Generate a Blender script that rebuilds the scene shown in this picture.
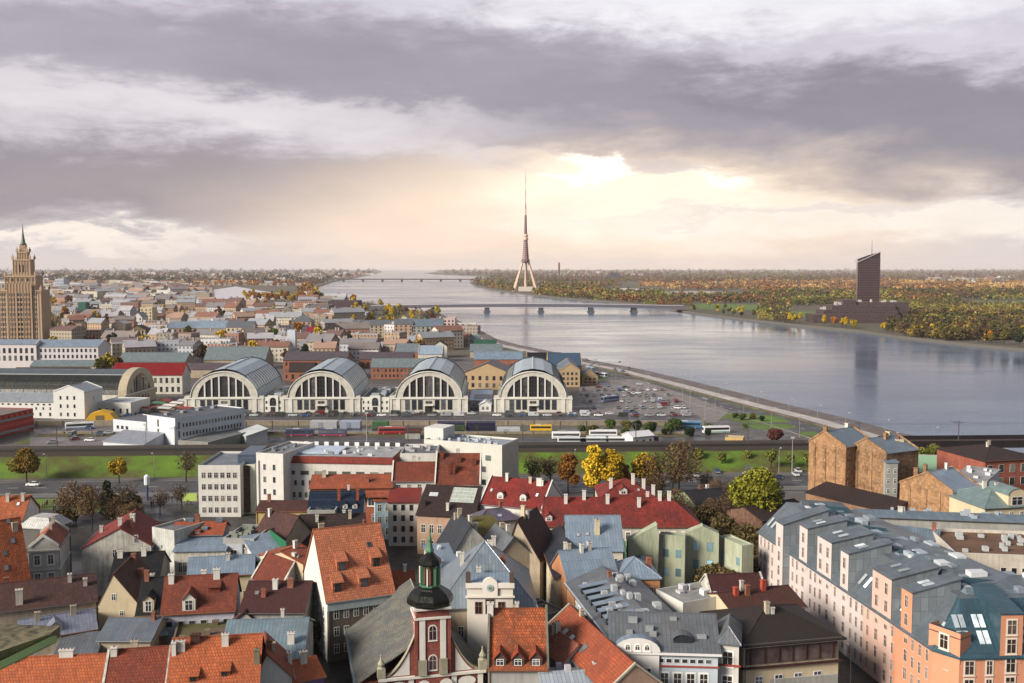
import bpy, bmesh, math, random
import numpy as np
from mathutils import Vector, Matrix
R = math.radians
random.seed(7)
for o in list(bpy.data.objects): bpy.data.objects.remove(o)
scene = bpy.context.scene
col = scene.collection

# ---------------------------------------------------------------- camera
CAM_H = 72.0
PITCH = math.atan(73.5/995.6)
FPX = 995.6
cam_data = bpy.data.cameras.new('camera'); cam_data.lens = 35; cam_data.sensor_width = 36
cam_data.clip_start = 0.5; cam_data.clip_end = 120000
cam = bpy.data.objects.new('camera', cam_data); col.objects.link(cam)
cam.location = (0, 0, CAM_H); cam.rotation_euler = (R(90)-PITCH, 0, 0)
scene.camera = cam
scene.view_settings.view_transform = 'Standard'
scene.view_settings.look = 'None'
scene.view_settings.exposure = 1.2
scene.view_settings.gamma = 1.0
scene.view_settings.use_curve_mapping = False
scene.cycles.max_bounces = 5
scene.cycles.diffuse_bounces = 1
scene.cycles.glossy_bounces = 3
scene.cycles.transparent_max_bounces = 6
scene.cycles.volume_bounces = 0
scene.cycles.use_denoising = True
scene.cycles.sample_clamp_indirect = 6

# ---------------------------------------------------------------- node helper
class NT:
    def __init__(s, tree):
        s.t = tree; s.n = tree.nodes; s.l = tree.links
    def node(s, typ, **kw):
        n = s.n.new(typ)
        for k, v in kw.items():
            if k == 'inp':
                for a, b in v.items():
                    if hasattr(b, 'bl_idname') or isinstance(b, bpy.types.NodeSocket): s.l.new(b, n.inputs[a])
                    else: n.inputs[a].default_value = b
            else: setattr(n, k, v)
        return n
    def m(s, op, a, b=None, c=None, clamp=False):
        n = s.n.new('ShaderNodeMath'); n.operation = op; n.use_clamp = clamp
        for i, v in enumerate((a, b, c)):
            if v is None: continue
            if isinstance(v, bpy.types.NodeSocket): s.l.new(v, n.inputs[i])
            else: n.inputs[i].default_value = v
        return n.outputs[0]
    def mix(s, f, a, b, blend='MIX'):
        n = s.n.new('ShaderNodeMix'); n.data_type = 'RGBA'; n.blend_type = blend
        for i, v in ((0, f), (6, a), (7, b)):
            if isinstance(v, bpy.types.NodeSocket): s.l.new(v, n.inputs[i])
            else:
                if i: v = tuple(v)+(1,) if len(v) == 3 else v
                n.inputs[i].default_value = v
        return n.outputs[2]
    def ramp(s, f, stops, interp='LINEAR'):
        n = s.n.new('ShaderNodeValToRGB'); e = n.color_ramp.elements; n.color_ramp.interpolation = interp
        while len(e) < len(stops): e.new(0.5)
        for i, (p, c) in enumerate(stops):
            e[i].position = p
            e[i].color = (c, c, c, 1) if isinstance(c, (int, float)) else tuple(c)+(1,)
        s.l.new(f, n.inputs[0]); return n.outputs[0]
    def noise(s, vec, scale, detail=4, rough=.5, dist=0):
        n = s.n.new('ShaderNodeTexNoise'); n.inputs['Scale'].default_value = scale
        n.inputs['Detail'].default_value = detail; n.inputs['Roughness'].default_value = rough
        n.inputs['Distortion'].default_value = dist
        if vec is not None: s.l.new(vec, n.inputs['Vector'])
        return n.outputs[0]
    def mapping(s, vec, scale=(1,1,1), loc=(0,0,0), rot=(0,0,0)):
        n = s.n.new('ShaderNodeMapping'); n.inputs['Scale'].default_value = scale
        n.inputs['Location'].default_value = loc; n.inputs['Rotation'].default_value = rot
        s.l.new(vec, n.inputs['Vector']); return n.outputs[0]

# ---------------------------------------------------------------- sky: daylight sky under broken cloud
SUN_EL, SUN_AZ = 27.0, -122.0      # soft light through the cloud deck, from behind and to the left
def make_world():
    w = bpy.data.worlds.new('World'); scene.world = w; w.use_nodes = True
    q = NT(w.node_tree); q.n.clear()
    out = q.node('ShaderNodeOutputWorld'); bg = q.node('ShaderNodeBackground')
    sky = q.node('ShaderNodeTexSky'); sky.sky_type = 'NISHITA'; sky.sun_disc = False
    sky.sun_elevation = R(SUN_EL); sky.sun_rotation = R(SUN_AZ)
    sky.air_density = 1.0; sky.dust_density = 2.0
    tc = q.node('ShaderNodeTexCoord')
    sep = q.node('ShaderNodeSeparateXYZ', inp={0: tc.outputs['Generated']})
    X, Y, Z = sep.outputs
    az = q.m('ARCTAN2', X, Y)                        # 0 = towards the tower, + right
    rad = q.m('SQRT', q.m('ADD', q.m('MULTIPLY', X, X), q.m('MULTIPLY', Y, Y)))
    el = q.m('ARCTAN2', Z, rad)
    # cloud coordinates: stretched with height like a deck seen at a low angle
    comb = q.node('ShaderNodeCombineXYZ', inp={0: q.m('MULTIPLY', az, 3.0), 1: q.m('MULTIPLY', el, 9.0), 2: 0.0}).outputs[0]
    n1 = q.noise(comb, 2.2, 7, .6, .25)
    n2 = q.noise(q.mapping(comb, (1, 1.2, 1), (5.2, 1.3, 2)), 4.6, 8, .66, .3)
    n3 = q.noise(q.mapping(comb, (1, .8, 1), (9.2, 7.3, 2)), 0.9, 4, .5, .2)
    wa = q.m('ADD', az, q.m('MULTIPLY', q.m('SUBTRACT', n1, .5), .24))
    we = q.m('ADD', el, q.m('MULTIPLY', q.m('SUBTRACT', n1, .5), .075))
    we2 = q.m('ADD', we, q.m('MULTIPLY', q.m('SUBTRACT', n2, .5), .055))
    def blob(a0, e0, ra, re, slope=0.0, p=1.0, soft=1.0):   # soft ellipse in azimuth / elevation
        da = q.m('DIVIDE', q.m('SUBTRACT', wa, a0), ra)
        e_ = q.m('SUBTRACT', q.m('SUBTRACT', we2, e0), q.m('MULTIPLY', q.m('SUBTRACT', wa, a0), slope))
        de = q.m('DIVIDE', e_, re)
        d = q.m('ADD', q.m('MULTIPLY', da, da), q.m('MULTIPLY', de, de))
        v = q.m('DIVIDE', q.m('SUBTRACT', 1.0+soft*.5, q.m('SQRT', d)), soft, clamp=True)
        s_ = q.m('MULTIPLY', q.m('MULTIPLY', v, v), q.m('SUBTRACT', 3.0, q.m('MULTIPLY', v, 2.0)))
        return q.m('MULTIPLY', s_, p)
    def px(x, y): return (math.atan((x-512)/FPX), math.atan((268-y)/FPX))
    # base: pale cloud, a little lavender, warmer near the horizon
    grad = q.ramp(q.m('MULTIPLY', el, 1.0), [(0.0, (.60,.56,.58)), (.05, (.74,.69,.70)), (.14, (.64,.59,.64)), (.27, (.60,.56,.62)), (.6, (.55,.56,.62))])
    c = grad
    def over(c, mask, colr): return q.mix(mask, c, colr)
    D1 = (.235,.205,.25); D2 = (.325,.29,.335)
    # bright patches high up
    a, e = px(760, 8); c = over(c, blob(a, e, .28, .035, 0, .75, 1), (.93,.91,.93))
    a, e = px(60, 20); c = over(c, blob(a, e, .30, .03, 0, .4, 1.2), (.62,.59,.64))
    # large dark bank sloping down to the right
    a, e = px(150, 62); c = over(c, blob(a, e, .45, .034, 0.00, .75, 1.1), D2)
    a, e = px(520, 90); c = over(c, blob(a, e, .34, .045, -.10, .9, 1.0), D2)
    a, e = px(860, 146); c = over(c, blob(a, e, .36, .056, -.06, .96, .7), D1)
    a, e = px(620, 128); c = over(c, blob(a, e, .20, .034, -.12, .75, .7), D2)
    a, e = px(640, 165); c = over(c, blob(a, e, .05, .014, 0, .45, .6), D2)
    # lower grey bank on the left
    a, e = px(60, 190); c = over(c, blob(a, e, .42, .038, .0, .9, .9), D1)
    a, e = px(290, 192); c = over(c, blob(a, e, .22, .034, -.02, .75, 1.1), (.36,.30,.32))
    # white gap on the left between the banks
    a, e = px(180, 116); c = over(c, blob(a, e, .30, .017, -.03, .75, 1.3), (.80,.74,.76))
    # warm glow around the hidden sun and along the horizon
    a, e = px(600, 222); c = over(c, blob(a, e, .30, .066, 0, .96, 1.1), (1.02,.80,.60))
    a, e = px(640, 215); c = over(c, blob(a, e, .16, .035, 0, .8, 1.2), (1.12,.98,.80))
    a, e = px(600, 190); c = over(c, blob(a, e, .10, .024, 0, .85, 1.2), (1.15,.98,.77))
    a, e = px(583, 170); c = over(c, blob(a, e, .028, .012, 0, 1.0, 1.1), (1.5,1.4,1.22))
    a, e = px(705, 187); c = over(c, blob(a, e, .035, .008, -.15, .95, 1.1), (1.4,1.26,1.0))
    a, e = px(655, 172); c = over(c, blob(a, e, .04, .010, -.1, .55, 1.0), (.50,.43,.46))
    a, e = px(880, 226); c = over(c, blob(a, e, .30, .015, 0, .85, 1.0), (1.0,.90,.80))
    a, e = px(900, 212); c = over(c, blob(a, e, .24, .004, .03, .4, 1.2), (.62,.55,.58))
    a, e = px(30, 240); c = over(c, blob(a, e, .17, .007, 0, .9, 1.2), (1.05,.93,.82))
    a, e = px(440, 235); c = over(c, blob(a, e, .10, .03, 0, .4, 1.2), (.92,.68,.56))
    # fine cloud texture
    tex = q.m('ADD', .72, q.m('MULTIPLY', q.m('ADD', q.m('MULTIPLY', n2, .6), q.m('MULTIPLY', n3, .4)), .56))
    comb2 = q.node('ShaderNodeCombineXYZ', inp={0: tex, 1: tex, 2: tex}).outputs[0]
    c = q.mix(1.0, c, comb2, 'MULTIPLY')
    # unseen sky behind and overhead is set dimmer to deepen the shadows
    back = q.m('MULTIPLY', q.m('SUBTRACT', q.m('ABSOLUTE', az), 1.0, clamp=True), 1.0, clamp=True)
    high = q.m('MULTIPLY', q.m('SUBTRACT', el, .35, clamp=True), 2.5, clamp=True)
    c = q.mix(q.m('MAXIMUM', back, high), c, (.28,.30,.36))
    # cloud covers most of the clear sky; a little of it comes through
    skys = q.node('ShaderNodeVectorMath', operation='SCALE', inp={0: sky.outputs[0]}); skys.inputs[3].default_value = 0.9
    cl = q.node('ShaderNodeVectorMath', operation='SCALE', inp={0: c}); cl.inputs[3].default_value = 4.75
    tot = q.mix(.94, skys.outputs[0], cl.outputs[0])
    q.l.new(tot, bg.inputs['Color']); bg.inputs['Strength'].default_value = 0.1
    q.l.new(bg.outputs[0], out.inputs[0])
make_world()
sl = bpy.data.lights.new('sun', 'SUN'); sl.energy = 3.5; sl.angle = R(22); sl.color = (1.0, .90, .78)
so = bpy.data.objects.new('sun', sl); col.objects.link(so)
_sd = Vector((math.sin(R(SUN_AZ))*math.cos(R(SUN_EL)), math.cos(R(SUN_AZ))*math.cos(R(SUN_EL)), math.sin(R(SUN_EL))))
so.rotation_euler = _sd.to_track_quat('Z', 'Y').to_euler(); so.location = (0, 0, 400)

# ---------------------------------------------------------------- photo geometry helpers
cp, sp = math.cos(PITCH), math.sin(PITCH)
def ray(px, py):
    dx = (px-512)/FPX; dy = -(py-341.5)/FPX
    return Vector((dx, cp+dy*sp, -sp+dy*cp))
def P(px, py, z=0.0):
    d = ray(px, py); t = (z-CAM_H)/d.z
    return Vector((d.x*t, d.y*t, z))
def PY(px, py, Y):
    d = ray(px, py); t = Y/d.y
    return Vector((d.x*t, Y, CAM_H+d.z*t))

# ---------------------------------------------------------------- materials
M = {}
def mat(name, fn):
    if name in M: return M[name]
    m = bpy.data.materials.new(name); m.use_nodes = True
    q = NT(m.node_tree); q.n.clear()
    out = q.node('ShaderNodeOutputMaterial'); b = q.node('ShaderNodeBsdfPrincipled')
    q.l.new(b.outputs[0], out.inputs[0])
    tc = q.node('ShaderNodeTexCoord')
    fn(q, b, tc); M[name] = m; return m
def setc(q, b, c):
    if isinstance(c, bpy.types.NodeSocket): q.l.new(c, b.inputs['Base Color'])
    else: b.inputs['Base Color'].default_value = tuple(c)+(1,)
def bump(q, b, h, strength=.4, dist=.1):
    n = q.node('ShaderNodeBump'); n.inputs['Strength'].default_value = strength; n.inputs['Distance'].default_value = dist
    q.l.new(h, n.inputs['Height']); q.l.new(n.outputs[0], b.inputs['Normal'])
def dk(c, f): return tuple(max(0, x*f) for x in c)
def G(c, g=1.5): return tuple(min(.82, 1.03*max(0,x)**g) for x in c)      # deeper, richer paint values
def key(p, c): return p+'_'+'_'.join('%02d' % int(x*99) for x in c)

def plaster(c, dirt=.35, rough=.9):
    c = G(c)
    def f(q, b, tc):
        v = tc.outputs['Object']
        n = q.noise(v, .35, 5, .6); s = q.noise(q.mapping(v, (1.8, 1.8, .16)), 1.0, 5, .7)
        k = q.ramp(q.m('ADD', q.m('MULTIPLY', n, .5), q.m('MULTIPLY', s, .5)), [(.38, 1.0), (.58, 0.0)])
        cc = q.mix(q.m('MULTIPLY', k, dirt*1.15, clamp=True), c, (c[0]*.45, c[1]*.47, c[2]*.42))
        f2 = q.noise(v, 6, 3); cc = q.mix(q.m('MULTIPLY', f2, .18), cc, dk(c, .75))
        setc(q, b, cc); b.inputs['Roughness'].default_value = rough
    return mat(key('plaster', c)+('_%d' % int(dirt*100)), f)
def flat(c, rough=.7, metal=0.0, spec=.5):
    c = G(c)
    def f(q, b, tc):
        n = q.noise(tc.outputs['Object'], 1.3, 4)
        setc(q, b, q.mix(n, dk(c, .82), dk(c, 1.16))); b.inputs['Roughness'].default_value = rough; b.inputs['Metallic'].default_value = metal
    return mat(key('plain', c)+'_%d_%d' % (int(rough*100), int(metal*100)), f)
def tiles(c, wear=.5):
    c = G(c)
    def f(q, b, tc):
        uv = tc.outputs['UV']
        br = q.node('ShaderNodeTexBrick', inp={'Vector': uv, 'Scale': 1.0, 'Mortar Size': .07, 'Brick Width': .42, 'Row Height': .52, 'Mortar Smooth': .5, 'Bias': 0.0})
        br.inputs['Color1'].default_value = dk(c, .72)+(1,); br.inputs['Color2'].default_value = dk(c, 1.22)+(1,)
        br.inputs['Mortar'].default_value = dk(c, .34)+(1,)
        ob = tc.outputs['Object']
        n = q.noise(ob, .22, 6, .65); k = q.ramp(n, [(.42, 0.0), (.62, 1.0)])
        cc = q.mix(q.m('MULTIPLY', k, wear*1.3), br.outputs[0], (c[0]*.36, c[1]*.42, c[2]*.6))
        n2 = q.noise(q.mapping(uv, (1.4, .16, 1)), 1.0, 5, .65); k2 = q.ramp(n2, [(.50, 0.0), (.70, 1.0)])
        cc = q.mix(q.m('MULTIPLY', k2, wear), cc, (c[0]*.28, c[1]*.3, c[2]*.4))
        n4 = q.noise(ob, .5, 5, .75); cc = q.mix(q.m('MULTIPLY', q.ramp(n4, [(.50, 0.0), (.60, 1.0)]), wear*.8), cc, (c[0]*.30, c[1]*.38, c[2]*.5))
        n3 = q.noise(ob, 1.7, 4, .7); k3 = q.ramp(n3, [(.56, 0.0), (.70, 1.0)])
        cc = q.mix(q.m('MULTIPLY', k3, wear*.55), cc, (min(1,c[0]*1.25+.04), c[1]*1.5+.04, c[2]*1.7+.04))
        oi = q.node('ShaderNodeObjectInfo').outputs['Random']
        cc = q.mix(q.m('MULTIPLY', oi, .45), cc, (c[0]*.62, c[1]*.5, c[2]*.55))
        setc(q, b, cc); b.inputs['Roughness'].default_value = .82
        bump(q, b, q.m('SUBTRACT', q.m('MULTIPLY', q.noise(ob, .9, 4, .6), 4.0), q.m('MULTIPLY', br.outputs[1], .8)), .55, .09)
    return mat(key('tile', c)+'_%d' % int(wear*100), f)
def seam(c, rough=.42, wear=.5, pitch=.62, metal=.35):
    c = G(c)
    def f(q, b, tc):
        uv = tc.outputs['UV']; ob = tc.outputs['Object']
        br = q.node('ShaderNodeTexBrick', inp={'Vector': uv, 'Scale': 1.0, 'Mortar Size': .045, 'Brick Width': pitch, 'Row Height': 2.3, 'Mortar Smooth': .25})
        br.offset = .0
        br.inputs['Color1'].default_value = dk(c, .86)+(1,); br.inputs['Color2'].default_value = dk(c, 1.12)+(1,)
        br.inputs['Mortar'].default_value = dk(c, .52)+(1,)
        n = q.noise(ob, .28, 6, .65); k = q.ramp(n, [(.40, 0.0), (.62, 1.0)])
        cc = q.mix(q.m('MULTIPLY', k, wear), br.outputs[0], dk(c, .6))
        n2 = q.noise(q.mapping(uv, (1.1, .14, 1)), 1.0, 5, .7); k2 = q.ramp(n2, [(.52, 0.0), (.68, 1.0)])
        cc = q.mix(q.m('MULTIPLY', k2, wear*.8), cc, (c[0]*.7+.05, c[1]*.55+.02, c[2]*.45))
        setc(q, b, cc); b.inputs['Roughness'].default_value = rough; b.inputs['Metallic'].default_value = metal
        bump(q, b, q.m('ADD', q.m('MULTIPLY', q.noise(ob, .8, 3, .6), 2.6), br.outputs[1]), .45, .08)
    return mat(key('seam', c)+'_%d_%d' % (int(wear*100), int(pitch*100)), f)
def bricks(c, dirt=.4):
    c = G(c)
    def f(q, b, tc):
        uv = tc.outputs['UV']; ob = tc.outputs['Object']
        br = q.node('ShaderNodeTexBrick', inp={'Vector': uv, 'Scale': 1.0, 'Mortar Size': .012, 'Brick Width': .26, 'Row Height': .085})
        br.inputs['Color1'].default_value = dk(c, .75)+(1,); br.inputs['Color2'].default_value = dk(c, 1.2)+(1,)
        br.inputs['Mortar'].default_value = (c[0]*.8+.08, c[1]*.8+.08, c[2]*.8+.07, 1)
        n = q.noise(ob, .3, 6, .65); k = q.ramp(n, [(.36, 1.0), (.62, 0.0)])
        cc = q.mix(q.m('MULTIPLY', k, dirt), br.outputs[0], dk(c, .4))
        n = q.noise(ob, 1.2, 4, .6); k = q.ramp(n, [(.5, .0), (.68, 1.0)])
        cc = q.mix(q.m('MULTIPLY', k, dirt*.8), cc, (c[0]*1.1+.1, c[1]*1.1+.09, c[2]*1.1+.07))
        setc(q, b, cc); b.inputs['Roughness'].default_value = .92
    return mat(key('brick', c)+'_%d' % int(dirt*100), f)
def flatroof(c=(.16,.17,.19)):
    c = G(c, 1.3)
    def f(q, b, tc):
        ob = tc.outputs['Object']
        n = q.noise(ob, .25, 6, .65); cc = q.ramp(n, [(.3, dk(c, .6)), (.5, c), (.7, dk(c, 1.5))])
        n2 = q.noise(ob, 3, 4, .7); cc = q.mix(q.m('MULTIPLY', n2, .5), cc, dk(c, .6))
        setc(q, b, cc); b.inputs['Roughness'].default_value = .85
    return mat(key('roofing', c), f)
def glassm(c=(.03,.035,.045), rough=.12):
    def f(q, b, tc):
        n = q.noise(tc.outputs['Object'], .6, 2); g = q.node('ShaderNodeObjectInfo')
        v = q.m('ADD', q.m('MULTIPLY', n, .4), q.m('MULTIPLY', g.outputs['Random'], .6))
        cc = q.ramp(v, [(.3, dk(c, .5)), (.62, c), (.80, (c[0]*2+.05, c[1]*2+.045, c[2]*2+.03)), (.97, (c[0]+.32, c[1]+.29, c[2]+.24))])
        setc(q, b, cc); b.inputs['Roughness'].default_value = rough; b.inputs['Specular IOR Level'].default_value = .7
    return mat(key('glass', c), f)
GLASS = glassm()
def farwall(c):                       # plaster with rows of dark openings, for houses only a few pixels high
    c = G(c)
    def f(q, b, tc):
        uv = tc.outputs['UV']
        sx = q.node('ShaderNodeSeparateXYZ', inp={0: uv})
        fu = q.m('FRACT', q.m('DIVIDE', sx.outputs[0], 3.1)); fv = q.m('FRACT', q.m('DIVIDE', sx.outputs[1], 3.4))
        mu = q.m('MULTIPLY', q.m('GREATER_THAN', fu, .32), q.m('LESS_THAN', fu, .72))
        mv = q.m('MULTIPLY', q.m('GREATER_THAN', fv, .28), q.m('LESS_THAN', fv, .76))
        n = q.noise(tc.outputs['Object'], .2, 4); base = q.mix(n, dk(c, .75), dk(c, 1.15))
        cc = q.mix(q.m('MULTIPLY', q.m('MULTIPLY', mu, mv), .9), base, (.05,.05,.06)); setc(q, b, cc); b.inputs['Roughness'].default_value = .85
    return mat(key('farwall', c), f)

# ---------------------------------------------------------------- mesh builder
class MB:
    def __init__(s): s.v = []; s.f = []; s.uv = []; s.mi = []; s.mats = []
    def mid(s, m):
        if m not in s.mats: s.mats.append(m)
        return s.mats.index(m)
    def poly(s, pts, m, uvs=None):
        pts = [Vector(p) for p in pts]; i0 = len(s.v)
        s.v += [tuple(p) for p in pts]; s.f.append(tuple(range(i0, i0+len(pts)))); s.mi.append(s.mid(m))
        if uvs is None:
            n = Vector((0, 0, 0))
            for k in range(len(pts)):
                a, b = pts[k], pts[(k+1) % len(pts)]
                n += Vector(((a.y-b.y)*(a.z+b.z), (a.z-b.z)*(a.x+b.x), (a.x-b.x)*(a.y+b.y)))
            if n.length < 1e-9: n = Vector((0, 0, 1))
            n.normalize()
            if abs(n.z) > .999: u, w = Vector((1, 0, 0)), Vector((0, 1, 0))
            else:
                u = Vector((0, 0, 1)).cross(n).normalized(); w = n.cross(u)
            uvs = [(p.dot(u), p.dot(w)) for p in pts]
        s.uv += uvs
    def box(s, x0, y0, z0, x1, y1, z1, m, top=None, bottom=False):
        p = [(x0,y0,z0),(x1,y0,z0),(x1,y1,z0),(x0,y1,z0),(x0,y0,z1),(x1,y0,z1),(x1,y1,z1),(x0,y1,z1)]
        for q in ((0,1,5,4),(1,2,6,5),(2,3,7,6),(3,0,4,7)): s.poly([p[i] for i in q], m)
        s.poly([p[i] for i in (4,5,6,7)], top or m)
        if bottom: s.poly([p[i] for i in (3,2,1,0)], m)
    def prism(s, outline, z0, z1, m, top=None, bottom=False):   # outline: list of (x,y) ccw
        n = len(outline)
        for i in range(n):
            a, b = outline[i], outline[(i+1) % n]
            s.poly([(a[0],a[1],z0),(b[0],b[1],z0),(b[0],b[1],z1),(a[0],a[1],z1)], m)
        s.poly([(a[0],a[1],z1) for a in outline], top or m)
        if bottom: s.poly([(a[0],a[1],z0) for a in outline][::-1], m)
    def tube(s, p0, p1, r0, r1, m, n=8, caps=True):
        p0, p1 = Vector(p0), Vector(p1); d = (p1-p0).normalized()
        u = d.orthogonal().normalized(); w = d.cross(u)
        c0 = [p0+(u*math.cos(2*math.pi*k/n)+w*math.sin(2*math.pi*k/n))*r0 for k in range(n)]
        c1 = [p1+(u*math.cos(2*math.pi*k/n)+w*math.sin(2*math.pi*k/n))*r1 for k in range(n)]
        for k in range(n): s.poly([c0[k], c0[(k+1)%n], c1[(k+1)%n], c1[k]], m)
        if caps: s.poly(c1, m); s.poly(c0[::-1], m)
    def lathe(s, prof, m, n=16, cx=0, cy=0, cap=True):
        for (r0, z0), (r1, z1) in zip(prof, prof[1:]):
            for k in range(n):
                a, b = 2*math.pi*k/n, 2*math.pi*(k+1)/n
                q = [(cx+r0*math.cos(a), cy+r0*math.sin(a), z0), (cx+r0*math.cos(b), cy+r0*math.sin(b), z0),
                     (cx+r1*math.cos(b), cy+r1*math.sin(b), z1), (cx+r1*math.cos(a), cy+r1*math.sin(a), z1)]
                if r1 < 1e-4: q = q[:3]
                if r0 < 1e-4: q = [q[0], q[2], q[3]]
                s.poly(q, m)
        if cap and prof[-1][0] > 1e-3: s.poly([(cx+prof[-1][0]*math.cos(2*math.pi*k/n), cy+prof[-1][0]*math.sin(2*math.pi*k/n), prof[-1][1]) for k in range(n)], m)
    def slab(s, pts, th, m, under=None):      # a sloping sheet with real thickness, pts ccw from above
        pts = [Vector(p) for p in pts]; lo = [p-Vector((0, 0, th)) for p in pts]; n = len(pts)
        s.poly(pts, m); u = under or m
        for i in range(n): s.poly([lo[i], lo[(i+1)%n], pts[(i+1)%n], pts[i]], u)
        s.poly(lo[::-1], u)
    def mesh(s, name):
        me = bpy.data.meshes.new(name); me.from_pydata(s.v, [], s.f)
        for m in s.mats: me.materials.append(m)
        me.polygons.foreach_set('material_index', s.mi)
        ul = me.uv_layers.new(name='UVMap'); ul.data.foreach_set('uv', np.array(s.uv, dtype=np.float32).ravel())
        me.update(); return me
    def build(s, name, parent=None, loc=(0,0,0), rz=0):
        return link(name, s.mesh(name), parent, loc, rz)
def link(name, me, parent=None, loc=(0,0,0), rz=0):
    o = bpy.data.objects.new(name, me); col.objects.link(o); o.location = loc; o.rotation_euler = (0, 0, rz)
    if parent is not None: o.parent = parent
    return o
def tag(o, label=None, cat=None, group=None, kind=None):
    if label: o['label'] = label
    if cat: o['category'] = cat
    if group: o['group'] = group
    if kind: o['kind'] = kind
    return o
def empty(name, label, cat, loc, rz=0, group=None):
    o = bpy.data.objects.new(name, None); col.objects.link(o); o.location = loc; o.rotation_euler = (0, 0, rz)
    o.empty_display_size = .5
    return tag(o, label, cat, group)
KIDS = {}
def copy_tree(o, loc, rz=0, label=None, group=None, scale=None):
    r = o.copy(); col.objects.link(r); r.location = loc; r.rotation_euler = (0, 0, rz)
    if scale: r.scale = scale if hasattr(scale, '__len__') else (scale,)*3
    if label: r['label'] = label
    if group: r['group'] = group
    if o.name not in KIDS: KIDS[o.name] = [(c, list(c.children)) for c in o.children]
    for ch, sub in KIDS[o.name]:
        c = ch.copy(); col.objects.link(c); c.parent = r
        for g in sub:
            d = g.copy(); col.objects.link(d); d.parent = c
    return r

# ---------------------------------------------------------------- unique labels for repeats
PENDING = []
def pend(o, desc, where, group):     # label finished later so that each one is singled out
    o['group'] = group; PENDING.append((o, desc, where)); return o
ORD = ['first','second','third','fourth','fifth','sixth','seventh','eighth','ninth','tenth','eleventh','twelfth','thirteenth','fourteenth','fifteenth','sixteenth','seventeenth','eighteenth','nineteenth','twentieth']
def ordw(i):
    if i < 20: return ORD[i]
    t, u = divmod(i+1, 10); tn = {2:'twenty',3:'thirty',4:'forty',5:'fifty',6:'sixty',7:'seventy',8:'eighty',9:'ninety'}.get(t, 'hundred')
    if u == 0: return {'twenty':'twentieth','thirty':'thirtieth','forty':'fortieth','fifty':'fiftieth'}.get(tn, tn+'th')
    return tn+'-'+ORD[u-1]
def finish_labels():
    g = {}
    for o, d, w in PENDING: g.setdefault((d, w), []).append(o)
    for (d, w), os_ in g.items():
        os_.sort(key=lambda o: o.location.x/max(1, o.location.y))
        n = len(os_)
        for i, o in enumerate(os_):
            if n == 1: s = '%s %s' % (d, w)
            elif i == 0: s = 'leftmost %s %s' % (d, w)
            elif i == n-1: s = 'rightmost %s %s' % (d, w)
            else: s = '%s from the left, %s %s' % (ordw(i), d, w)
            ws = s.split()
            o['label'] = ' '.join(ws[:16])
# ---------------------------------------------------------------- windows
WHITE = (.74,.73,.70)
_wc = {}
def window_mesh(w, h, style='p', fc=WHITE, arch=False, gl=None):
    k = (round(w,2), round(h,2), style, fc, arch, gl)
    if k in _wc: return _wc[k]
    b = MB(); fm = flat(fc, .6); g = gl and glassm(gl) or GLASS
    x = w/2; fr = .09 if style != 'd' else .05
    def outline(x, h):
        if not arch: return [(-x, 0), (x, 0), (x, h), (-x, h)]
        r = x; zc = h-r; pts = [(-x, 0), (x, 0)]
        pts += [(r*math.cos(a), zc+r*math.sin(a)) for a in [math.pi*i/8 for i in range(9)]]
        return pts
    def ring(o, i, y, yb, m):
        n = len(o)
        for k in range(n):
            a, c = o[k], o[(k+1)%n]; d, e = i[k], i[(k+1)%n]
            b.poly([(a[0],y,a[1]),(c[0],y,c[1]),(e[0],y,e[1]),(d[0],y,d[1])], m)
            b.poly([(c[0],y,c[1]),(a[0],y,a[1]),(a[0],yb,a[1]),(c[0],yb,c[1])], m)
    o = outline(x, h); i = [(p[0]*(1-fr/x), fr+(p[1])*(1-2*fr/h)) for p in o]
    ring(o, i, -.06, 0, fm)
    b.poly([(p[0], -.02, p[1]) for p in i], g)
    if style in 'ps':
        b.box(-.035, -.05, fr, .035, -.021, h-fr, fm); b.box(-x+fr, -.05, h*.62, x-fr, -.021, h*.62+.06, fm)
    if style == 's':
        o2 = [(p[0]*(1+.16/x), -.14+p[1]*(1+.32/h)) for p in o]
        ring(o2, o, -.04, 0, flat(dk(fc, 1.05), .8)); b.box(-x-.22, -.16, -.24, x+.22, 0, -.142, fm, bottom=True)
    me = b.mesh('window'); _wc[k] = me; return me

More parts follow.
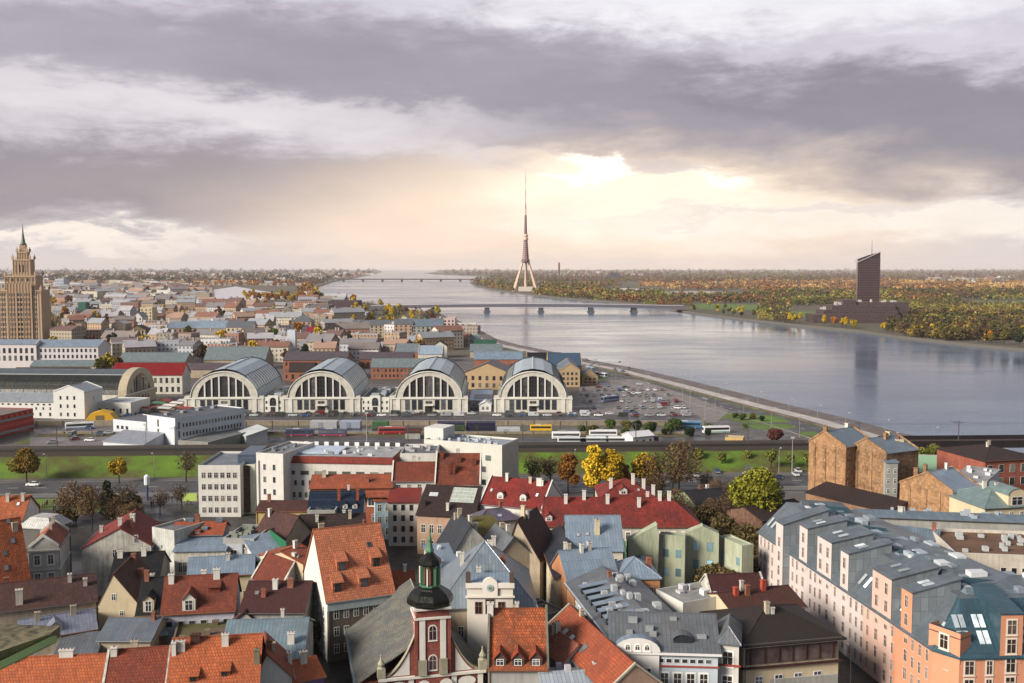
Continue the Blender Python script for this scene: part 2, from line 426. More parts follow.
# ---------------------------------------------------------------- building kit
class Bld:
    def __init__(s, name, label, cat, A, B, h, depth, wall, group=None, rot=None, width=None, parent=None, base=0.0):
        a = A if isinstance(A, Vector) else P(A[0], A[1], h)
        if B is not None:
            b_ = B if isinstance(B, Vector) else P(B[0], B[1], h)
            s.w = math.hypot(b_.x-a.x, b_.y-a.y); s.rz = math.atan2(b_.y-a.y, b_.x-a.x)
        else: s.w = width; s.rz = R(rot)
        s.o = Vector((a.x, a.y, base)); s.h = h-base; s.d = depth; s.wm = wall
        if parent is None: s.root = empty(name, label, cat, s.o, s.rz, group); s.off = Matrix.Identity(4)
        else:
            # a wing of another building: same root, own frame
            s.root = parent.root; s.off = (Matrix.Translation(parent.root.location) @ Matrix.Rotation(parent.root.rotation_euler.z, 4, 'Z')).inverted() @ Matrix.Translation(s.o) @ Matrix.Rotation(s.rz, 4, 'Z')
        s.roofo = None; s.kind = 'flat'
    def put(s, name, me, loc=(0,0,0), rz=0, parent=None):
        o = bpy.data.objects.new(name, me); col.objects.link(o)
        o.parent = parent or s.root
        m = Matrix.Translation(loc) @ Matrix.Rotation(rz, 4, 'Z')
        o.matrix_local = s.off @ m if (parent is None or parent == s.root) else m
        return o
    def frame(s, face, a, t):
        w, d = s.w, s.d
        return {'F': (a, t, 0), 'R': (w-t, a, R(90)), 'B': (w-a, d-t, R(180)), 'L': (t, d-a, R(270))}[face]
    def flen(s, face): return s.w if face in 'FB' else s.d
    def roof(s, kind, rise, m, over=.35, th=.22, rf=.5, par=None, wtop=None, gable_m=None, hipf=.5, par_h=.55, hl=None, hr=None):
        w, d, h, wm = s.w, s.d, s.h, s.wm; s.kind = kind; s.rise = rise; s.hipf = hipf
        W = MB(); Rf = MB(); gm = gable_m or wm
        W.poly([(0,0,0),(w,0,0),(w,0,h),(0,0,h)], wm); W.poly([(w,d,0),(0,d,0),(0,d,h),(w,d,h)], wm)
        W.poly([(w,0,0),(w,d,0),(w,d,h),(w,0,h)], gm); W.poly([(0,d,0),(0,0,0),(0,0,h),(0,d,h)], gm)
        if kind == 'side':
            y = d*rf; s.rf = rf; s.mF = rise/y; s.mB = rise/max(.01, d-y)
            W.poly([(w,0,h),(w,d,h),(w,y,h+rise)], gm); W.poly([(0,d,h),(0,0,h),(0,y,h+rise)], gm)
            ox = 0.0 if par else over; e = .05
            Rf.slab([(-ox,-over,h-over*s.mF+e),(w+ox,-over,h-over*s.mF+e),(w+ox,y,h+rise+e),(-ox,y,h+rise+e)], th, m)
            Rf.slab([(w+ox,d+over,h-over*s.mB+e),(-ox,d+over,h-over*s.mB+e),(-ox,y,h+rise+e),(w+ox,y,h+rise+e)], th, m)
            Rf.box(-ox, y-.13, h+rise-.02, w+ox, y+.13, h+rise+.12, m)
            if par:
                for x0, x1 in ((-.18, .16), (w-.16, w+.18)):
                    q = [(0-.1, h-.1), (y, h+rise-.02), (d+.1, h-.1)]
                    for (ya, za), (yb, zb) in zip(q, q[1:]):
                        lo0, lo1, hi0, hi1 = (ya, za), (yb, zb), (ya, za+par_h), (yb, zb+par_h)
                        W.poly([(x0,)+lo1, (x0,)+lo0, (x0,)+hi0, (x0,)+hi1], par); W.poly([(x1,)+lo0, (x1,)+lo1, (x1,)+hi1, (x1,)+hi0], par)
                        W.poly([(x0,)+hi0, (x1,)+hi0, (x1,)+hi1, (x0,)+hi1], wtop or par)
                    W.poly([(x0,-.1,h-.1),(x1,-.1,h-.1),(x1,-.1,h-.1+par_h),(x0,-.1,h-.1+par_h)], par)
        elif kind == 'front':
            x = w*rf; s.rf = rf; s.mL = rise/x; s.mR = rise/max(.01, w-x)
            W.poly([(0,0,h),(w,0,h),(x,0,h+rise)], gm); W.poly([(w,d,h),(0,d,h),(x,d,h+rise)], gm)
            oy = 0.0 if par else over; e = .05
            Rf.slab([(-over,d+oy,h-over*s.mL+e),(-over,-oy,h-over*s.mL+e),(x,-oy,h+rise+e),(x,d+oy,h+rise+e)], th, m)
            Rf.slab([(w+over,-oy,h-over*s.mR+e),(w+over,d+oy,h-over*s.mR+e),(x,d+oy,h+rise+e),(x,-oy,h+rise+e)], th, m)
            Rf.box(x-.13, -oy, h+rise-.02, x+.13, d+oy, h+rise+.12, m)
            if par:
                for y0, y1 in ((-.18, .16), (d-.16, d+.18)):
                    q = [(-.1, h-.1), (x, h+rise-.02), (w+.1, h-.1)]
                    for (xa, za), (xb, zb) in zip(q, q[1:]):
                        W.poly([(xa,y0,za),(xb,y0,zb),(xb,y0,zb+par_h),(xa,y0,za+par_h)], par); W.poly([(xb,y1,zb),(xa,y1,za),(xa,y1,za+par_h),(xb,y1,zb+par_h)], par)
                        W.poly([(xa,y0,za+par_h),(xb,y0,zb+par_h),(xb,y1,zb+par_h),(xa,y1,za+par_h)], wtop or par)
        elif kind == 'hip':
            o = over; e = .05
            if w >= d:
                L = d/2*hipf*2; L = min(L, w/2-.01); ms = rise/(d/2); mh = rise/L
                s.mF = s.mB = ms; s.mL = s.mR = mh; y = d/2; Ll = L if hl is None else hl; Lr = L if hr is None else hr; s.mL = rise/Ll; s.mR = rise/Lr
                p = [(-o,-o),(w+o,-o),(w+o,d+o),(-o,d+o)]; z = h-o*ms+e; r0 = (Ll, y, h+rise+e); r1 = (w-Lr, y, h+rise+e)
            else:
                L = w/2*hipf*2; L = min(L, d/2-.01); ms = rise/(w/2); mh = rise/L
                s.mL = s.mR = ms; s.mF = s.mB = mh; x = w/2
                p = [(-o,-o),(w+o,-o),(w+o,d+o),(-o,d+o)]; z = h-o*ms+e; r0 = (x, L, h+rise+e); r1 = (x, d-L, h+rise+e)
            P3 = [(a, b, z) for a, b in p]
            if w >= d: fs = [[P3[0],P3[1],r1,r0],[P3[1],P3[2],r1],[P3[2],P3[3],r0,r1],[P3[3],P3[0],r0]]
            else: fs = [[P3[0],P3[1],r0],[P3[1],P3[2],r1,r0],[P3[2],P3[3],r1],[P3[3],P3[0],r0,r1]]
            for q in fs: Rf.slab(q, th, m)
            Rf.tube(r0, r1, .13, .13, m, 6)
            for c_, r_ in ((P3[0], r0), (P3[1], r1 if w >= d else r0), (P3[2], r1), (P3[3], r0 if w >= d else r1)): Rf.tube(c_, r_, .1, .1, m, 6)
        elif kind == 'flat':
            pw = .3; ph = rise
            for (x0,y0,x1,y1) in ((0,0,w,pw),(0,d-pw,w,d),(0,pw,pw,d-pw),(w-pw,pw,w,d-pw)):
                W.box(x0,y0,h,x1,y1,h+ph, wm, top=wtop or flat((.45,.45,.46)))
            Rf.box(pw, pw, h-.3, w-pw, d-pw, h+.04, m)
        elif kind == 'shed':     # rises to the back
            s.mF = rise/d; o = over
            W.poly([(w,0,h),(w,d,h),(w,d,h+rise)], gm); W.poly([(0,d,h),(0,0,h),(0,d,h+rise)], gm); W.poly([(w,d,h),(0,d,h),(0,d,h+rise),(w,d,h+rise)], wm)
            Rf.slab([(-o,-o,h-o*s.mF+.05),(w+o,-o,h-o*s.mF+.05),(w+o,d+o,h+rise+o*s.mF+.05),(-o,d+o,h+rise+o*s.mF+.05)], th, m)
        elif kind == 'mansard':  # steep skirt, flat top
            i = rise*.8; o = over; s.mF = s.mB = s.mL = s.mR = rise/i; z0 = h+.05
            a = [(-o,-o),(w+o,-o),(w+o,d+o),(-o,d+o)]; b_ = [(i,i),(w-i,i),(w-i,d-i),(i,d-i)]
            for k in range(4):
                Rf.slab([a[k]+(z0,), a[(k+1)%4]+(z0,), b_[(k+1)%4]+(z0+rise,), b_[k]+(z0+rise,)], th, m)
            Rf.poly([p+(z0+rise+.01,) for p in b_], wtop or m)
        s.wallo = s.put('wall', W.mesh('wall')); s.roofo = s.put('roof', Rf.mesh('roof'))
        return s
    def slope(s, face):
        return getattr(s, 'm'+face, 0.0)
    def zf(s, x, y):
        if s.kind == 'flat': return s.h
        if s.kind == 'mansard': return s.h+min(s.rise, min(x, y, s.w-x, s.d-y)/.8)
        c = []
        for f, t in (('F', y), ('B', s.d-y), ('L', x), ('R', s.w-x)):
            if hasattr(s, 'm'+f): c.append(s.h+t*getattr(s, 'm'+f))
        return min(c)
    def wins(s, face, z0, rows, fh, n, w=1.0, h=1.5, s0=None, s1=None, style='p', fc=WHITE, arch=False, skip=0.0, gl=None, out=0.0):
        L = s.flen(face); s0 = 1.2 if s0 is None else s0; s1 = L-1.2 if s1 is None else s1
        me = window_mesh(w, h, style, fc, arch, gl)
        for r in range(rows):
            for i in range(n):
                if skip and random.random() < skip: continue
                a = (s0+s1)/2 if n == 1 else s0+w/2+(s1-s0-w)*i/(n-1)
                x, y, rz = s.frame(face, a, -out)
                s.put('window', me, (x, y, z0+r*fh), rz)
    def chim(s, u, v, hh=1.6, w=.7, d=.9, m=None, cap=None, n=1):
        x, y = u*s.w, v*s.d; z = s.zf(x, y)
        b = MB(); m = m or plaster((.62,.60,.56), .6)
        b.box(-w/2, -d/2, -1.2, w/2, d/2, hh, m); b.box(-w/2-.08, -d/2-.08, hh, w/2+.08, d/2+.08, hh+.16, cap or m, bottom=True)
        k = max(1, int(max(w, d)/.45))
        for i in range(k):
            t = (i+.5)/k-.5
            cx, cy = (t*w, 0) if w > d else (0, t*d)
            b.tube((cx, cy, hh+.16), (cx, cy, hh+.42), .1, .1, flat((.22,.11,.07)), 6)
        me = b.mesh('chimney')
        s.put('chimney', me, (x, y, z), 0, s.roofo)
    def dorm(s, face, a, t, w=1.6, h=1.3, rm=None, wm=None, kind='gable', win=True, gr=None, fc=WHITE, gl=None):
        sl = s.slope(face); rm = rm or s.roofo.data.materials[0]; wm = wm or s.wm; gr = w*.4 if gr is None else gr
        b = MB(); x = w/2; yb = h/sl; o = .14
        b.poly([(-x,0,-.4),(x,0,-.4),(x,0,h),(-x,0,h)], wm)
        b.poly([(x,0,-.4),(x,yb,h),(x,0,h)], wm); b.poly([(-x,0,h),(-x,yb,h),(-x,0,-.4)], wm)
        if kind == 'gable':
            yr = (h+gr)/sl; m2 = gr/x
            b.poly([(-x,0,h),(x,0,h),(0,0,h+gr)], wm)
            b.slab([(-x-o,yb-o*m2/sl,h-o*m2+.03),(-x-o,-.25,h-o*m2+.03),(0,-.25,h+gr+.03),(0,yr+.1,h+gr+.03)], .1, rm)
            b.slab([(x+o,-.25,h-o*m2+.03),(x+o,yb-o*m2/sl,h-o*m2+.03),(0,yr+.1,h+gr+.03),(0,-.25,h+gr+.03)], .1, rm)
        elif kind == 'shed':
            f = .36*sl; yb2 = h/(sl-f)
            b.poly([(x,0,h),(x,yb,h),(x,yb2,h+f*yb2)], wm); b.poly([(-x,yb,h),(-x,0,h),(-x,yb2,h+f*yb2)], wm)
            b.slab([(-x-o,-.3,h-.3*f+.03),(x+o,-.3,h-.3*f+.03),(x+o,yb2,h+f*yb2+.03),(-x-o,yb2,h+f*yb2+.03)], .1, rm)
        elif kind == 'flat':
            b.slab([(-x-o,-.3,h+.03),(x+o,-.3,h+.03),(x+o,yb,h+.03),(-x-o,yb,h+.03)], .12, rm)
        elif kind == 'arch':
            n = 8; pr = [(-x*math.cos(math.pi*i/n), h+gr*math.sin(math.pi*i/n)) for i in range(n+1)]
            b.poly([(p[0],0,p[1]) for p in pr][::-1], wm)
            for p, q in zip(pr, pr[1:]):
                b.poly([(p[0]*1.08,-.2,p[1]+.05),(q[0]*1.08,-.2,q[1]+.05),(q[0]*1.08,q[1]/sl,q[1]+.05),(p[0]*1.08,p[1]/sl,p[1]+.05)], rm)
        X, Y, rz = s.frame(face, a, t); z = s.h+t*sl
        d = s.put('dormer', b.mesh('dormer'), (X, Y, z), rz)
        if win: link('window', window_mesh(max(.4, w*.62), h*.86, 'p', fc, False, gl), d, (0, -.01, .05))
        return d
    def sky_(s, face, a, t, w=.8, l=1.2, gl=(.10,.11,.13)):
        sl = s.slope(face); th = math.atan(sl); b = MB(); fm = flat((.18,.19,.2)); g = glassm(gl, .15)
        b.box(-w/2, 0, .0, w/2, l, .10, fm); b.poly([(-w/2+.08,.08,.105),(w/2-.08,.08,.105),(w/2-.08,l-.08,.105),(-w/2+.08,l-.08,.105)], g)
        X, Y, rz = s.frame(face, a, t)
        o = bpy.data.objects.new('skylight', b.mesh('skylight')); col.objects.link(o); o.parent = s.root
        o.matrix_local = s.off @ Matrix.Translation((X, Y, s.h+t*sl+.06)) @ Matrix.Rotation(rz, 4, 'Z') @ Matrix.Rotation(th, 4, 'X')
    def box(s, name, x0, y0, z0, x1, y1, z1, m, top=None, parent=None):
        b = MB(); b.box(x0, y0, z0, x1, y1, z1, m, top, True); return s.put(name, b.mesh(name), parent=parent)
    def ridge(s, py):      # ridge height that a row of the picture asks for, at the roof's own place
        dep_ = s.d*.5; mx, my = s.o.x+math.cos(s.rz)*s.w/2-math.sin(s.rz)*dep_, s.o.y+math.sin(s.rz)*s.w/2+math.cos(s.rz)*dep_
        dd = ray(512, py); t = my/dd.y; return max(.5, CAM_H+dd.z*t-s.h)
    def mess(s, seed):      # small things on a roof: aerials, pipes, hatches
        pass
    def extras(s, seed):    # the odd chimney, roof hatch and gutter
        rr = random.Random(seed); ln = {'side': ('F','B'), 'front': ('L','R'), 'hip': ('F','R')}.get(s.kind)
        if not ln or s.w < 4: return
        for i in range(rr.choice([1,1,2])):
            if s.kind == 'side': u, v = rr.uniform(.08,.92), rr.uniform(.38,.6)
            elif s.kind == 'front': u, v = rr.uniform(.35,.65), rr.uniform(.15,.9)
            else: u, v = rr.uniform(.3,.7), rr.uniform(.35,.6)
            s.chim(u, v, rr.uniform(.9,1.8), rr.uniform(.5,1.1), rr.uniform(.5,.8), rr.choice([None, bricks((.34,.15,.09),.5), plaster((.55,.5,.42),.7), plaster((.66,.64,.6),.4)]))
        g = MB(); gm = rr.choice([flat((.30,.31,.32),.5,.5), flat((.16,.15,.15),.6), flat((.35,.2,.12),.5,.5)])
        for f in ('F',) if s.kind != 'front' else ('L','R'):
            L = s.flen(f); m_ = s.slope(f); z = s.h-.35*m_-.05
            p0, p1 = s.frame(f,-.3,-.42), s.frame(f,L+.3,-.42); g.tube((p0[0],p0[1],z),(p1[0],p1[1],z),.11,.11,gm,6)
            q0 = s.frame(f,.25,-.12); g.tube((q0[0],q0[1],0),(q0[0],q0[1],z),.07,.07,gm,5)
        s.put('gutter', g.mesh('gutter'))
    def clutter(s, n=6, seed=1, m=None):
        rr = random.Random(seed)
        for i in range(n):
            x, y = rr.uniform(.12, .88)*s.w, rr.uniform(.15, .85)*s.d; z = s.zf(x, y)
            a, b_, c = rr.uniform(.5, 1.6), rr.uniform(.5, 1.3), rr.uniform(.4, 1.2)
            s.box('roof_vent', x-a/2, y-b_/2, z-.05, x+a/2, y+b_/2, z+c, m or flat(rr.choice([(.5,.5,.52),(.3,.31,.33),(.65,.65,.64)])), parent=s.roofo)
    def cornice(s, z, m=None, out=.22, hh=.3, faces='FRLB'):
        b = MB(); m = m or plaster((.72,.70,.66), .2); w, d = s.w, s.d
        if 'F' in faces: b.box(-out, -out, z, w+out, 0, z+hh, m, bottom=True)
        if 'B' in faces: b.box(-out, d, z, w+out, d+out, z+hh, m, bottom=True)
        if 'L' in faces: b.box(-out, 0, z, 0, d, z+hh, m, bottom=True)
        if 'R' in faces: b.box(w, 0, z, w+out, d, z+hh, m, bottom=True)
        s.put('cornice', b.mesh('cornice'))

# ---------------------------------------------------------------- trees
def leafm(c, c2=None, nm='leaf'):
    c2 = c2 or dk(c, 1.7)
    c = G(c, 1.12); c2 = G(c2, 1.12)
    def f(q, b, tc):
        g = q.node('ShaderNodeNewGeometry'); r = g.outputs['Random Per Island']
        oi = q.node('ShaderNodeObjectInfo').outputs['Random']
        n = q.noise(tc.outputs['Object'], .45, 3)
        v = q.m('ADD', q.m('ADD', q.m('MULTIPLY', r, .5), q.m('MULTIPLY', n, .7)), q.m('MULTIPLY', oi, .25))
        setc(q, b, q.ramp(v, [(.35, dk(c, .55)), (.7, c), (1.0, c2)])); b.inputs['Roughness'].default_value = .75
        b.inputs['Specular IOR Level'].default_value = .2
    return mat(key(nm, c), f)
def barkm(c=(.07,.055,.045)): return flat(c, .95)
def quads(cen, nrm_seed, size, rng):
    n = len(cen)
    a = rng.normal(size=(n, 3)); a /= np.linalg.norm(a, axis=1)[:, None]
    t = rng.normal(size=(n, 3)); b = np.cross(a, t); b /= np.linalg.norm(b, axis=1)[:, None]
    sz = size*(.6+.8*rng.random((n, 1)))
    a = a*sz; b = b*sz*.8
    v = np.stack([cen-a-b, cen+a-b, cen+a+b, cen-a+b], 1).reshape(-1, 3)
    return v
def np_mesh(name, v, m):
    n = len(v)//4; me = bpy.data.meshes.new(name)
    me.vertices.add(len(v)); me.vertices.foreach_set('co', v.astype(np.float32).ravel())
    me.loops.add(4*n); me.loops.foreach_set('vertex_index', np.arange(4*n, dtype=np.int32))
    me.polygons.add(n); me.polygons.foreach_set('loop_start', np.arange(0, 4*n, 4, dtype=np.int32)); me.polygons.foreach_set('loop_total', np.full(n, 4, dtype=np.int32))
    me.materials.append(m); me.update(); me.validate(); return me
def crown_pts(rng, n, h, r, z0, shape='round', blobs=9):
    # lumpy crown: leaves on shells of several overlapping blobs, holes between them
    cs = []
    for i in range(blobs):
        u = rng.random(); z = z0+(h-z0)*(.15+.75*u)
        if shape == 'round': rr = r*math.sin(math.pi*min(.97, max(.12, .12+.8*u)))
        elif shape == 'tall': rr = r*(.95-.55*u)
        elif shape == 'cone': rr = r*(1.05-u)
        else: rr = r*.8
        a = rng.random()*6.283; k = rng.random()**.6*.62
        cs.append((rr*k*math.cos(a), rr*k*math.sin(a), z, max(.25*r, rr*(.42+.2*rng.random()))))
    cs.append((0, 0, z0+(h-z0)*.5, r*.55))
    w = np.array([c[3]**2 for c in cs]); w /= w.sum()
    idx = rng.choice(len(cs), n, p=w); C = np.array(cs)[idx]
    d = rng.normal(size=(n, 3)); d /= np.linalg.norm(d, axis=1)[:, None]
    rad = C[:, 3:4]*(.55+.5*rng.random((n, 1))**.7)
    p = C[:, :3]+d*rad*np.array([1, 1, .85])
    p[:, 2] = np.maximum(p[:, 2], z0*.7)
    return p
class TreeKit:
    def __init__(s, seed, h, r, color, c2=None, n=700, leaf=.45, shape='round', trunk=.25, bare=False, z0=None, blobs=9, bark=(.07,.055,.045)):
        rng = np.random.default_rng(seed); rd = random.Random(seed); z0 = h*.25 if z0 is None else z0
        b = MB(); bm_ = barkm(bark)
        lean = (rd.uniform(-.3,.3), rd.uniform(-.3,.3))
        b.tube((0,0,-.3), (lean[0],lean[1],h*.45), trunk, trunk*.6, bm_, 7); b.tube((lean[0],lean[1],h*.45), (lean[0]*1.3,lean[1]*1.3,h*.86), trunk*.6, trunk*.12, bm_, 6)
        for i in range(16 if bare else 7):
            a = rd.random()*6.28; z = h*rd.uniform(.25, .7); L = r*rd.uniform(.6, .95)
            e = (L*math.cos(a), L*math.sin(a), z+L*rd.uniform(.5, 1.1)); b.tube((lean[0],lean[1],z), e, trunk*.35, trunk*.08, bm_, 5)
            if bare:
                for j in range(4):
                    a2 = a+rd.uniform(-1,1); f = rd.uniform(.35,.9); st = (e[0]*f, e[1]*f, z+(e[2]-z)*f)
                    b.tube(st, (st[0]+r*.4*math.cos(a2), st[1]+r*.4*math.sin(a2), st[2]+r*rd.uniform(.2,.5)), trunk*.14, trunk*.04, bm_, 4)
        s.trunk = b.mesh('trunk')
        pts = crown_pts(rng, n, h, r, z0, shape, blobs)
        s.crown = np_mesh('crown', quads(pts, 0, leaf, rng), leafm(color, c2)); s.h = h
    def place(s, name, loc, label=None, scale=1.0, rz=None, group=None, cat='tree', desc=None, where=None):
        o = bpy.data.objects.new(name, None); col.objects.link(o); o.location = loc; o['category'] = cat
        o.rotation_euler = (0, 0, random.random()*6.28 if rz is None else rz); o.scale = (scale,)*3
        link('trunk', s.trunk, o); link('crown', s.crown, o)
        if label: o['label'] = label
        if group: o['group'] = group
        if desc: pend(o, desc, where, group)
        return o

# ---------------------------------------------------------------- vehicles
_carc = {}
def paint(c): 
    def f(q, b, tc):
        setc(q, b, c); b.inputs['Roughness'].default_value = .3; b.inputs['Coat Weight'].default_value = .4
    return mat(key('paint', c), f)
def wheel_mesh(r=.32, w=.22):
    k = ('wheel', r, w)
    if k not in _carc:
        b = MB(); rub = flat((.025,.025,.027), .9); b.tube((0,-w/2,0), (0,w/2,0), r, r, rub, 12); b.tube((0,-w/2-.01,0), (0,w/2+.01,0), r*.6, r*.6, flat((.4,.4,.42), .4), 10)
        _carc[k] = b.mesh('wheel')
    return _carc[k]
def hull(b, secs, m):     # secs: list of (x, halfwidth, z0, z1, topfrac): rounded car body along x
    rings = []
    for x, hw, z0, z1, tf in secs: rings.append([(x,-hw,z0),(x,-hw,z0+(z1-z0)*.6),(x,-hw*tf,z1),(x,hw*tf,z1),(x,hw,z0+(z1-z0)*.6),(x,hw,z0)])
    for a, c in zip(rings, rings[1:]):
        for k in range(5): b.poly([a[k], c[k], c[k+1], a[k+1]], m)
    b.poly(rings[0], m); b.poly(rings[-1][::-1], m)
def car_parts(c, kind='car'):
    k = (c, kind)
    if k in _carc: return _carc[k]
    p = paint(c); b = MB(); g = MB(); gm = glassm((.03,.035,.04), .08)
    if kind == 'car':
        hull(b, [(-2.15,.72,.35,.72,.9),(-2.0,.84,.25,.86,.92),(-.9,.86,.25,.95,.92),(.9,.86,.25,.97,.92),(1.9,.84,.25,.92,.92),(2.15,.74,.35,.75,.9)], p)
        hull(g, [(-1.05,.76,.94,.95,.95),(-.4,.74,.94,1.42,.80),(1.0,.74,.94,1.42,.80),(1.75,.72,.92,.97,.95)], gm)
        b.box(-.45,-.55,1.40,1.05,.55,1.46, p)
    else:
        hull(b, [(-2.6,.85,.4,1.1,.9),(-2.4,.95,.3,1.2,.92),(-1.7,.97,.3,2.05,.9),(2.5,.97,.3,2.15,.9),(2.6,.93,.35,2.0,.88)], p)
        hull(g, [(-2.35,.8,1.22,1.24,.9),(-1.75,.93,1.2,2.0,.86),(-.9,.985,1.25,1.85,.93),(-.6,.985,1.25,1.8,.93)], gm)
    b.box(-2.17,-.6,.55,-2.0,.6,.68, flat((.6,.6,.55), .2))
    _carc[k] = (b.mesh('body'), g.mesh('glazing')); return _carc[k]
def place_car(loc, rz, c, cname, where, kind='car', group='cars parked by the market'):
    body, gl = car_parts(c, kind); o = bpy.data.objects.new('parked_'+('car' if kind == 'car' else 'van'), None); col.objects.link(o)
    o.location = loc; o.rotation_euler = (0, 0, rz); o['category'] = kind
    bo = link('body', body, o); link('glazing', gl, o)
    x = 1.35 if kind == 'car' else 1.6
    for sx in (-x, x):
        for sy in (-.76, .76): link('wheel', wheel_mesh(), o, (sx, sy, .32))
    pend(o, '%s %s' % (cname, kind), where, group); return o
def bus_parts(c, c2=None):
    k = ('bus', c, c2)
    if k in _carc: return _carc[k]
    p = paint(c); b = MB(); g = MB(); gm = glassm((.03,.035,.04), .08)
    hull(b, [(-6,1.15,.4,2.9,.9),(-5.8,1.25,.35,3.15,.9),(5.8,1.25,.35,3.15,.9),(6,1.2,.4,3.0,.9)], p)
    b.box(-3, -.7, 3.15, 0, .7, 3.38, flat((.5,.5,.5))); b.box(-5.7,-1.262,.5,5.7,1.262,.9, paint(c2 or dk(c,.5)))
    g.box(-5.5,-1.27,1.55,5.5,1.27,2.55, gm); g.box(-6.02,-1.0,1.3,-5.9,1.0,2.7, gm); g.box(5.9,-1.0,1.5,6.02,1.0,2.6, gm)
    _carc[k] = (b.mesh('body'), g.mesh('glazing')); return _carc[k]
def place_bus(loc, rz, c, label, c2=None, cat='bus', name='bus', group='buses and coaches by the railway'):
    body, gl = bus_parts(c, c2); o = empty(name, label, cat, loc, rz, group)
    link('body', body, o); link('glazing', gl, o)
    for sx in (-3.6, 3.4):
        for sy in (-1.12, 1.12): link('wheel', wheel_mesh(.48,.28), o, (sx, sy, .48))
    return o
# ================================================================ SETTING
def XY(pts): return [(p.x, p.y) if isinstance(p, Vector) else p for p in pts]
SHORE = [P(905,434), P(850,419), P(785,404), P(700,383), P(640,369), P(585,359), P(550,351), P(520,345), P(497,339), P(476,328), P(455,319), P(440,313.5)]
LEFT_BANK = SHORE+[P(400,308), P(370,303), P(345,300), P(326,297.5), P(317,291.5), P(319,286), P(333,281.5), P(352,278), P(372,274.5), P(382,271.8)]
city = [(-40000,-300), (760,-300), (420,70), (214,362), (193,395)]+XY(LEFT_BANK)+[(-5200,39000), (-40000,40000)]
right_shore = [P(1200,366), P(1100,356), P(1024,348.5), P(960,342.5), P(900,336), P(860,330), P(800,324.5), P(740,318), P(700,313), P(672,309), P(640,304), P(600,300.5), P(560,297.5), P(525,293.5), P(497,290), P(476,286), P(470,282.5), P(478,279), P(500,276.8), P(470,275.6), P(436,274.4), P(424,273.2), P(436,272)]
farbank = [(-3000,40000), (40000,40000), (40000,-300), (3000,-300)]
def ground_mat(q, b, tc):
    ob = tc.outputs['Object']
    n = q.noise(ob, .004, 6, .6); n2 = q.noise(ob, .03, 5, .7)
    cc = q.ramp(n, [(.32,(.035,.042,.014)), (.46,(.06,.05,.025)), (.56,(.075,.06,.04)), (.70,(.10,.085,.07))])
    cc = q.mix(q.m('MULTIPLY', n2, .7), cc, (.06,.055,.04)); setc(q, b, cc); b.inputs['Roughness'].default_value = .95
b = MB(); gm = mat('ground_earth', ground_mat); qw = flat((.18,.17,.155), .9)
for pl in (city, XY(right_shore)+farbank):
    n = len(pl)
    area = sum(pl[i][0]*pl[(i+1)%n][1]-pl[(i+1)%n][0]*pl[i][1] for i in range(n))
    if area < 0: pl = pl[::-1]
    b.poly([(x,y,0) for x,y in pl], gm)
    for i in range(n):
        a, c = pl[i], pl[(i+1)%n]; b.poly([(a[0],a[1],-5),(c[0],c[1],-5),(c[0],c[1],0),(a[0],a[1],0)], qw)
tag(b.build('ground'), kind='structure')
def water_mat(q, b, tc):
    ob = tc.outputs['Object']
    w1 = q.noise(q.mapping(ob, (.0016,.0042,1), rot=(0,0,R(20))), 1.0, 6, .6, .6)     # wind patches
    w2 = q.noise(q.mapping(ob, (.010,.03,1), rot=(0,0,R(14))), 1.0, 5, .6, .4)
    v = q.m('ADD', q.m('MULTIPLY', w1, .62), q.m('MULTIPLY', w2, .38))
    r1 = q.noise(ob, .45, 3, .6); r2 = q.noise(q.mapping(ob, (.10,.2,1)), 1.0, 3, .6)
    k = q.ramp(v, [(.40,.10),(.50,.5),(.60,1.0)])
    h = q.m('ADD', q.m('MULTIPLY', r1, .5), q.m('MULTIPLY', r2, 1.4))
    n = q.node('ShaderNodeBump'); n.inputs['Distance'].default_value = .26
    q.l.new(q.m('ADD', q.m('MULTIPLY', k, .75), .06), n.inputs['Strength']); q.l.new(h, n.inputs['Height']); q.l.new(n.outputs[0], b.inputs['Normal'])
    setc(q, b, (.06,.10,.16)); q.l.new(q.m('ADD', q.m('MULTIPLY', k, .16), .09), b.inputs['Roughness'])
    b.inputs['IOR'].default_value = 1.33; b.inputs['Specular IOR Level'].default_value = 1.0
WATER = mat('river_water', water_mat)
b = MB(); b.poly([(-41000,-300,-3),(41000,-300,-3),(41000,41000,-3),(-41000,41000,-3)], WATER); tag(b.build('river'), kind='structure')
STILL = mat('still_water', lambda q, b, tc: (setc(q, b, (.05,.06,.07)), b.inputs['Roughness'].__setattr__('default_value', .15)))
SKYPALEW = mat('sky_pale_water', lambda q, b, tc: (setc(q, b, (.45,.42,.44)), b.inputs['Roughness'].__setattr__('default_value', .3)))  # sky reflection put into a pale base colour
# side arms of the river showing as pale slits between the woods
def sheet(name, pts, z, m, kind='structure', th=0.0):
    b = MB(); pl = XY(pts); n = len(pl)
    area = sum(pl[i][0]*pl[(i+1)%n][1]-pl[(i+1)%n][0]*pl[i][1] for i in range(n))
    if area < 0: pl = pl[::-1]
    b.poly([(x, y, z) for x, y in pl], m)
    if th:
        for i in range(n):
            a, c = pl[i], pl[(i+1)%n]; b.poly([(a[0],a[1],z-th),(c[0],c[1],z-th),(c[0],c[1],z),(a[0],a[1],z)], m)
    o = b.build(name); tag(o, kind=kind); return o
sheet('river_arm', [P(604,291.5), P(650,291.5), P(662,289.5), P(625,288.2), P(598,289)], .3, STILL)
sheet('river_arm', [P(668,294.5), P(704,295), P(742,293), P(700,290.6), P(664,292)], .3, STILL)
sheet('river_arm', [P(203,297), P(225,301), P(262,300.5), P(296,298), P(292,295), P(262,291), P(236,286.5), P(212,290)], .3, SKYPALEW)

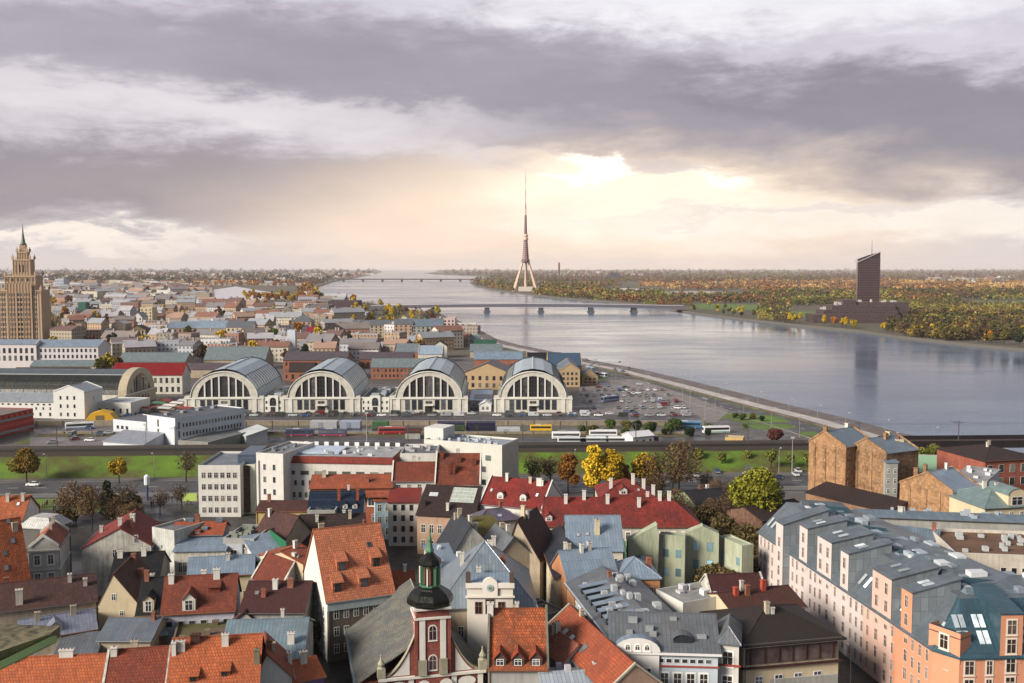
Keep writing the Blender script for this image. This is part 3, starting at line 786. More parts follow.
def asphalt_mat(c):
    c = G(c, 1.2)
    def f(q, b, tc):
        ob = tc.outputs['Object']; n = q.noise(ob, .09, 6, .65); n2 = q.noise(ob, 1.1, 4, .7)
        cc = q.ramp(n, [(.3, dk(c,.7)), (.5, c), (.7, dk(c,1.5))]); cc = q.mix(q.m('MULTIPLY', n2, .4), cc, dk(c,.6))
        setc(q, b, cc); q.l.new(q.ramp(n, [(.4,.35),(.6,.8)]), b.inputs['Roughness'])
    return mat(key('asphalt', c), f)
ASPH = asphalt_mat((.075,.072,.074)); PAVE = asphalt_mat((.19,.17,.16)); LIGHTP = asphalt_mat((.27,.245,.23)); COB = asphalt_mat((.045,.042,.038)); KERB = asphalt_mat((.15,.14,.13)); PAVE = asphalt_mat((.105,.095,.088))
def grass_mat(c, c2):
    c = G(c, 1.28); c2 = G(c2, 1.28)
    def f(q, b, tc):
        ob = tc.outputs['Object']; n = q.noise(ob, .07, 6, .7); n2 = q.noise(ob, .9, 5, .75)
        cc = q.ramp(n, [(.43, c2), (.54, c), (.66, dk(c,1.35))]); cc = q.mix(q.m('MULTIPLY', n2, .6), cc, dk(c,.5))
        setc(q, b, cc); b.inputs['Roughness'].default_value = .95; bump(q, b, n2, .6, .3)
    return mat(key('grass', c), f)
GRASS = grass_mat((.13,.215,.012), (.12,.10,.025)); GRASS2 = grass_mat((.13,.22,.03), (.12,.15,.04))
STONE = asphalt_mat((.13,.105,.095))
def offset(pl, d):
    out = []
    for i, p in enumerate(pl):
        a = pl[max(0, i-1)]; c = pl[min(len(pl)-1, i+1)]; t = Vector((c[0]-a[0], c[1]-a[1])).normalized()
        out.append((p[0]-t.y*d, p[1]+t.x*d))
    return out
SH = [(214,362), (193,395)]+XY(SHORE)
def strip(name, d0, d1, z, m, i0=0, i1=None, th=0.0):
    a, c = offset(SH, d0)[i0:i1], offset(SH, d1)[i0:i1]; b = MB()
    for k in range(len(a)-1):
        b.poly([(a[k][0],a[k][1],z),(a[k+1][0],a[k+1][1],z),(c[k+1][0],c[k+1][1],z),(c[k][0],c[k][1],z)][::-1], m)
        if th:
            for e in (a, c): b.poly([(e[k][0],e[k][1],z-th),(e[k+1][0],e[k+1][1],z-th),(e[k+1][0],e[k+1][1],z),(e[k][0],e[k][1],z)], m)
    return tag(b.build(name), kind='structure')
# near ground sheets
sheet('old_town_street', [(-420,20), (300,20), (240,300), (-420,300)], .006, COB)
sheet('market_square', [(-600,300), (214,300), (214,362), (193,395)]+offset(SH, 20)[2:8]+[(-20,800), (-600,800)], .004, PAVE)
strip('stone_embankment', 0.2, 13, .012, STONE)
strip('promenade', 13, 24, .016, asphalt_mat((.40,.37,.35)))
strip('embankment_road', 27, 46, .016, ASPH, 0, 10)
strip('verge_grass', 46.5, 55, .02, GRASS2, 3, 9)
strip('verge_grass', 25.2, 27, .02, GRASS, 1, 10)
strip('kerb', 46.0, 46.5, .12, LIGHTP, 0, 10, .12)
w = strip('embankment_wall', 24.3, 25.0, .9, STONE, 0, 9, .9); w.pop('kind', None) if hasattr(w,'pop') else None
if 'kind' in w: del w['kind']
tag(w, 'long low stone wall between promenade and riverside road', 'wall')
# lane marks on the riverside road
b = MB(); c_ = offset(SH, 36.5); wl = flat((.75,.75,.73), .7)
for k in range(1, 7):
    a, e = Vector(c_[k]), Vector(c_[k+1]); L = (e-a).length; t = (e-a)/L; nn = Vector((-t.y, t.x))*.12
    s_ = 0
    while s_ < L-4:
        p, r_ = a+t*s_, a+t*(s_+3.5); b.poly([(p-nn).to_3d()+Vector((0,0,.022)), (r_-nn).to_3d()+Vector((0,0,.022)), (r_+nn).to_3d()+Vector((0,0,.022)), (p+nn).to_3d()+Vector((0,0,.022))], wl); s_ += 9
tag(b.build('road_marking'), kind='structure')
# green beds near the river road
sheet('lawn', [P(712,410), P(735,413.5), P(775,416), P(792,422), P(760,423), P(720,418)], .03, GRASS2)
sheet('lawn', [P(742,424), P(790,424), P(798,428), P(770,430), P(742,428)], .03, GRASS2)
sheet('lawn', [P(800,432), P(815,431), P(822,436), P(802,437)], .03, GRASS2)

# railway embankment (own frame: runs nearly across the view)
RW0 = Vector((-100, 357, 0)); RWA = math.atan(.046)
def RW(u, v, z=0.0): return Vector((RW0.x+u*math.cos(RWA)-v*math.sin(RWA), RW0.y+u*math.sin(RWA)+v*math.cos(RWA), z))
BAL = flat((.085,.07,.06), .95); RAILM = flat((.22,.19,.17), .5, .6); CONC = plaster((.30,.27,.24), .6)
b = MB(); U0, U1 = -420, 242; EH = 6.0
for u in range(U0, U1, 6):
    b.poly([RW(u,0,EH), RW(u+6,0,EH), RW(u+6,13,EH), RW(u,13,EH)], BAL)
    b.poly([RW(u,-1.2,EH-1.4), RW(u+6,-1.2,EH-1.4), RW(u+6,0,EH), RW(u,0,EH)], BAL)
    b.poly([RW(u+6,14,0), RW(u,14,0), RW(u,13,EH), RW(u+6,13,EH)], CONC)
b.poly([RW(U1,0,0), RW(U1,14,0), RW(U1,13,EH), RW(U1,0,EH)], CONC)
tag(b.build('railway_embankment'), kind='structure')
b = MB(); rr = random.Random(3)
for u in range(U0, U1, 6):
    for v0, v1, z0, z1 in ((-17,-12,0,1.2),(-12,-6,1.2,3.2),(-6,-1.2,3.2,EH-1.4)):
        b.poly([RW(u,v0,z0+.02), RW(u+6,v0,z0+.02), RW(u+6,v1,z1+.02), RW(u,v1,z1+.02)], GRASS)
tag(b.build('grass_slope'), kind='structure')
b = MB()
for v in (2.5, 3.95, 7.5, 8.95):
    p0, p1 = RW(U0,v,EH+.18), RW(U1+60,v,EH+.18)
    b.slab([p0-Vector((0,.05,0)), p1-Vector((0,.05,0)), p1+Vector((0,.05,0)), p0+Vector((0,.05,0))], .14, RAILM)
tag(b.build('railway_track'), kind='structure')
# parapet fence along the track
b = MB(); fm = flat((.05,.045,.045), .8)
p = [RW(U0,.2,EH), RW(U1,.2,EH)]; b.slab([p[0]+Vector((0,0,1.0)), p[1]+Vector((0,0,1.0)), p[1]+Vector((0,.12,1.0)), p[0]+Vector((0,.12,1.0))], 1.0, fm)
tag(b.build('railway_wall'), 'long low dark brown wall along the top of the grass railway bank', 'wall')
# bridge over the river at the right
rb = empty('railway_bridge', 'dark steel railway bridge crossing the river at the right edge', 'bridge', RW(U1,6,0), RWA)
b = MB(); dm = flat((.05,.04,.045), .7, .3)
b.box(0,-6,4.6,420,-5.6,7.4,dm,bottom=True); b.box(0,6,4.6,420,6.4,7.4,dm,bottom=True)
for x in range(0, 420, 6): b.box(x,-6.2,4.6,x+.3,-6.0,7.4,dm)
b.build('girder', rb); b = MB(); b.box(0,-5.6,5.2,420,6,5.9,BAL,bottom=True); b.build('deck', rb)
for x in (3, 40, 90, 150, 220, 300): b = MB(); b.box(x-2,-6,-5,x+2,6,4.6,CONC); b.build('pier', rb)
# street south of the bank
def rsheet(name, u0, u1, v0, v1, z, m):
    return sheet(name, [RW(u0,v0), RW(u1,v0), RW(u1,v1), RW(u0,v1)], z, m)
rsheet('road', -420, 330, -42, -22, .03, ASPH); rsheet('pavement', -420, 330, -22, -19, .12, KERB); rsheet('pavement', -420, 330, -47, -42, .12, KERB)
rsheet('path', -420, 330, -19, -17, .05, asphalt_mat((.13,.09,.06)))
b = MB()
for u in range(-400, 320, 9):
    q = [RW(u,-32.1,.04), RW(u+3.5,-32.1,.04), RW(u+3.5,-31.9,.04), RW(u,-31.9,.04)]; b.poly(q, wl)
for v in (-41.3, -22.7): b.poly([RW(-420,v-.08,.04), RW(330,v-.08,.04), RW(330,v+.08,.04), RW(-420,v+.08,.04)], wl)
tag(b.build('road_marking'), kind='structure')
for k, (u0,u1,v0,v1) in enumerate([(-60,-40,-62,-48),(-36,-18,-66,-50),(140,175,-56,-48)]): rsheet('lawn', u0, u1, v0, v1, .03, GRASS)

# canal behind the railway with its pale quays, and the yards beside it
QUAY = plaster((.36,.32,.26), .7)
sheet('canal', [(-230,431),(75,431),(75,452),(-230,452)], .02, STILL)
for nm, (x0,y0,x1,y1,h) in (('far', (-235,452.3,88,453.6,2.2)), ('near', (-200,429.5,75,430.4,.9))):
    b = MB(); b.box(x0,y0,0,x1,y1,h,QUAY,top=LIGHTP)
    for x in range(int(x0)+4, int(x1)-2, 12): b.box(x,y0-.25,0,x+1.0,y0,h+.1,QUAY)
    tag(b.build('quay_wall'), ('pale stone quay wall on the market side of the canal' if nm == 'far' else 'low stone quay wall on the railway side of the canal'), 'wall')
sheet('yard_grass', [(-205,405),(-130,405),(-120,429),(-205,429)], .03, GRASS)
sheet('yard', [(-128,392),(70,392),(70,428),(-128,428)], .03, ASPH)
sheet('yard_grass', [(-20,392),(18,392),(18,400),(-20,400)], .05, GRASS)
DG = grass_mat((.11,.10,.03),(.16,.11,.07)); sheet('yard_grass', [(-205,421),(75,421),(75,429),(-205,429)], .06, DG); sheet('yard_grass', [(-205,386),(70,389),(70,392),(-205,391)], .06, DG)
sheet('quay_street', [(-240,455),(90,455),(90,484),(-240,484)], .03, ASPH)
sheet('car_park', [(91,462)]+[(96,462),(110,500),(100,560),(82,640),(40,640),(40,485),(91,485)], .034, asphalt_mat((.19,.168,.16)))
sheet('car_park', [P(30,447), P(105,447), P(130,432), P(125,418), P(60,425), P(30,432)], .036, asphalt_mat((.16,.145,.15)))
b = MB()
for i in range(12):
    for yy in (505, 530, 555, 580): b.poly([(40+i*4.2,yy,.04),(40.15+i*4.2,yy,.04),(40.15+i*4.2,yy+5,.04),(40+i*4.2,yy+5,.04)], wl)
tag(b.build('parking_marking'), kind='structure')

# road bridge far out on the river
RBY = 1700; rbz = 9.5
rb = empty('road_bridge', 'long grey road bridge low over the river before the tower', 'bridge', (P(372,307).x*RBY/P(372,307).y, RBY, 0))
x0 = (372-512)/FPX*RBY; x1 = (682-512)/FPX*RBY; L = x1-x0; bm_ = plaster((.20,.20,.24), .3); b = MB()
N = 24
for k in range(N):
    def zz(t): return 8+3.2*math.sin(math.pi*t)
    a, c = k/N, (k+1)/N; za, zc = zz(a), zz(c)
    b.slab([(a*L,-13,za),(c*L,-13,zc),(c*L,13,zc),(a*L,13,za)], 5.0, bm_)
    b.slab([(a*L,-13.2,za+1.1),(c*L,-13.2,zc+1.1),(c*L,-13,zc+1.1),(a*L,-13,za+1.1)], 1.1, flat((.5,.48,.5)))
b.build('deck', rb)
for pxx in (434, 487, 541, 591, 634):
    x = (pxx-512)/FPX*RBY-x0; b = MB(); b.box(x-4,-11,-4,x+4,11,4.2,flat((.13,.14,.17),.9)); b.box(x-5.5,-12,-4,x+5.5,12,-1.4,flat((.16,.16,.18),.9)); b.build('pier', rb)
for k in range(9):
    x = L*(k+.5)/9; b = MB(); b.tube((x,-11,8),(x,-11,19),.22,.12,flat((.3,.3,.3)),5); b.build('lamp_post', rb)
FBY = 5600; x0 = (338-512)/FPX*FBY; x1 = (474-512)/FPX*FBY
rb = empty('railway_bridge', 'thin distant railway bridge far up the river near the horizon', 'bridge', (x0, FBY, 0))
b = MB(); fmm = flat((.10,.085,.095), .8); b.box(0,-5,6,x1-x0,5,12,fmm,bottom=True); b.build('girder', rb)
for k in range(7): x = (x1-x0)*(k+.3)/7; b = MB(); b.box(x-6,-5,-4,x+6,5,6,fmm); b.build('pier', rb)

# haze
def make_haze():
    m = bpy.data.materials.new('haze_air'); m.use_nodes = True; n = m.node_tree.nodes; n.clear()
    out = n.new('ShaderNodeOutputMaterial'); v = n.new('ShaderNodeVolumePrincipled')
    v.inputs['Color'].default_value = (.96,.89,.88,1); v.inputs['Density'].default_value = HAZE_D; v.inputs['Anisotropy'].default_value = .0
    m.node_tree.links.new(v.outputs[0], out.inputs['Volume'])
    b = MB(); b.box(-42000,-310,-6,42000,42000,395, m, bottom=True); o = b.build('haze'); tag(o, kind='stuff')
HAZE_D = 2.8e-5
make_haze()
# ================================================================ LANDMARKS
CREAM = plaster((.63,.61,.56), .5); CREAM2 = plaster((.70,.69,.65), .35)
def dep(A, C, h): return (P(C[0], C[1], h)-P(A[0], A[1], h)).length
def pavilion(cx, y0, label, lean):
    root = empty('market_pavilion', label, 'market hall', (cx, y0, 0), lean, 'arched market pavilions in a row')
    Wd, L, zb = 19.5, 66, 7.2; rx, rz_, gx, gz = 16.4, 13.0, 12.9, 11.0
    b = MB(); n = 20
    def arc(ax, az, k): t = math.pi*k/n; return (-ax*math.cos(t), zb+az*math.sin(t))
    for k in range(n):
        a, c, d, e = arc(rx, rz_, k), arc(rx, rz_, k+1), arc(gx, gz, k+1), arc(gx, gz, k)
        b.poly([(e[0],0,e[1]),(d[0],0,d[1]),(c[0],0,c[1]),(a[0],0,a[1])], CREAM)
        b.poly([(a[0],0,a[1]),(c[0],0,c[1]),(c[0],2.2,c[1]),(a[0],2.2,a[1])], CREAM)
        b.poly([(d[0],0,d[1]),(e[0],0,e[1]),(e[0],.9,e[1]),(d[0],.9,d[1])], CREAM)
        a2, c2 = arc(rx+.35, rz_+.35, k), arc(rx+.35, rz_+.35, k+1)
        b.poly([(a[0],-.35,a[1]),(c[0],-.35,c[1]),(c2[0],-.35,c2[1]),(a2[0],-.35,a2[1])][::-1], CREAM2); b.poly([(a2[0],-.35,a2[1]),(c2[0],-.35,c2[1]),(c2[0],2.3,c2[1]),(a2[0],2.3,a2[1])], CREAM2)
    b.box(-Wd, 0, 0, Wd, 3, zb-.003, CREAM); b.box(-Wd-.3,-.4,zb-.5,Wd+.3,-.003,zb+.15,CREAM2,bottom=True)
    for s in (-1, 1):
        b.box(s*Wd-(1.2 if s>0 else 0), -.25, 0, s*Wd+(0 if s>0 else 1.2), -.004, zb-.52, CREAM2); b.box(s*15.2-.9,-.3,0,s*15.2+.9,-.004,zb-.52,CREAM2)
        b.box(min(s*17,s*Wd),0.01,zb+.16,max(s*17,s*Wd),3,zb+1.0,CREAM)
    b.build('facade', root)
    # glass arch: seven lights between thick piers
    edges = [-12.9,-9.5,-6.0,-2.4,2.4,6.0,9.5,12.9]; gl = glassm((.035,.035,.045), .12)
    def hz(x): return gz*math.sqrt(max(0, 1-(x/gx)**2))
    for a, c in zip(edges, edges[1:]):
        g = MB(); a_, c_ = a+.35, c-.35; xs = [a_+(c_-a_)*i/5 for i in range(6)]
        g.poly([(a_,.55,zb+.5),(c_,.55,zb+.5)]+[(x,.55,zb+max(.55,hz(x))) for x in reversed(xs)], gl)
        fm = flat((.14,.13,.13))
        for i in range(1, 3): x = a_+(c_-a_)*i/3; g.box(x-.05,.44,zb+.5,x+.05,.54,zb+max(.6,hz(x)),fm)
        z = zb+2.6
        while z < zb+min(hz(a_),hz(c_)): g.box(a_,.44,z-.05,c_,.53,z+.05,fm); z += 2.2
        g.build('window', root)
    b = MB()
    for x in edges[1:-1]: b.box(x-.36,.02,zb,x+.36,.9,zb+hz(x)+.1,CREAM2)
    b.box(-gx,.05,zb,gx,.9,zb+.5,CREAM2); b.build('mullion', root)
    for x in (-10.6,-7.3,-4.2,4.2,7.3,10.6): link('window', window_mesh(2.4,5.0,'d',(.3,.28,.25)), root, (x,-.01,1.3))
    b = MB(); b.box(-1.9,-.06,0,1.9,-.005,3.4,flat((.04,.035,.035))); b.box(-2.3,-1.5,3.4,2.3,-.01,3.7,CREAM2,bottom=True); b.build('door', root)
    link('window', window_mesh(3.4,1.5,'p',(.55,.52,.45)), root, (0,-.01,4.3))
    # roof: faceted shell, glazed lower flanks, light metal above
    prof = [(17.2,7.4),(16.2,11.0),(14.0,14.6),(10.4,18.2),(5.6,20.8),(0,21.8)]
    mr = seam((.48,.56,.60), .4, .5, .9); ml = seam((.56,.60,.60), .35, .45, 1.1); dk_ = flat((.07,.075,.08), .6)
    b = MB(); g = MB()
    for s in (-1, 1):
        for i, ((x0,z0),(x1,z1)) in enumerate(zip(prof, prof[1:])):
            q = [(s*x0,2.1,z0),(s*x0,L,z0),(s*x1,L,z1),(s*x1,2.1,z1)]
            if s < 0: q = q[::-1]
            (g if i in (1,2) else b).poly(q, ml if i in (1,2) else mr)
            b.slab([(s*x0*1.01,L-.6,z0+.5),(s*x1*1.01,L-.6,z1+.5),(s*x1*1.01,L+.3,z1+.5),(s*x0*1.01,L+.3,z0+.5)][::s], .5, dk_)
        for k in range(1, 12):
            y = 2.2+k*(L-3)/12
            for (x0,z0),(x1,z1) in zip(prof[1:3], prof[2:4]): g.tube((s*x0,y,z0+.08),(s*x1,y,z1+.08),.16,.16,dk_,4)
        for (x0, z0) in (prof[1], prof[3]): b.tube((s*x0,2.2,z0+.1),(s*x0,L,z0+.1),.18,.18,dk_,5)
    b.tube((0,2.1,21.9),(0,L,21.9),.3,.3,flat((.5,.52,.53)),6)
    b.poly([(x,L,z) for x,z in prof]+[(-x,L,z) for x,z in reversed(prof[:-1])], CREAM)
    b.build('roof', root); g.build('glazed_strip', root)
    b = MB(); b.box(-17.8,3.001,0,17.8,L,7.4,CREAM2); b.box(-18.1,3.01,7.0,-17.81,L,7.6,CREAM); b.box(17.81,3.01,7.0,18.1,L,7.6,CREAM); b.build('side_wall', root)
    for k in range(10): link('window', window_mesh(2.4,2.2,'p',(.5,.5,.48)), root, (17.82,8+k*5.9,3.4), R(90))
    return root
PV = [((227,411), 'arched market pavilion directly behind the white office, first of four from left'), ((323,411), 'arched market pavilion second from left, between two small portal buildings'),
      ((429,412), 'arched market pavilion third from left, next to the small blue roofed sheds'), ((533,412.5), 'rightmost arched market pavilion beside the car park and brick warehouse')]
pvx = []
for i, ((x, y), lab) in enumerate(PV):
    p = P(x, y); pvx.append((p.x, 494)); pavilion(p.x, 494, lab, R([3.0,2.2,.8,-1.2][i]))
# two-storey portal buildings between the pavilions
for i, (xa, xb, lab) in enumerate([(pvx[0][0]+20, pvx[1][0]-20, 'small cream portal building between the first and second market pavilions'), (pvx[1][0]+20, pvx[2][0]-20, 'small cream portal building between the second and third market pavilions')]):
    B_ = Bld('portal_building', lab, 'building', Vector((xa,495,7)), Vector((xb,495,7)), 7.0, 42, CREAM2)
    B_.roof('flat', .6, flatroof((.10,.11,.12))); w = B_.w
    for a, c in ((0.6, w/2-3), (w/2+3, w-.6)): B_.wins('F', 1.2, 2, 3.0, 2, .9, 1.5, a, c, 'd')
    B_.box('portal', w/2-2.6,-.5,0,w/2+2.6,-.01,8.4,CREAM2); B_.put('window', window_mesh(3.2,4.2,'p',(.3,.3,.3),True), (w/2,-.51,3.2)); B_.box('door', w/2-1.2,-.56,0,w/2+1.2,-.52,2.7, flat((.04,.04,.05)))
    rr = random.Random(i)
    for k in range(14):
        x, y = rr.uniform(2, w-3), rr.uniform(3, 38); c = rr.choice([(.35,.38,.40),(.2,.22,.25),(.55,.58,.6)])
        B_.box('roof_shed', x,y,7.05,x+rr.uniform(1.5,4),y+rr.uniform(3,8),7.2+rr.uniform(.5,2.2), seam(c,.4,.4), parent=B_.roofo)
B_ = Bld('market_shed', 'low shed with pale blue roof between third and fourth market pavilions', 'shed', Vector((pvx[2][0]+20,508,4)), Vector((pvx[2][0]+31,508,4)), 4.2, 30, plaster((.5,.5,.47),.4)); B_.roof('shed', 1.6, seam((.40,.50,.58),.4,.3)); B_.wins('F',1,1,3,3,1.4,1.6)
B_ = Bld('market_shed', 'low white tent roofed stall against the rightmost market pavilion', 'stall', Vector((pvx[3][0]-27,497,4)), Vector((pvx[3][0]-21,497,4)), 3.6, 9, plaster((.68,.68,.66),.1)); B_.roof('front', 1.6, flat((.7,.71,.72))); B_.wins('F',.8,1,3,2,1.4,1.8)
B_ = Bld('market_shed', 'dark grey roofed shed behind the white stall by the rightmost pavilion', 'shed', Vector((pvx[3][0]-30,512,4)), Vector((pvx[3][0]-21,512,4)), 4.5, 30, plaster((.4,.4,.38),.4)); B_.roof('shed', 1.4, seam((.16,.18,.2),.4,.3))
# the fifth hall, turned sideways
def side_hall():
    root = empty('market_pavilion', 'long dark roofed market hall turned sideways with arched end wall at left', 'market hall', (-199, 509, 0), R(90-4), 'arched market pavilions in a row')
    # local: x = along the end wall (depth), y = along the hall to the left
    b = MB(); n = 16; W2 = 17; zb = 6.6; rz_ = 12.6; L = 190
    c0 = 18; END = plaster((.50,.45,.36), .4)
    def arc(ax, az, k): t = math.pi*k/n; return (c0-ax*math.cos(t), zb+az*math.sin(t))
    for k in range(n):
        a, c, d, e = arc(W2, rz_, k), arc(W2, rz_, k+1), arc(11.5, 9.6, k+1), arc(11.5, 9.6, k)
        b.poly([(e[0],0,e[1]),(d[0],0,d[1]),(c[0],0,c[1]),(a[0],0,a[1])], END); b.poly([(a[0],0,a[1]),(c[0],0,c[1]),(c[0],4.5,c[1]),(a[0],4.5,a[1])], END)
    b.box(c0-18.5,0,0,c0+18.5,4.6,zb-.003,END); b.box(c0-18.8,-.3,zb-.4,c0+18.8,-.003,zb+.2,CREAM2)
    b.build('facade', root)
    for x in (-8.6,-5.7,-2.4,2.4,5.7,8.6):
        h = 9.6*math.sqrt(1-(x/11.5)**2); g = MB(); g.box(c0+x-1.1,.3,zb+.3,c0+x+1.1,.5,zb+h-.2,glassm((.16,.14,.12),.2)); g.box(c0+x-.05,.2,zb+.3,c0+x+.05,.29,zb+h-.2,CREAM2); g.build('window', root)
        link('window', window_mesh(1.8,3.4,'d'), root, (c0+x,-.01,1.4))
    g = MB(); g.box(c0-1.2,.3,zb+.3,c0+1.2,.5,zb+9.2,glassm((.16,.14,.12),.2)); g.build('window', root)
    b = MB(); b.box(c0-1.8,-.1,0,c0+1.8,-.01,3.6,flat((.04,.035,.03))); b.build('door', root)
    prof = [(17,6.6),(15.9,9.2),(13.2,12.6),(8.6,15.9),(4.2,17.6),(0,18.4)]
    top = seam((.20,.23,.25),.5,.5,.9); low = seam((.045,.055,.05),.35,.6,1.2,.2); b = MB()
    for s in (-1, 1):
        for i, ((x0,z0),(x1,z1)) in enumerate(zip(prof, prof[1:])):
            q = [(c0+s*x0,4.4,z0),(c0+s*x0,L,z0),(c0+s*x1,L,z1),(c0+s*x1,4.4,z1)]
            b.poly(q if s > 0 else q[::-1], low if i < 3 else top)
        for k in range(30):
            y = 6+k*6.2
            for (x0,z0),(x1,z1) in zip(prof[:3], prof[1:4]): b.tube((c0+s*x0,y,z0+.1),(c0+s*x1,y,z1+.1),.14,.14,flat((.12,.14,.13)),4)
        b.tube((c0+s*8.6,4.4,16.1),(c0+s*8.6,L,16.1),.3,.3,flat((.4,.42,.42)),5)
    b.build('roof', root)
    b = MB(); b.box(1,4.601,0,35,L,6.6,CREAM); b.build('side_wall', root)
    return root
side_hall()
# white two-storey front of that hall with gabled block
h = 9.5; B_ = Bld('market_building', 'long white two storey building with grey metal roof and gabled end block', 'building', Vector((-262,478,h)), Vector((-219.5,474,h)), h-1.5, 16, plaster((.66,.66,.64),.15)); B_.roof('side', 3.2, seam((.42,.45,.47),.4,.3))
B_.wins('F', 6.2, 1, 3, 14, 1.3, .9, 1, 41, 'd'); B_.wins('F', 1.0, 1, 3, 3, 1.2, 1.8, 30, 41, 'd'); B_.wins('F', 4.0, 1, 3, 3, .9, 1.4, 33, 41, 'd')
W_ = Bld('','','', Vector((-219.4,473,10)), Vector((-204,471.5,10)), 13, 17, plaster((.66,.66,.64),.15), parent=B_, base=0); W_.roof('front', 2.8, seam((.38,.42,.45),.4,.3), par=plaster((.66,.66,.64),.15)); W_.wins('F', 1.2, 3, 4.0, 3, 1.1, 1.9, 3, 11, 'd')
W_.wins('R', 8.5, 1, 3, 1, 1.2, 1.8)
B_ = Bld('market_building', 'low pale annex between gabled white block and arched hall end', 'building', Vector((-203.5,484,6)), Vector((-186,482,6)), 6, 20, CREAM2); B_.roof('flat', .5, flatroof((.4,.43,.45))); B_.wins('F', 1.2, 1, 3, 5, 1.2, 2.4, style='d')
B_ = Bld('shopping_centre', 'red striped building with flat brown roof at the left edge', 'building', P(-40,425,9), P(33,409,9), 9, 55, flat((.42,.06,.04),.6)); B_.roof('flat', .4, flatroof((.20,.17,.16)))
for k, z in enumerate((1.0, 3.6, 6.2)): B_.box('band', 0,-.35,z,B_.w,-.01,z+1.0, flat((.55,.10,.07),.5) if k%2 else flat((.34,.33,.33),.6), parent=None)
for k in range(12): B_.box('sign_strip', 1+k*3.6,-.5,7.6,3.0+k*3.6,-.36,8.5, flat((.6,.10,.06),.5))
# white slab office by the railway
h = 12; WH = plaster((.60,.63,.66),.15)
B_ = Bld('office_block', 'narrow white office slab with dark flat roof beside the railway bank', 'office building', (147,416), (175,419.5), h, 36, WH); B_.roof('flat', .5, flatroof((.12,.13,.15)), wtop=flat((.2,.2,.22)))
B_.wins('R', 1.2, 3, 3.5, 19, 1.0, 1.7, 3.5, 34, 'd'); B_.wins('R', .8, 3, 3.5, 1, .9, 2.9, 1.2, 2.4, 'd'); B_.wins('F', .8, 3, 3.7, 1, 1.1, 3.0, 6.3, 7.4, 'd', gl=(.08,.04,.035))
for i in range(4): B_.box('roof_vent', 4,5+i*8,12,6,7+i*8,13,flat((.3,.31,.33)), parent=B_.roofo)
B_ = Bld('office_annex', 'low white annex with dark flat roof left of the white office slab', 'building', P(113,420,5.5), P(146,423,5.5), 5.5, 17, WH); B_.roof('flat', .4, flatroof((.15,.16,.18))); B_.wins('F', 1.8, 1, 3, 3, 1.6, 1.6, 2, 9, 'd')
B_ = Bld('office_annex', 'low shed with pale sloping roof in front of the white office slab', 'shed', P(103,441,3.5), P(144,444,3.5), 3.5, 12, WH); B_.roof('shed', 2.5, seam((.40,.42,.46),.5,.3)); 
B_ = Bld('office_annex', 'low grey annex with wide flat roof right of the white office slab', 'building', P(178,442,4), P(208,444,4), 4.2, 34, plaster((.34,.34,.31),.4), rot=None); B_.roof('flat', .5, flatroof((.17,.18,.18))); 
B_ = Bld('ramp_house', 'small white angular ramp house by the canal quay', 'hut', P(236,432,4), P(246,436,4), 4, 9, plaster((.55,.56,.56),.3)); B_.roof('shed', 2.2, flat((.5,.52,.53)))

# ---------------------------------------------------------------- academy high-rise
def academy():
    Y = 915.0; cx = (23.2-512)/FPX*Y; s_ = Y/FPX
    root = empty('high_rise', 'tall stepped tan stone high-rise with pointed spire at the left edge', 'tower', (cx, Y, 0), R(9)); root.scale = (.86,.86,1)
    st = plaster((.52,.40,.29),.3); st2 = plaster((.60,.49,.38),.25)
    b = MB(); tiers = [(-21,-9,21,22,52), (-15,-7,15,20,65), (-8.6,-1,8.6,15,80), (-5,2,5,12,87), (-3,4,3,10,93)]
    z0 = 0
    for x0,y0,x1,y1,z in tiers: b.box(x0,y0,z0,x1,y1,z,st); z0 = z
    # projecting central bay and corner blocks
    b.box(-12,-11,0,12,-9.001,58,st)
    for s in (-1, 1): b.box(s*17-4,-10,0,s*17+4,-9.002,48,st2)
    def pil(x0,x1,y,z0,z1,n):
        for k in range(n+1): x = x0+(x1-x0)*k/n; b.box(x-.22,y-.35,z0,x+.22,y-.001,z1,st2)
    pil(-21,-13,-10.0,0,51,3); pil(13,21,-10.0,0,51,3); pil(-12,12,-11,0,60,8); pil(-15,15,-7,52,66.5,10); pil(-8.6,8.6,-1,65,82,6); pil(-5,5,2,80,89,4)
    for x0,y0,x1,y1,z in tiers[:4]:
        b.box(x0-.6,y0-.6,z-1.2,x1+.6,y0-.002,z,st2)
        for x,y in ((x0,y0),(x1,y0),(x0,y1),(x1,y1)): b.box(x-.9,y-.9,z,x+.9,y+.9,z+2.6,st2); b.tube((x,y,z+2.6),(x,y,z+5),.7,.05,st2,6)
    for k in range(9): x = -20+k*5; b.box(x-.5,-9.6,52,x+.5,-8.6,54.2,st2)
    b.build('wall', root)
    me = window_mesh(2.3,2.6,'d',(.12,.09,.07))
    for r in range(11):
        for k, x in enumerate((-18.3,-15.6,-9.1,-5.9,-1.5,1.5,5.9,9.1,15.6)):
            if r < 10: link('window', me, root, (x, -11.02 if abs(x)<12 else -10.02, 6+r*4.5))
    for x in (-12.5,-7.5,-2.5,2.5,7.5,12.5): link('window', me, root, (x,-7.02,60))
    for x in (-5.7,-1.9,1.9,5.7): link('window', window_mesh(1.5,7,'d',(.25,.2,.16)), root, (x,-1.02,68))
    b = MB(); b.lathe([(3.2,93),(3.4,94),(2.3,95.5),(1.6,99),(.9,104),(.35,110),(.05,113)], seam((.22,.24,.22),.5,.3), 8, 0, 7); b.build('spire', root)
academy()

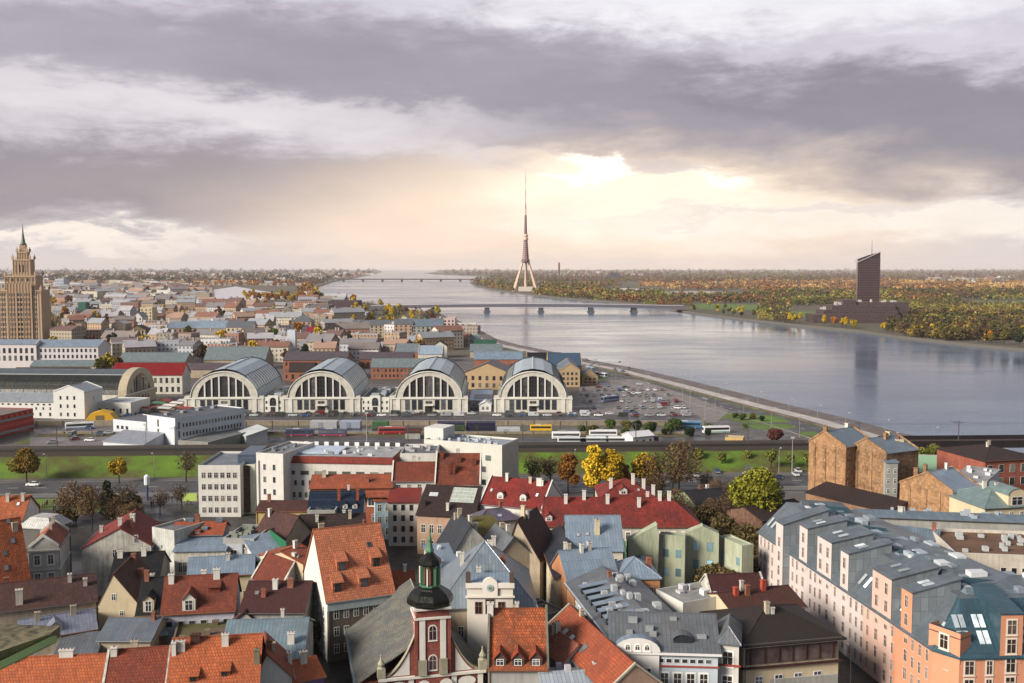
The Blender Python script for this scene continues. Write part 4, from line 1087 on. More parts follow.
# ---------------------------------------------------------------- broadcasting tower
def tv_tower():
    Y = 3100; cx = (525.5-512)/FPX*Y; zt = lambda y: CAM_H+(268.3-y)*Y/FPX
    root = empty('broadcasting_tower', 'tall tapering broadcasting tower on three splayed legs above the river', 'tower', (cx, Y, 0))
    pale = flat((.62,.50,.42),.6); br = flat((.26,.17,.19),.7); mm = flat((.45,.30,.28),.7)
    for (x, y, tx) in ((-36,0,-8),(36,0,8),(2,40,1.5)):
        b = MB(); b.tube((x,y,-2),(tx,y*.1,95),6.2,3.2,pale,6); b.build('leg', root)
    b = MB(); b.box(-22,-12,0,24,26,14,flat((.6,.55,.5))); b.build('podium', root)
    b = MB(); b.tube((0,3,10),(0,3,93),2.2,2.2,pale,8); b.build('lift_shaft', root)
    b = MB(); b.lathe([(9,88),(13,90),(13,97),(10.5,100),(9,118),(7.2,143),(6.2,158)], br, 10)
    for z in range(102, 156, 6): rr_ = 10.5-(z-100)*.073; b.lathe([(rr_+.5,z),(rr_+.5,z+1.2)], pale, 10, cap=False)
    b.build('shaft', root)
    b = MB(); b.lathe([(7.8,158),(8.3,160),(8.3,164),(6,166),(6,169),(7.8,170),(7.8,174),(5,177)], pale, 12); b.build('observation_deck', root)
    b = MB(); b.lathe([(4.9,177),(4.0,205),(3.3,235)], br, 8); b.build('upper_shaft', root)
    b = MB(); r = 2.6; z = 235
    for k, dz in enumerate((18,18,20,20,22,22,22)):
        b.tube((0,0,z),(0,0,z+dz),r,r*.84,mm if k%2 else pale,7); z += dz; r *= .78
    b.build('mast', root)
tv_tower()

# ---------------------------------------------------------------- dark glass tower on the far bank
def glass_tower():
    Y = 1330; cx = (868-512)/FPX*Y; k_ = Y/FPX
    root = empty('office_tower', 'dark glass office tower with slanted roof on the far river bank', 'tower', (cx, Y, 0), R(-14))
    dg = glassm((.035,.022,.026), .18); fr = flat((.16,.11,.10),.5); side = seam((.30,.26,.24),.3,.3)
    b = MB(); h0, h1 = 84, 93; w = 14; d = 20
    pts = lambda y: [(-w,y,0),(w,y,0),(w,y,h1),(0,y,(h0+h1)/2+.8),(-w,y,h0)]
    b.poly(pts(0), dg); b.poly(pts(d)[::-1], dg); b.poly([(w,0,0),(w,d,0),(w,d,h1),(w,0,h1)], side); b.poly([(-w,d,0),(-w,0,0),(-w,0,h0),(-w,d,h0)], side)
    b.poly([(-w,0,h0),(0,0,(h0+h1)/2+.8),(0,d,(h0+h1)/2+.8),(-w,d,h0)], side); b.poly([(0,0,(h0+h1)/2+.8),(w,0,h1),(w,d,h1),(0,d,(h0+h1)/2+.8)], side)
    b.build('body', root)
    b = MB()
    for i in range(25): z = 4+i*3.3; b.box(-w-.1,-.45,z,w+.1,-.01,z+.7,fr)
    for i in range(11): x = -w+i*2.8; b.box(x-.15,-.5,0,x+.15,-.452,84,fr)
    b.build('facade_grid', root)
    b = MB(); b.slab([(-w-2,-2,h0-4.5),(w,-2,h1+1),(w,d,h1+1),(-w-2,d,h0-1)], 1.0, flat((.45,.42,.42),.4)); b.build('roof_blade', root)
    b = MB(); b.tube((4,8,88),(4,8,109),.5,.15,flat((.2,.18,.18)),6); b.build('mast', root)
    r2 = empty('office_podium', 'long dark stepped glass office building around the dark tower foot', 'building', (cx-14, Y-28, 0), R(-3))
    rr = random.Random(5); b = MB()
    for (x0,x1,y0,y1,z0,z1) in [(-66,46,0,44,0,11),(-52,44,4,44,11,17),(-40,42,8,40,17,23),(-6,60,12,44,11,27),(-26,-8,10,40,23,30)]:
        b.box(x0,y0,z0,x1,y1,z1,dg,top=flatroof((.12,.10,.11)))
        z = z0+1
        while z < z1: b.box(x0-.2,y0-.3,z,x1+.2,y0-.01,z+.8,flat((.14,.11,.12),.6)); z += 3
    b.build('body', r2)
    for i in range(14):
        x, y = rr.uniform(-50,50), rr.uniform(12,38); b = MB(); z = 27 if -6 < x < 60 and y > 12 else (23 if x > -40 else 17); b.box(x,y,z,x+rr.uniform(2,6),y+3,z+rr.uniform(1.5,4),flat((.5,.48,.48))); b.build('roof_vent', r2)
glass_tower()
# ================================================================ OLD TOWN
OR = tiles((.58,.23,.09), .55); OR2 = tiles((.50,.18,.08), .7); OR3 = tiles((.62,.29,.16), .4); RED = tiles((.36,.045,.025), .6); DRED = tiles((.36,.06,.035), .75); BRN = tiles((.17,.065,.04), .7)
DBR = tiles((.075,.032,.024), .5); MOT = tiles((.17,.075,.055), 1.0); MAR = tiles((.14,.035,.033), .5); BRO = tiles((.34,.11,.05), .8)
BLU = seam((.36,.43,.50), .4, .45); BLU2 = seam((.27,.33,.38), .4, .5); GRY = seam((.25,.27,.29), .45, .5); DGR = seam((.085,.10,.12), .5, .4); TEAL = seam((.16,.23,.26), .4, .4)
WP = plaster((.66,.65,.62), .35); WP2 = plaster((.62,.58,.52), .6); OLDW = plaster((.64,.62,.58), 1.0); CRM = plaster((.62,.55,.42), .3); YEL = plaster((.55,.45,.25), .4); PNK = plaster((.50,.38,.30), .45); BEI = plaster((.48,.42,.34), .6); GRW = plaster((.42,.42,.40), .5)
def mk(label, A, B, h, depth, wall, kind, ry, rm, name='town_house', cat='house', group=None, parent=None, **kw):
    b = Bld(name, label, cat, A, B, h, depth, wall, group, parent=parent)
    rise = b.ridge(ry) if ry > 20 else ry
    b.roof(kind, rise, rm, **kw)
    if kind in ('side','front','hip') and 'netted' not in label and parent is None: b.extras(sum(map(ord, label)))
    return b
# ---- row by the ring road
b = mk('white four storey office with flat grey roof and dark glazed stair strip', (198,467.5), (240,467.5), 14.5, 22, WP, 'flat', .7, flatroof((.19,.21,.24)), 'office_block', 'office building', wtop=flat((.22,.24,.27)))
b.wins('F', 1.2, 4, 3.4, 6, 1.25, 1.7, .9, 11.2, 'p', fc=(.6,.6,.6), gl=(.06,.045,.045))
w = mk('', (240,466), (255,466), 14.2, 22, plaster((.60,.62,.55),.3), 'flat', .5, flatroof((.15,.17,.2)), parent=b)
w.box('stair_glazing', .3,-.3,.5,2.9,-.01,14.3, glassm((.06,.03,.025),.2)); w.box('plant_room', -1.2,2,14.3,4.0,17,17.2, seam((.16,.21,.28),.4,.3))
for k in range(5): w.box('floor_band', .3,-.38,2+k*2.9,2.9,-.31,2.2+k*2.9, flat((.2,.12,.1)))
b = mk('large white hotel block with terracotta edged roof and glazed annex', (283,462), (396,464), 15.5, 20, WP, 'mansard', 1.6, tiles((.36,.08,.04),.3), 'hotel', 'hotel', wtop=flatroof((.34,.35,.36)), over=.3)
b.wins('F', 11.8, 1, 3, 8, 2.6, 1.3, 1.0, b.w-1, 'd', gl=(.10,.11,.10)); b.wins('F', 8.6, 1, 3, 15, .95, 1.7, 1.0, b.w-1, 'd'); b.wins('F', 1.8, 2, 3.3, 5, .95, 1.7, 1.0, 9, 'd')
b.box('solar_panel', 2.5,4,17.3,15.5,15,17.8, glassm((.16,.21,.27),.2)); b.clutter(16, 4)
for k in range(10): b.box('roof_railing', .5+k*3.2,19.2,17,1.9+k*3.2,19.5,18.2, flat((.7,.72,.74)), parent=b.roofo)
w = mk('', (256,454.5), (283,456), 18.2, 20, WP, 'flat', .6, flatroof((.2,.21,.22)), parent=b); w.wins('F', 3.0, 4, 3.6, 2, .95, 1.8, 2.2, 6.2, 'd'); w.clutter(7, 9, flat((.25,.27,.3))); w.box('downpipe', .7,-.15,1,1.1,-.01,16.5,flat((.2,.2,.22)))
w = mk('', (277,484), (311,484), 8.6, 4, plaster((.50,.58,.56),.2), 'shed', 2.6, glassm((.25,.34,.33),.25), parent=b); w.wins('F', 5.2, 1, 3, 7, 1.1, 2.0, .5, w.w-.4, 'p', gl=(.10,.06,.055)); w.wins('F', 1.2, 1, 3, 5, .95, 1.8, style='d')
w = Bld('','','', (400,455), (436,455), 17, 16, WP, parent=b); w.roof('flat', .5, flatroof((.16,.17,.18))); w.clutter(12, 5); w.wins('F', 12.5,1,3,5,1,1.5,style='d')
b = mk('orange brick building with long terracotta roof and white arched windows', (310,488), (392,487), 13.8, 12, bricks((.42,.14,.07),.3), 'side', 474.5, OR2)
b.wins('F', 8.8, 1, 3, 6, 1.7, 2.4, 1.2, b.w-1.2, 's', arch=True, skip=.0); b.wins('F', 4.6, 1, 3, 7, 1.2, 2.0, style='p')
s_ = MB(); s_.slab([(-.2,-1.4,11.5),(b.w+.2,-1.4,11.5),(b.w+.2,0,12.4),(-.2,0,12.4)], .2, OR2); b.put('awning_roof', s_.mesh('awning_roof')); b.chim(.68,.2,1.4,1.2,.8,bricks((.4,.14,.08),.3))
b = mk('narrow pale blue facade right of the white pointed gable', (375,501), (391,500), 10.5, 5, plaster((.42,.52,.58),.3), 'shed', 1.2, OR2); b.wins('F', 1.2, 3, 3.2, 2, 1.1, 1.9, .6, b.w-.5)
b = mk('white house with terracotta roof and lower wing with dark red eaves roof', (392,481), (436,480.5), 15, 13, WP, 'side', 462, BRO, par=WP); b.wins('F', 9.0, 2, 3.2, 4, 1.1, 1.9, style='p'); b.chim(.93,.25,1.8,1.2,1.6,BRO); b.chim(.6,.55,1.2)
w = mk('', (388,502), (418,502), 11.6, 8, WP, 'shed', 1.8, DRED, parent=b); w.wins('F', .9, 4, 2.8, 3, 1.1, 1.7, 1.2, w.w-1.2, 'd')
b = mk('tall house with steep streaked terracotta roof between white firewalls', (435,484), (480,484), 15.5, 15, WP, 'side', 453.5, BRO, par=WP, par_h=.8)
b.wins('F', 13.6, 1, 3, 6, 1.1, 1.3, .6, b.w-.6, 'd'); b.wins('R', 7, 2, 3.4, 1, .9, 1.5, 8, 10, 'd')
for u, v, hh in ((.33,.17,3.0),(.40,.17,2.6),(.12,.42,1.6),(.52,.36,1.2),(.86,.32,1.4)): b.chim(u, v, hh, 1.0, .8, BRO)
b = mk('beige and pink house with dark brown roof and large glass studio roof', (417,514), (473,517), 10.2, 9, PNK, 'shed', 5.4, DBR)
b.wins('F', 1.5, 2, 4.0, 3, 1.2, 2.2, 1, b.w*.45); b.wins('F', 1.5, 2, 4.0, 2, 1.1, 2.2, b.w*.6, b.w-1.2); b.chim(.08,.3,1.3,.8,.8,DBR); b.chim(.52,.2,1.6); b.sky_('F', 2.6, 5.5, 2.4, 1.5, (.4,.42,.42))
b.sky_('F', b.w*.72, 4.0, 6.4, 5.4, (.32,.37,.33)); fr = MB()
for k in range(7): fr.box(-3.1+k*1.03,0,.11,-3.05+k*1.03,5.3,.17,flat((.7,.7,.66)))
for k in range(5): fr.box(-3.1,.05+k*1.3,.11,3.1,.11+k*1.3,.17,flat((.7,.7,.66)))
o = b.put('studio_glazing_bar', fr.mesh('studio_glazing_bar')); o.matrix_local = Matrix.Translation((b.w*.72,4.0,10.2+4.0*b.mF+.06)) @ Matrix.Rotation(math.atan(b.mF),4,'X')
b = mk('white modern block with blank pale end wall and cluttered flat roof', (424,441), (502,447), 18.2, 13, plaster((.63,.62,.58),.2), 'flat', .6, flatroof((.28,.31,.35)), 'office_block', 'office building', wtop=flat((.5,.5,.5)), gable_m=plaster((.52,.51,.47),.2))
b.clutter(22, 8, flat((.45,.48,.52))); b.wins('F', 13.6, 1, 3, 2, 2.0, 1.8, 17, 23, 'd', gl=(.06,.08,.07)); b.wins('F', 6, 2, 4.0, 1, 1.6, 1.9, 19, 22, 'd'); b.box('plant_room', -1.5,3,18.3,5.2,11,22, plaster((.62,.62,.6),.2)); b.wins('F', 6, 2, 4, 2, 1.6, 1.9, 4, 12, 'd')
b = mk('bright red roofed house with two round topped white dormers', (480,503), (542,509), 12.5, 15, WP, 'side', 479, RED, par=WP)
b.dorm('F', b.w*.29, 1.6, 1.7, 1.1, kind='arch', gr=.7, wm=WP); b.dorm('F', b.w*.66, 1.6, 1.7, 1.1, kind='arch', gr=.7, wm=WP); b.chim(.28,.45,1.8,.7,.7,WP); b.chim(.82,.42,1.6,1.4,.8,WP); b.sky_('F', 1.6, 3.2, .7, 1.1, (.5,.5,.5)); b.sky_('F', b.w-2.6, 3, .7, 1.1, (.5,.5,.5)); b.wins('F', 1.5, 3, 3.3, 4, 1, 1.7)
b = mk('very long dark red roofed house with row of white chimneys', (543,525.5), (702,526), 11, 16, WP2, 'hip', 497.5, DRED, hl=.4, hr=6.5)
for u, v in ((.15,.40),(.27,.47),(.42,.40),(.62,.34),(.76,.46),(.82,.46)): b.chim(u, v, 2.0, .8, .8, WP)
b.wins('F', 1.2, 3, 3.2, 14, 1.1, 1.9, .8, b.w-.8, 's', gl=(.05,.04,.04)); b.dorm('F', 1.4, 1.2, 1.6, 1.2, kind='gable', wm=WP)
b = mk('dark red pyramid roofed house with tall white chimneys behind the long red roof', (600,498), (657,498), 12, 15, WP2, 'hip', 478.5, DRED, hipf=.9)
for u, v in ((.62,.36),(.80,.28),(.95,.12),(.22,.3)): b.chim(u, v, 2.6, .8, .8, WP)
b.dorm('F', b.w*.42, 1.4, 2.0, 1.2, wm=WP); b.sky_('F', b.w*.7, 2.5, .7, 1.0, (.5,.5,.5))
b = mk('dark grey shed with pale green gable wall beside the bright green tree', (703,511), (750,507), 4.4, 22, plaster((.30,.36,.25),.3), 'side', 3.4, seam((.05,.05,.06),.6,.3), 'shed', 'shed')
b = mk('low dark brick shed with brown roof below the warehouses', (762,520), (812,512), 5.5, 14, bricks((.20,.10,.06),.6), 'side', 2.2, DBR, 'shed', 'shed'); b.wins('F', 1.2, 1, 3, 5, 1.5, 2, style='d')
b = mk('long low dark roofed lean-to along the foot of the brick warehouses', (806,492), (888,512), 4.5, 9, bricks((.34,.22,.14),.5), 'shed', 2.0, DBR, 'shed', 'shed')
# ---- brick warehouses at the right
BW = bricks((.42,.27,.15), .8); BW2 = bricks((.37,.24,.135), .9)
def pil(b, xs, h, m):
    g = MB()
    for x in xs: g.box(x-.35,-.22,0,x+.35,-.004,h,m)
    b.put('pilaster', g.mesh('pilaster'))
b = mk('tall brown brick warehouse with blank gable wall, left of the pair', (809,441), (846,447), 17.5, 15, BW, 'front', 429.5, BLU2, 'brick_warehouse', 'warehouse', par=BW, par_h=.5, rf=.42); pil(b, (2.2,6.0,9.6), 17, BW2); b.chim(.42,.03,1.3,1.2,.6,BW)
b.wins('R', 2, 5, 3, 4, 1.1, 1.7, style='d')
b = mk('tall brown brick warehouse with grey side roof, right of the pair', (852,446), (886,453), 17, 14, BW2, 'front', 437.5, BLU2, 'brick_warehouse', 'warehouse', par=BW2, par_h=.5, rf=.40); pil(b, (2.2,7.8), 16.5, BW); b.wins('L', 3, 5, 3, 3, 1.2, 1.6, style='d'); b.chim(.5,.5,1.8,1,.7,BW); b.chim(.3,.8,1.8,1.6,.7,CRM)
b = mk('narrow grey plastered house squeezed right of the brick warehouses', (886,462), (898,462), 14.5, 16, GRW, 'shed', 2.0, BLU); b.wins('F', 2, 4, 3, 2, .9, 1.5, .4, b.w-.3)
b = mk('pale yellow tower-like stair house behind the brick warehouses', (896,441), (904,441), 19, 7, CRM, 'flat', .5, flatroof(), 'stair_tower', 'house'); b.wins('F', 4, 4, 3.2, 1, .8, 1.4)
b = mk('brown brick gabled warehouse with grey side roof beside the white house', (900,482), (953,492), 11.5, 13, BW, 'front', 469.5, BLU, 'brick_warehouse', 'warehouse', par=BW, par_h=.45, rf=.52); pil(b, (3,8,12), 11, BW2); b.chim(.28,.06,2.4,1.2,.7,BW2); b.chim(.45,.06,2.4,.9,.7,BW2)
b = mk('white three storey house with pale roof by the railway bridge', (953,478), (985,482), 12, 16, plaster((.62,.62,.64),.2), 'shed', 1.0, flatroof((.3,.31,.32))); b.wins('F', 1.5, 3, 3.4, 2, 1.1, 1.8, 1.6, b.w-1.4); b.clutter(8, 3, flat((.55,.56,.57)))
b = mk('red brick house with brown hipped roof at the right edge', (985,461), (1040,458), 14, 22, bricks((.36,.12,.07),.4), 'hip', 2.6, DBR); b.wins('F', 2.2, 3, 4.0, 5, 1.8, 2.4, 1.0, b.w-1, 'd', gl=(.05,.07,.06))
b = mk('low building with bright pale green flat roof near the railway bridge', (903,473), (968,475), 7, 32, GRW, 'flat', .4, flat((.36,.52,.36),.7)); b.wins('F', 1.5, 2, 3, 6, 1, 1.5)
b = mk('white baroque gabled house with teal grey roof at right edge', (985,508), (1048,505), 10.5, 18, CRM, 'hip', 484, seam((.30,.38,.38),.4,.4)); b.dorm('F', b.w*.52, .4, 5.0, 2.6, kind='arch', gr=1.8, wm=CRM); b.wins('F', 1.5, 3, 3, 6, 1, 1.7)
b = mk('long low grey metal roofed wing behind the new apartment block', (858,516), (1040,523), 11, 6, GRW, 'side', 1.0, BLU2); b.clutter(16, 6, flat((.42,.46,.5)))
b = mk('white block with mossy brown flat roof right of the apartment block', (955,556), (1060,560), 12.5, 20, WP2, 'flat', .7, flatroof((.17,.10,.06)), wtop=flat((.6,.6,.6))); b.clutter(16, 2, flat((.48,.5,.5))); b.wins('F', 8.5, 1, 3, 5, 1.1, 2.0, 9, b.w-2, 'd'); b.wins('L', 8.0, 1, 3, 3, 1.4, 2.2, style='d')
b = mk('dark red brick courtyard house with grey roof behind the apartment block', (893,535), (938,540), 12, 6, bricks((.24,.06,.04),.3), 'side', 1.5, BLU2); b.wins('F', 7, 1, 3, 3, 1.2, 2.4)
# ---- netted buildings
def net_mat(q, b_, tc):
    ob = tc.outputs['Object']; n = q.noise(q.mapping(ob, (.5,.5,.12)), 1.0, 5, .6); n2 = q.noise(ob, 1.2, 4)
    cc = q.ramp(n, [(.32,(.20,.225,.155)),(.5,(.30,.325,.235)),(.68,(.38,.405,.31))]); cc = q.mix(q.m('MULTIPLY', n2, .3), cc, (.22,.25,.16)); setc(q, b_, cc); b_.inputs['Roughness'].default_value = .8
    bump(q, b_, q.noise(q.mapping(ob, (1.5,1.5,.3)), 1, 3), .35, .3)
NET = mat('scaffold_net', net_mat); NF = (.26,.36,.26); NG = (.16,.28,.34)
kw = dict(name='netted_building', cat='building', gable_m=None, group='buildings wrapped in green netting')
b = mk('leftmost green netted building with slanting top, beside blue roofed house', (628,541), (658,541), 12.2, 2.6, NET, 'front', 3.6, NET, over=.02, rf=.96, **kw); b.wins('F', 3, 2, 4.2, 3, 1.2, 1.8, 1.5, b.w-1.2, 'd', fc=NF, gl=NG)
b = mk('narrow bulging green netted building second from left in netted row', (659,536), (685,538), 12.8, 2.6, NET, 'flat', .4, NET, wtop=NET, **kw); b.wins('F', 4, 2, 4.2, 2, 1.2, 1.8, 1, b.w-.8, 'd', fc=NF, gl=NG)
b = mk('widest green netted building with shallow gable and four covered windows', (686,533), (719,534), 13.0, 2.6, NET, 'front', 1.6, NET, over=.02, **kw); b.wins('F', 5, 2, 4.0, 2, 1.3, 2, 1.6, b.w-1.3, 'd', fc=NF, gl=NG); b.wins('F', .5, 1, 4.0, 2, 1.1, 2, 1.6, b.w-1.3, 'd', fc=NF)
b = mk('rightmost green netted building with roof line falling to the right', (719.5,537), (742,547), 11.5, 3, NET, 'flat', .3, NET, wtop=NET, **kw); b.wins('F', 3.4, 2, 3.6, 2, 1.2, 1.8, 1, b.w-.8, 'd', fc=NF, gl=NG)
b = mk('house with light blue sheet roof and chimney stack left of netted row', (568,550), (623,550), 12, 17, WP2, 'side', 515.5, BLU); b.chim(.56,.25,2.6,1.0,1.4,CRM); b.sky_('F', 2.4, 3.2, .8, .9, (.6,.6,.62)); b.sky_('F', 4.4, 3.4, .8, .9, (.6,.6,.62)); b.wins('F', 2, 3, 3.2, 4, 1.1, 1.8); b.wins('L', 2, 3, 3.2, 5, 1.1, 1.8)
b.box('scaffold_sheet', b.w+.3,-.4,0,b.w+.5,16,13.5, flat((.02,.20,.11),.6))
# ---- modern apartment block with wall dormers
def apartments():
    root = empty('apartment_block', 'new white and orange apartment block with sawtooth wall dormers and grey metal roof', 'apartment block', (56,222,0), 0)
    O = Vector((56,222,0)); A0 = Vector((56,222)); A1 = Vector((66.2,152.5)); L = (A1-A0).length; t = (A1-A0)/L; n = Vector((-t.y, t.x))   # n points into the block
    white = plaster((.61,.555,.54),.2); orange = plaster((.62,.36,.25),.15); pink = plaster((.63,.48,.42),.15); sheet_ = seam((.38,.41,.43),.5,.2,1.4); rf = seam((.24,.28,.31),.4,.7,.55); tl = seam((.11,.19,.23),.35,.3,.55)
    def W(s, d, z): p = A0+t*s+n*d; return (p.x-O.x, p.y-O.y, z)
    def s_at(px, z=19):
        best = 0
        for i in range(700):
            s = i*.1; p = A0+t*s; d = p.y*cp+(CAM_H-z)*sp
            if abs(512+p.x*FPX/d-px) < abs(512+(A0+t*best).x*FPX/((A0+t*best).y*cp+(CAM_H-z)*sp)-px): best = s
        return best
    LE, RZ = 12.2, 20.3
    b = MB(); cols = [(0,10,white),(10,48,white),(48,58,pink),(58,L,orange)]
    for s0,s1,m in cols: b.poly([W(s0,0,0),W(s1,0,0),W(s1,0,LE),W(s0,0,LE)], m)
    b.poly([W(0,18,0),W(0,0,0),W(0,0,LE),W(0,5,17),W(0,18,17)], white)
    # front wing (faces the camera)
    C0 = W(L,0,0); fx0, fy0 = C0[0]+2.6, C0[1]-3.4; FA = Vector((fx0,fy0)); FB = Vector((fx0+46, fy0+2.0)); ft = (FB-FA).normalized(); fn = Vector((-ft.y, ft.x))
    def V(s, d, z): p = FA+ft*s+fn*d; return (p.x, p.y, z)
    b.poly([C0, V(0,0,0), V(0,0,LE), W(L,0,LE)], orange); b.poly([V(0,0,0),V(46,0,0),V(46,0,LE),V(0,0,LE)], orange)
    b.poly([V(46,0,0),V(46,16,0),V(46,16,LE+4),V(46,0,LE)], orange)
    b.build('wall', root)
    b = MB(); ins = 6.5
    RI = 4.6   # front wing: foot of its slope meets the long wing's slope at the corner
    b.slab([W(-.3,-.3,LE),W(L,-.3,LE),W(L-4,ins,RZ-1),W(-.3,ins,RZ-1.4)], .25, rf)
    b.slab([W(L,-.3,LE),V(0,-.3,LE),V(3,ins,RZ-1),W(L-4,ins,RZ-1)], .25, tl)
    b.slab([V(0,-.3,LE),V(46,-.3,LE),V(46,ins,RZ-1),V(3,ins,RZ-1)], .25, tl)
    b.slab([W(-.3,ins,RZ-1.4),W(L-4,ins,RZ-1),W(L-10,20,RZ-.2),W(-.3,17,RZ-2.4)], .3, rf)
    b.slab([W(L-4,ins,RZ-1),V(3,ins,RZ-1),V(46,ins,RZ-1),V(46,22,RZ-1.2),W(L-10,20,RZ-.2)], .3, rf)
    b.slab([W(-.3,17,RZ-2.4),W(L-10,20,RZ-.2),W(L-12,30,RZ-5),W(-.3,27,RZ-5)], .3, rf)
    b.build('roof', root)
    # wall dormers
    fins = [(783.5,790.5,18.3,white,1,-1.6),(800,808,19.6,white,1,0),(818,832,19.6,white,2,0),(841,849,19.4,white,1,0),(873,892,19.4,pink,2,0),(902,913,19.2,orange,1,0)]
    wm1 = window_mesh(1.0,2.1,'p',(.62,.56,.52),False,(.06,.035,.03)); 
    def faceang(tt): return math.atan2(tt.y, tt.x)
    ra = faceang(t); rb_ = faceang(ft)
    for px0, px1, z1, m, nc, out in fins:
        s0, s1 = s_at(px0), s_at(px1); d0 = out if out else -.06
        z0 = 0 if out else LE-1.2
        d = MB(); zr = RZ+.9
        d.poly([W(s0,d0,z0),W(s1,d0,z0),W(s1,d0,z1),W(s0,d0,z1)], m)
        for s_, fl in ((s1,0),(s0,1)):
            q = [W(s_,d0,z0),W(s_,8.4,z0),W(s_,8.4,zr),W(s_,d0,z1)]; d.poly(q if not fl else q[::-1], sheet_)
        d.slab([W(s0-.15,d0-.15,z1+.1),W(s1+.15,d0-.15,z1+.1),W(s1+.15,8.8,zr+.1),W(s0-.15,8.8,zr+.1)], .2, rf)
        o = d.build('wall_dormer', root)
        for i in range(nc):
            sc_ = s0+(s1-s0)*(i+.5)/nc
            for r in range(6):
                zz = 1.0+r*3.05
                if zz+2.2 > z1: continue
                x, y, _ = W(sc_, (d0 if zz > z0 else 0)-.03, 0); link('window', wm1, o, (x,y,zz), ra)
        for k in range(2): # roof lights on each dormer roof
            c = MB(); a0 = s0+(s1-s0)*(.28+.4*k); zz = z1+(zr-z1)*.3; c.slab([W(a0-.45,2.4,zz+.28),W(a0+.45,2.4,zz+.28),W(a0+.45,4.2,zz+.62),W(a0-.45,4.2,zz+.62)], .12, glassm((.38,.42,.45),.2)); c.build('skylight', o)
    # windows on the low stretches
    wm2 = window_mesh(.8,2.0,'p',(.62,.56,.52),False,(.07,.045,.04)); s = 1.5; ss = sorted((s_at(f[0]), s_at(f[1])) for f in fins)
    while s < L-1:
        if not any(a-.5 < s < c+.5 for a, c in ss):
            for r in range(4):
                x, y, _ = W(s,-.03,0); link('window', wm2, root, (x,y,1.0+r*2.9), ra)
            # roof lights over the low eaves
            if int(s*3) % 2 == 0:
                c = MB(); k_ = (RZ-1-LE)/ins; c.slab([W(s-.4,1.4,LE+1.7*k_+.2),W(s+.4,1.4,LE+1.7*k_+.2),W(s+.4,2.9,LE+3.2*k_+.2),W(s-.4,2.9,LE+3.2*k_+.2)], .12, glassm((.42,.46,.48),.2)); c.build('skylight', root)
        s += 2.1
    # front wing: tall orange dormers with white framed windows
    wm3 = window_mesh(1.5,2.3,'s',(.66,.60,.54),False,(.05,.035,.03))
    corner = MB(); q0, q1 = W(L-1.2,-.08,0), V(0,-.12,0); mx, my = (q0[0]+q1[0])/2, (q0[1]+q1[1])/2
    ct = Vector((q1[0]-q0[0], q1[1]-q0[1])); cl = ct.length; ct.normalize(); cn = Vector((-ct.y, ct.x))
    corner.poly([q0[:2]+(LE-1,),q1[:2]+(LE-1,),q1[:2]+(16.0,),q0[:2]+(16.0,)], orange)
    corner.poly([q1[:2]+(LE-1,),(q1[0]+cn.x*2.6,q1[1]+cn.y*2.6,LE+1),(q1[0]+cn.x*2.6,q1[1]+cn.y*2.6,16.0),q1[:2]+(16.0,)], orange)
    corner.poly([q0[:2]+(LE-1,),q0[:2]+(16.0,),(q0[0]+cn.x*2.6,q0[1]+cn.y*2.6,16.0),(q0[0]+cn.x*2.6,q0[1]+cn.y*2.6,LE+1)], orange)
    corner.slab([q0[:2]+(15.2,),q1[:2]+(15.2,),(q1[0]+cn.x*3,q1[1]+cn.y*3,15.4),(q0[0]+cn.x*3,q0[1]+cn.y*3,15.4)], .2, tl)
    o = corner.build('wall_dormer', root); rc = math.atan2(ct.y, ct.x)
    for r in range(5): link('window', wm3, o, (mx-cn.x*.05, my-cn.y*.05, .8+r*3.0), rc)
    for s0, s1 in ((6.3,9.8),(17.5,21),(28.5,32)):
        d = MB(); z1 = 19.0; zr = RZ+.5; d.poly([V(s0,-.06,LE-1),V(s1,-.06,LE-1),V(s1,-.06,z1),V(s0,-.06,z1)], orange)
        for s_, fl in ((s1,0),(s0,1)):
            q = [V(s_,-.06,LE-1),V(s_,8.4,LE-1),V(s_,8.4,zr),V(s_,-.06,z1)]; d.poly(q if not fl else q[::-1], tl)
        d.slab([V(s0-.15,-.2,z1+.1),V(s1+.15,-.2,z1+.1),V(s1+.15,9,zr+.1),V(s0-.15,9,zr+.1)], .2, tl); o = d.build('wall_dormer', root)
        for r in range(6): x, y, _ = V((s0+s1)/2,-.09,0); link('window', wm3, o, (x,y,.8+r*3.0), rb_)
    for k in range(14):
        s = 1.6+k*3.15
        if any(a-1.2 < s < c+1.2 for a, c in ((6.3,9.8),(17.5,21),(28.5,32))): continue
        for r in range(4): x, y, _ = V(s,-.03,0); link('window', window_mesh(1.0 if k%2 else 1.5,2.2,'s',(.66,.60,.54),False,(.05,.035,.03)), root, (x,y,.8+r*2.9), rb_)
        c = MB(); k_ = (RZ-1-LE)/ins
        for a in (-.9,.1):
            for dd in (1.2, 3.0): c.slab([V(s+a,dd,LE+(dd+.3)*k_+.12),V(s+a+.8,dd,LE+(dd+.3)*k_+.12),V(s+a+.8,dd+1.4,LE+(dd+1.7)*k_+.12),V(s+a,dd+1.4,LE+(dd+1.7)*k_+.12)], .12, glassm((.36,.42,.46),.2))
        c.build('skylight', root)
    rr = random.Random(12)
    for k in range(34):
        s, dd = rr.uniform(3, L-4), rr.uniform(8.8, 19); x, y, _ = W(s, dd, 0); w_, d_, h_ = rr.uniform(.8,3.2), rr.uniform(.8,2.0), rr.uniform(.5,1.5); c = MB()
        z = RZ-1.9+.6*s/L; c.box(-w_/2,-d_/2,0,w_/2,d_/2,h_,flat(rr.choice([(.42,.46,.5),(.30,.34,.38),(.58,.6,.62)])),bottom=True); c.build('roof_vent', root, (x,y,z), ra)
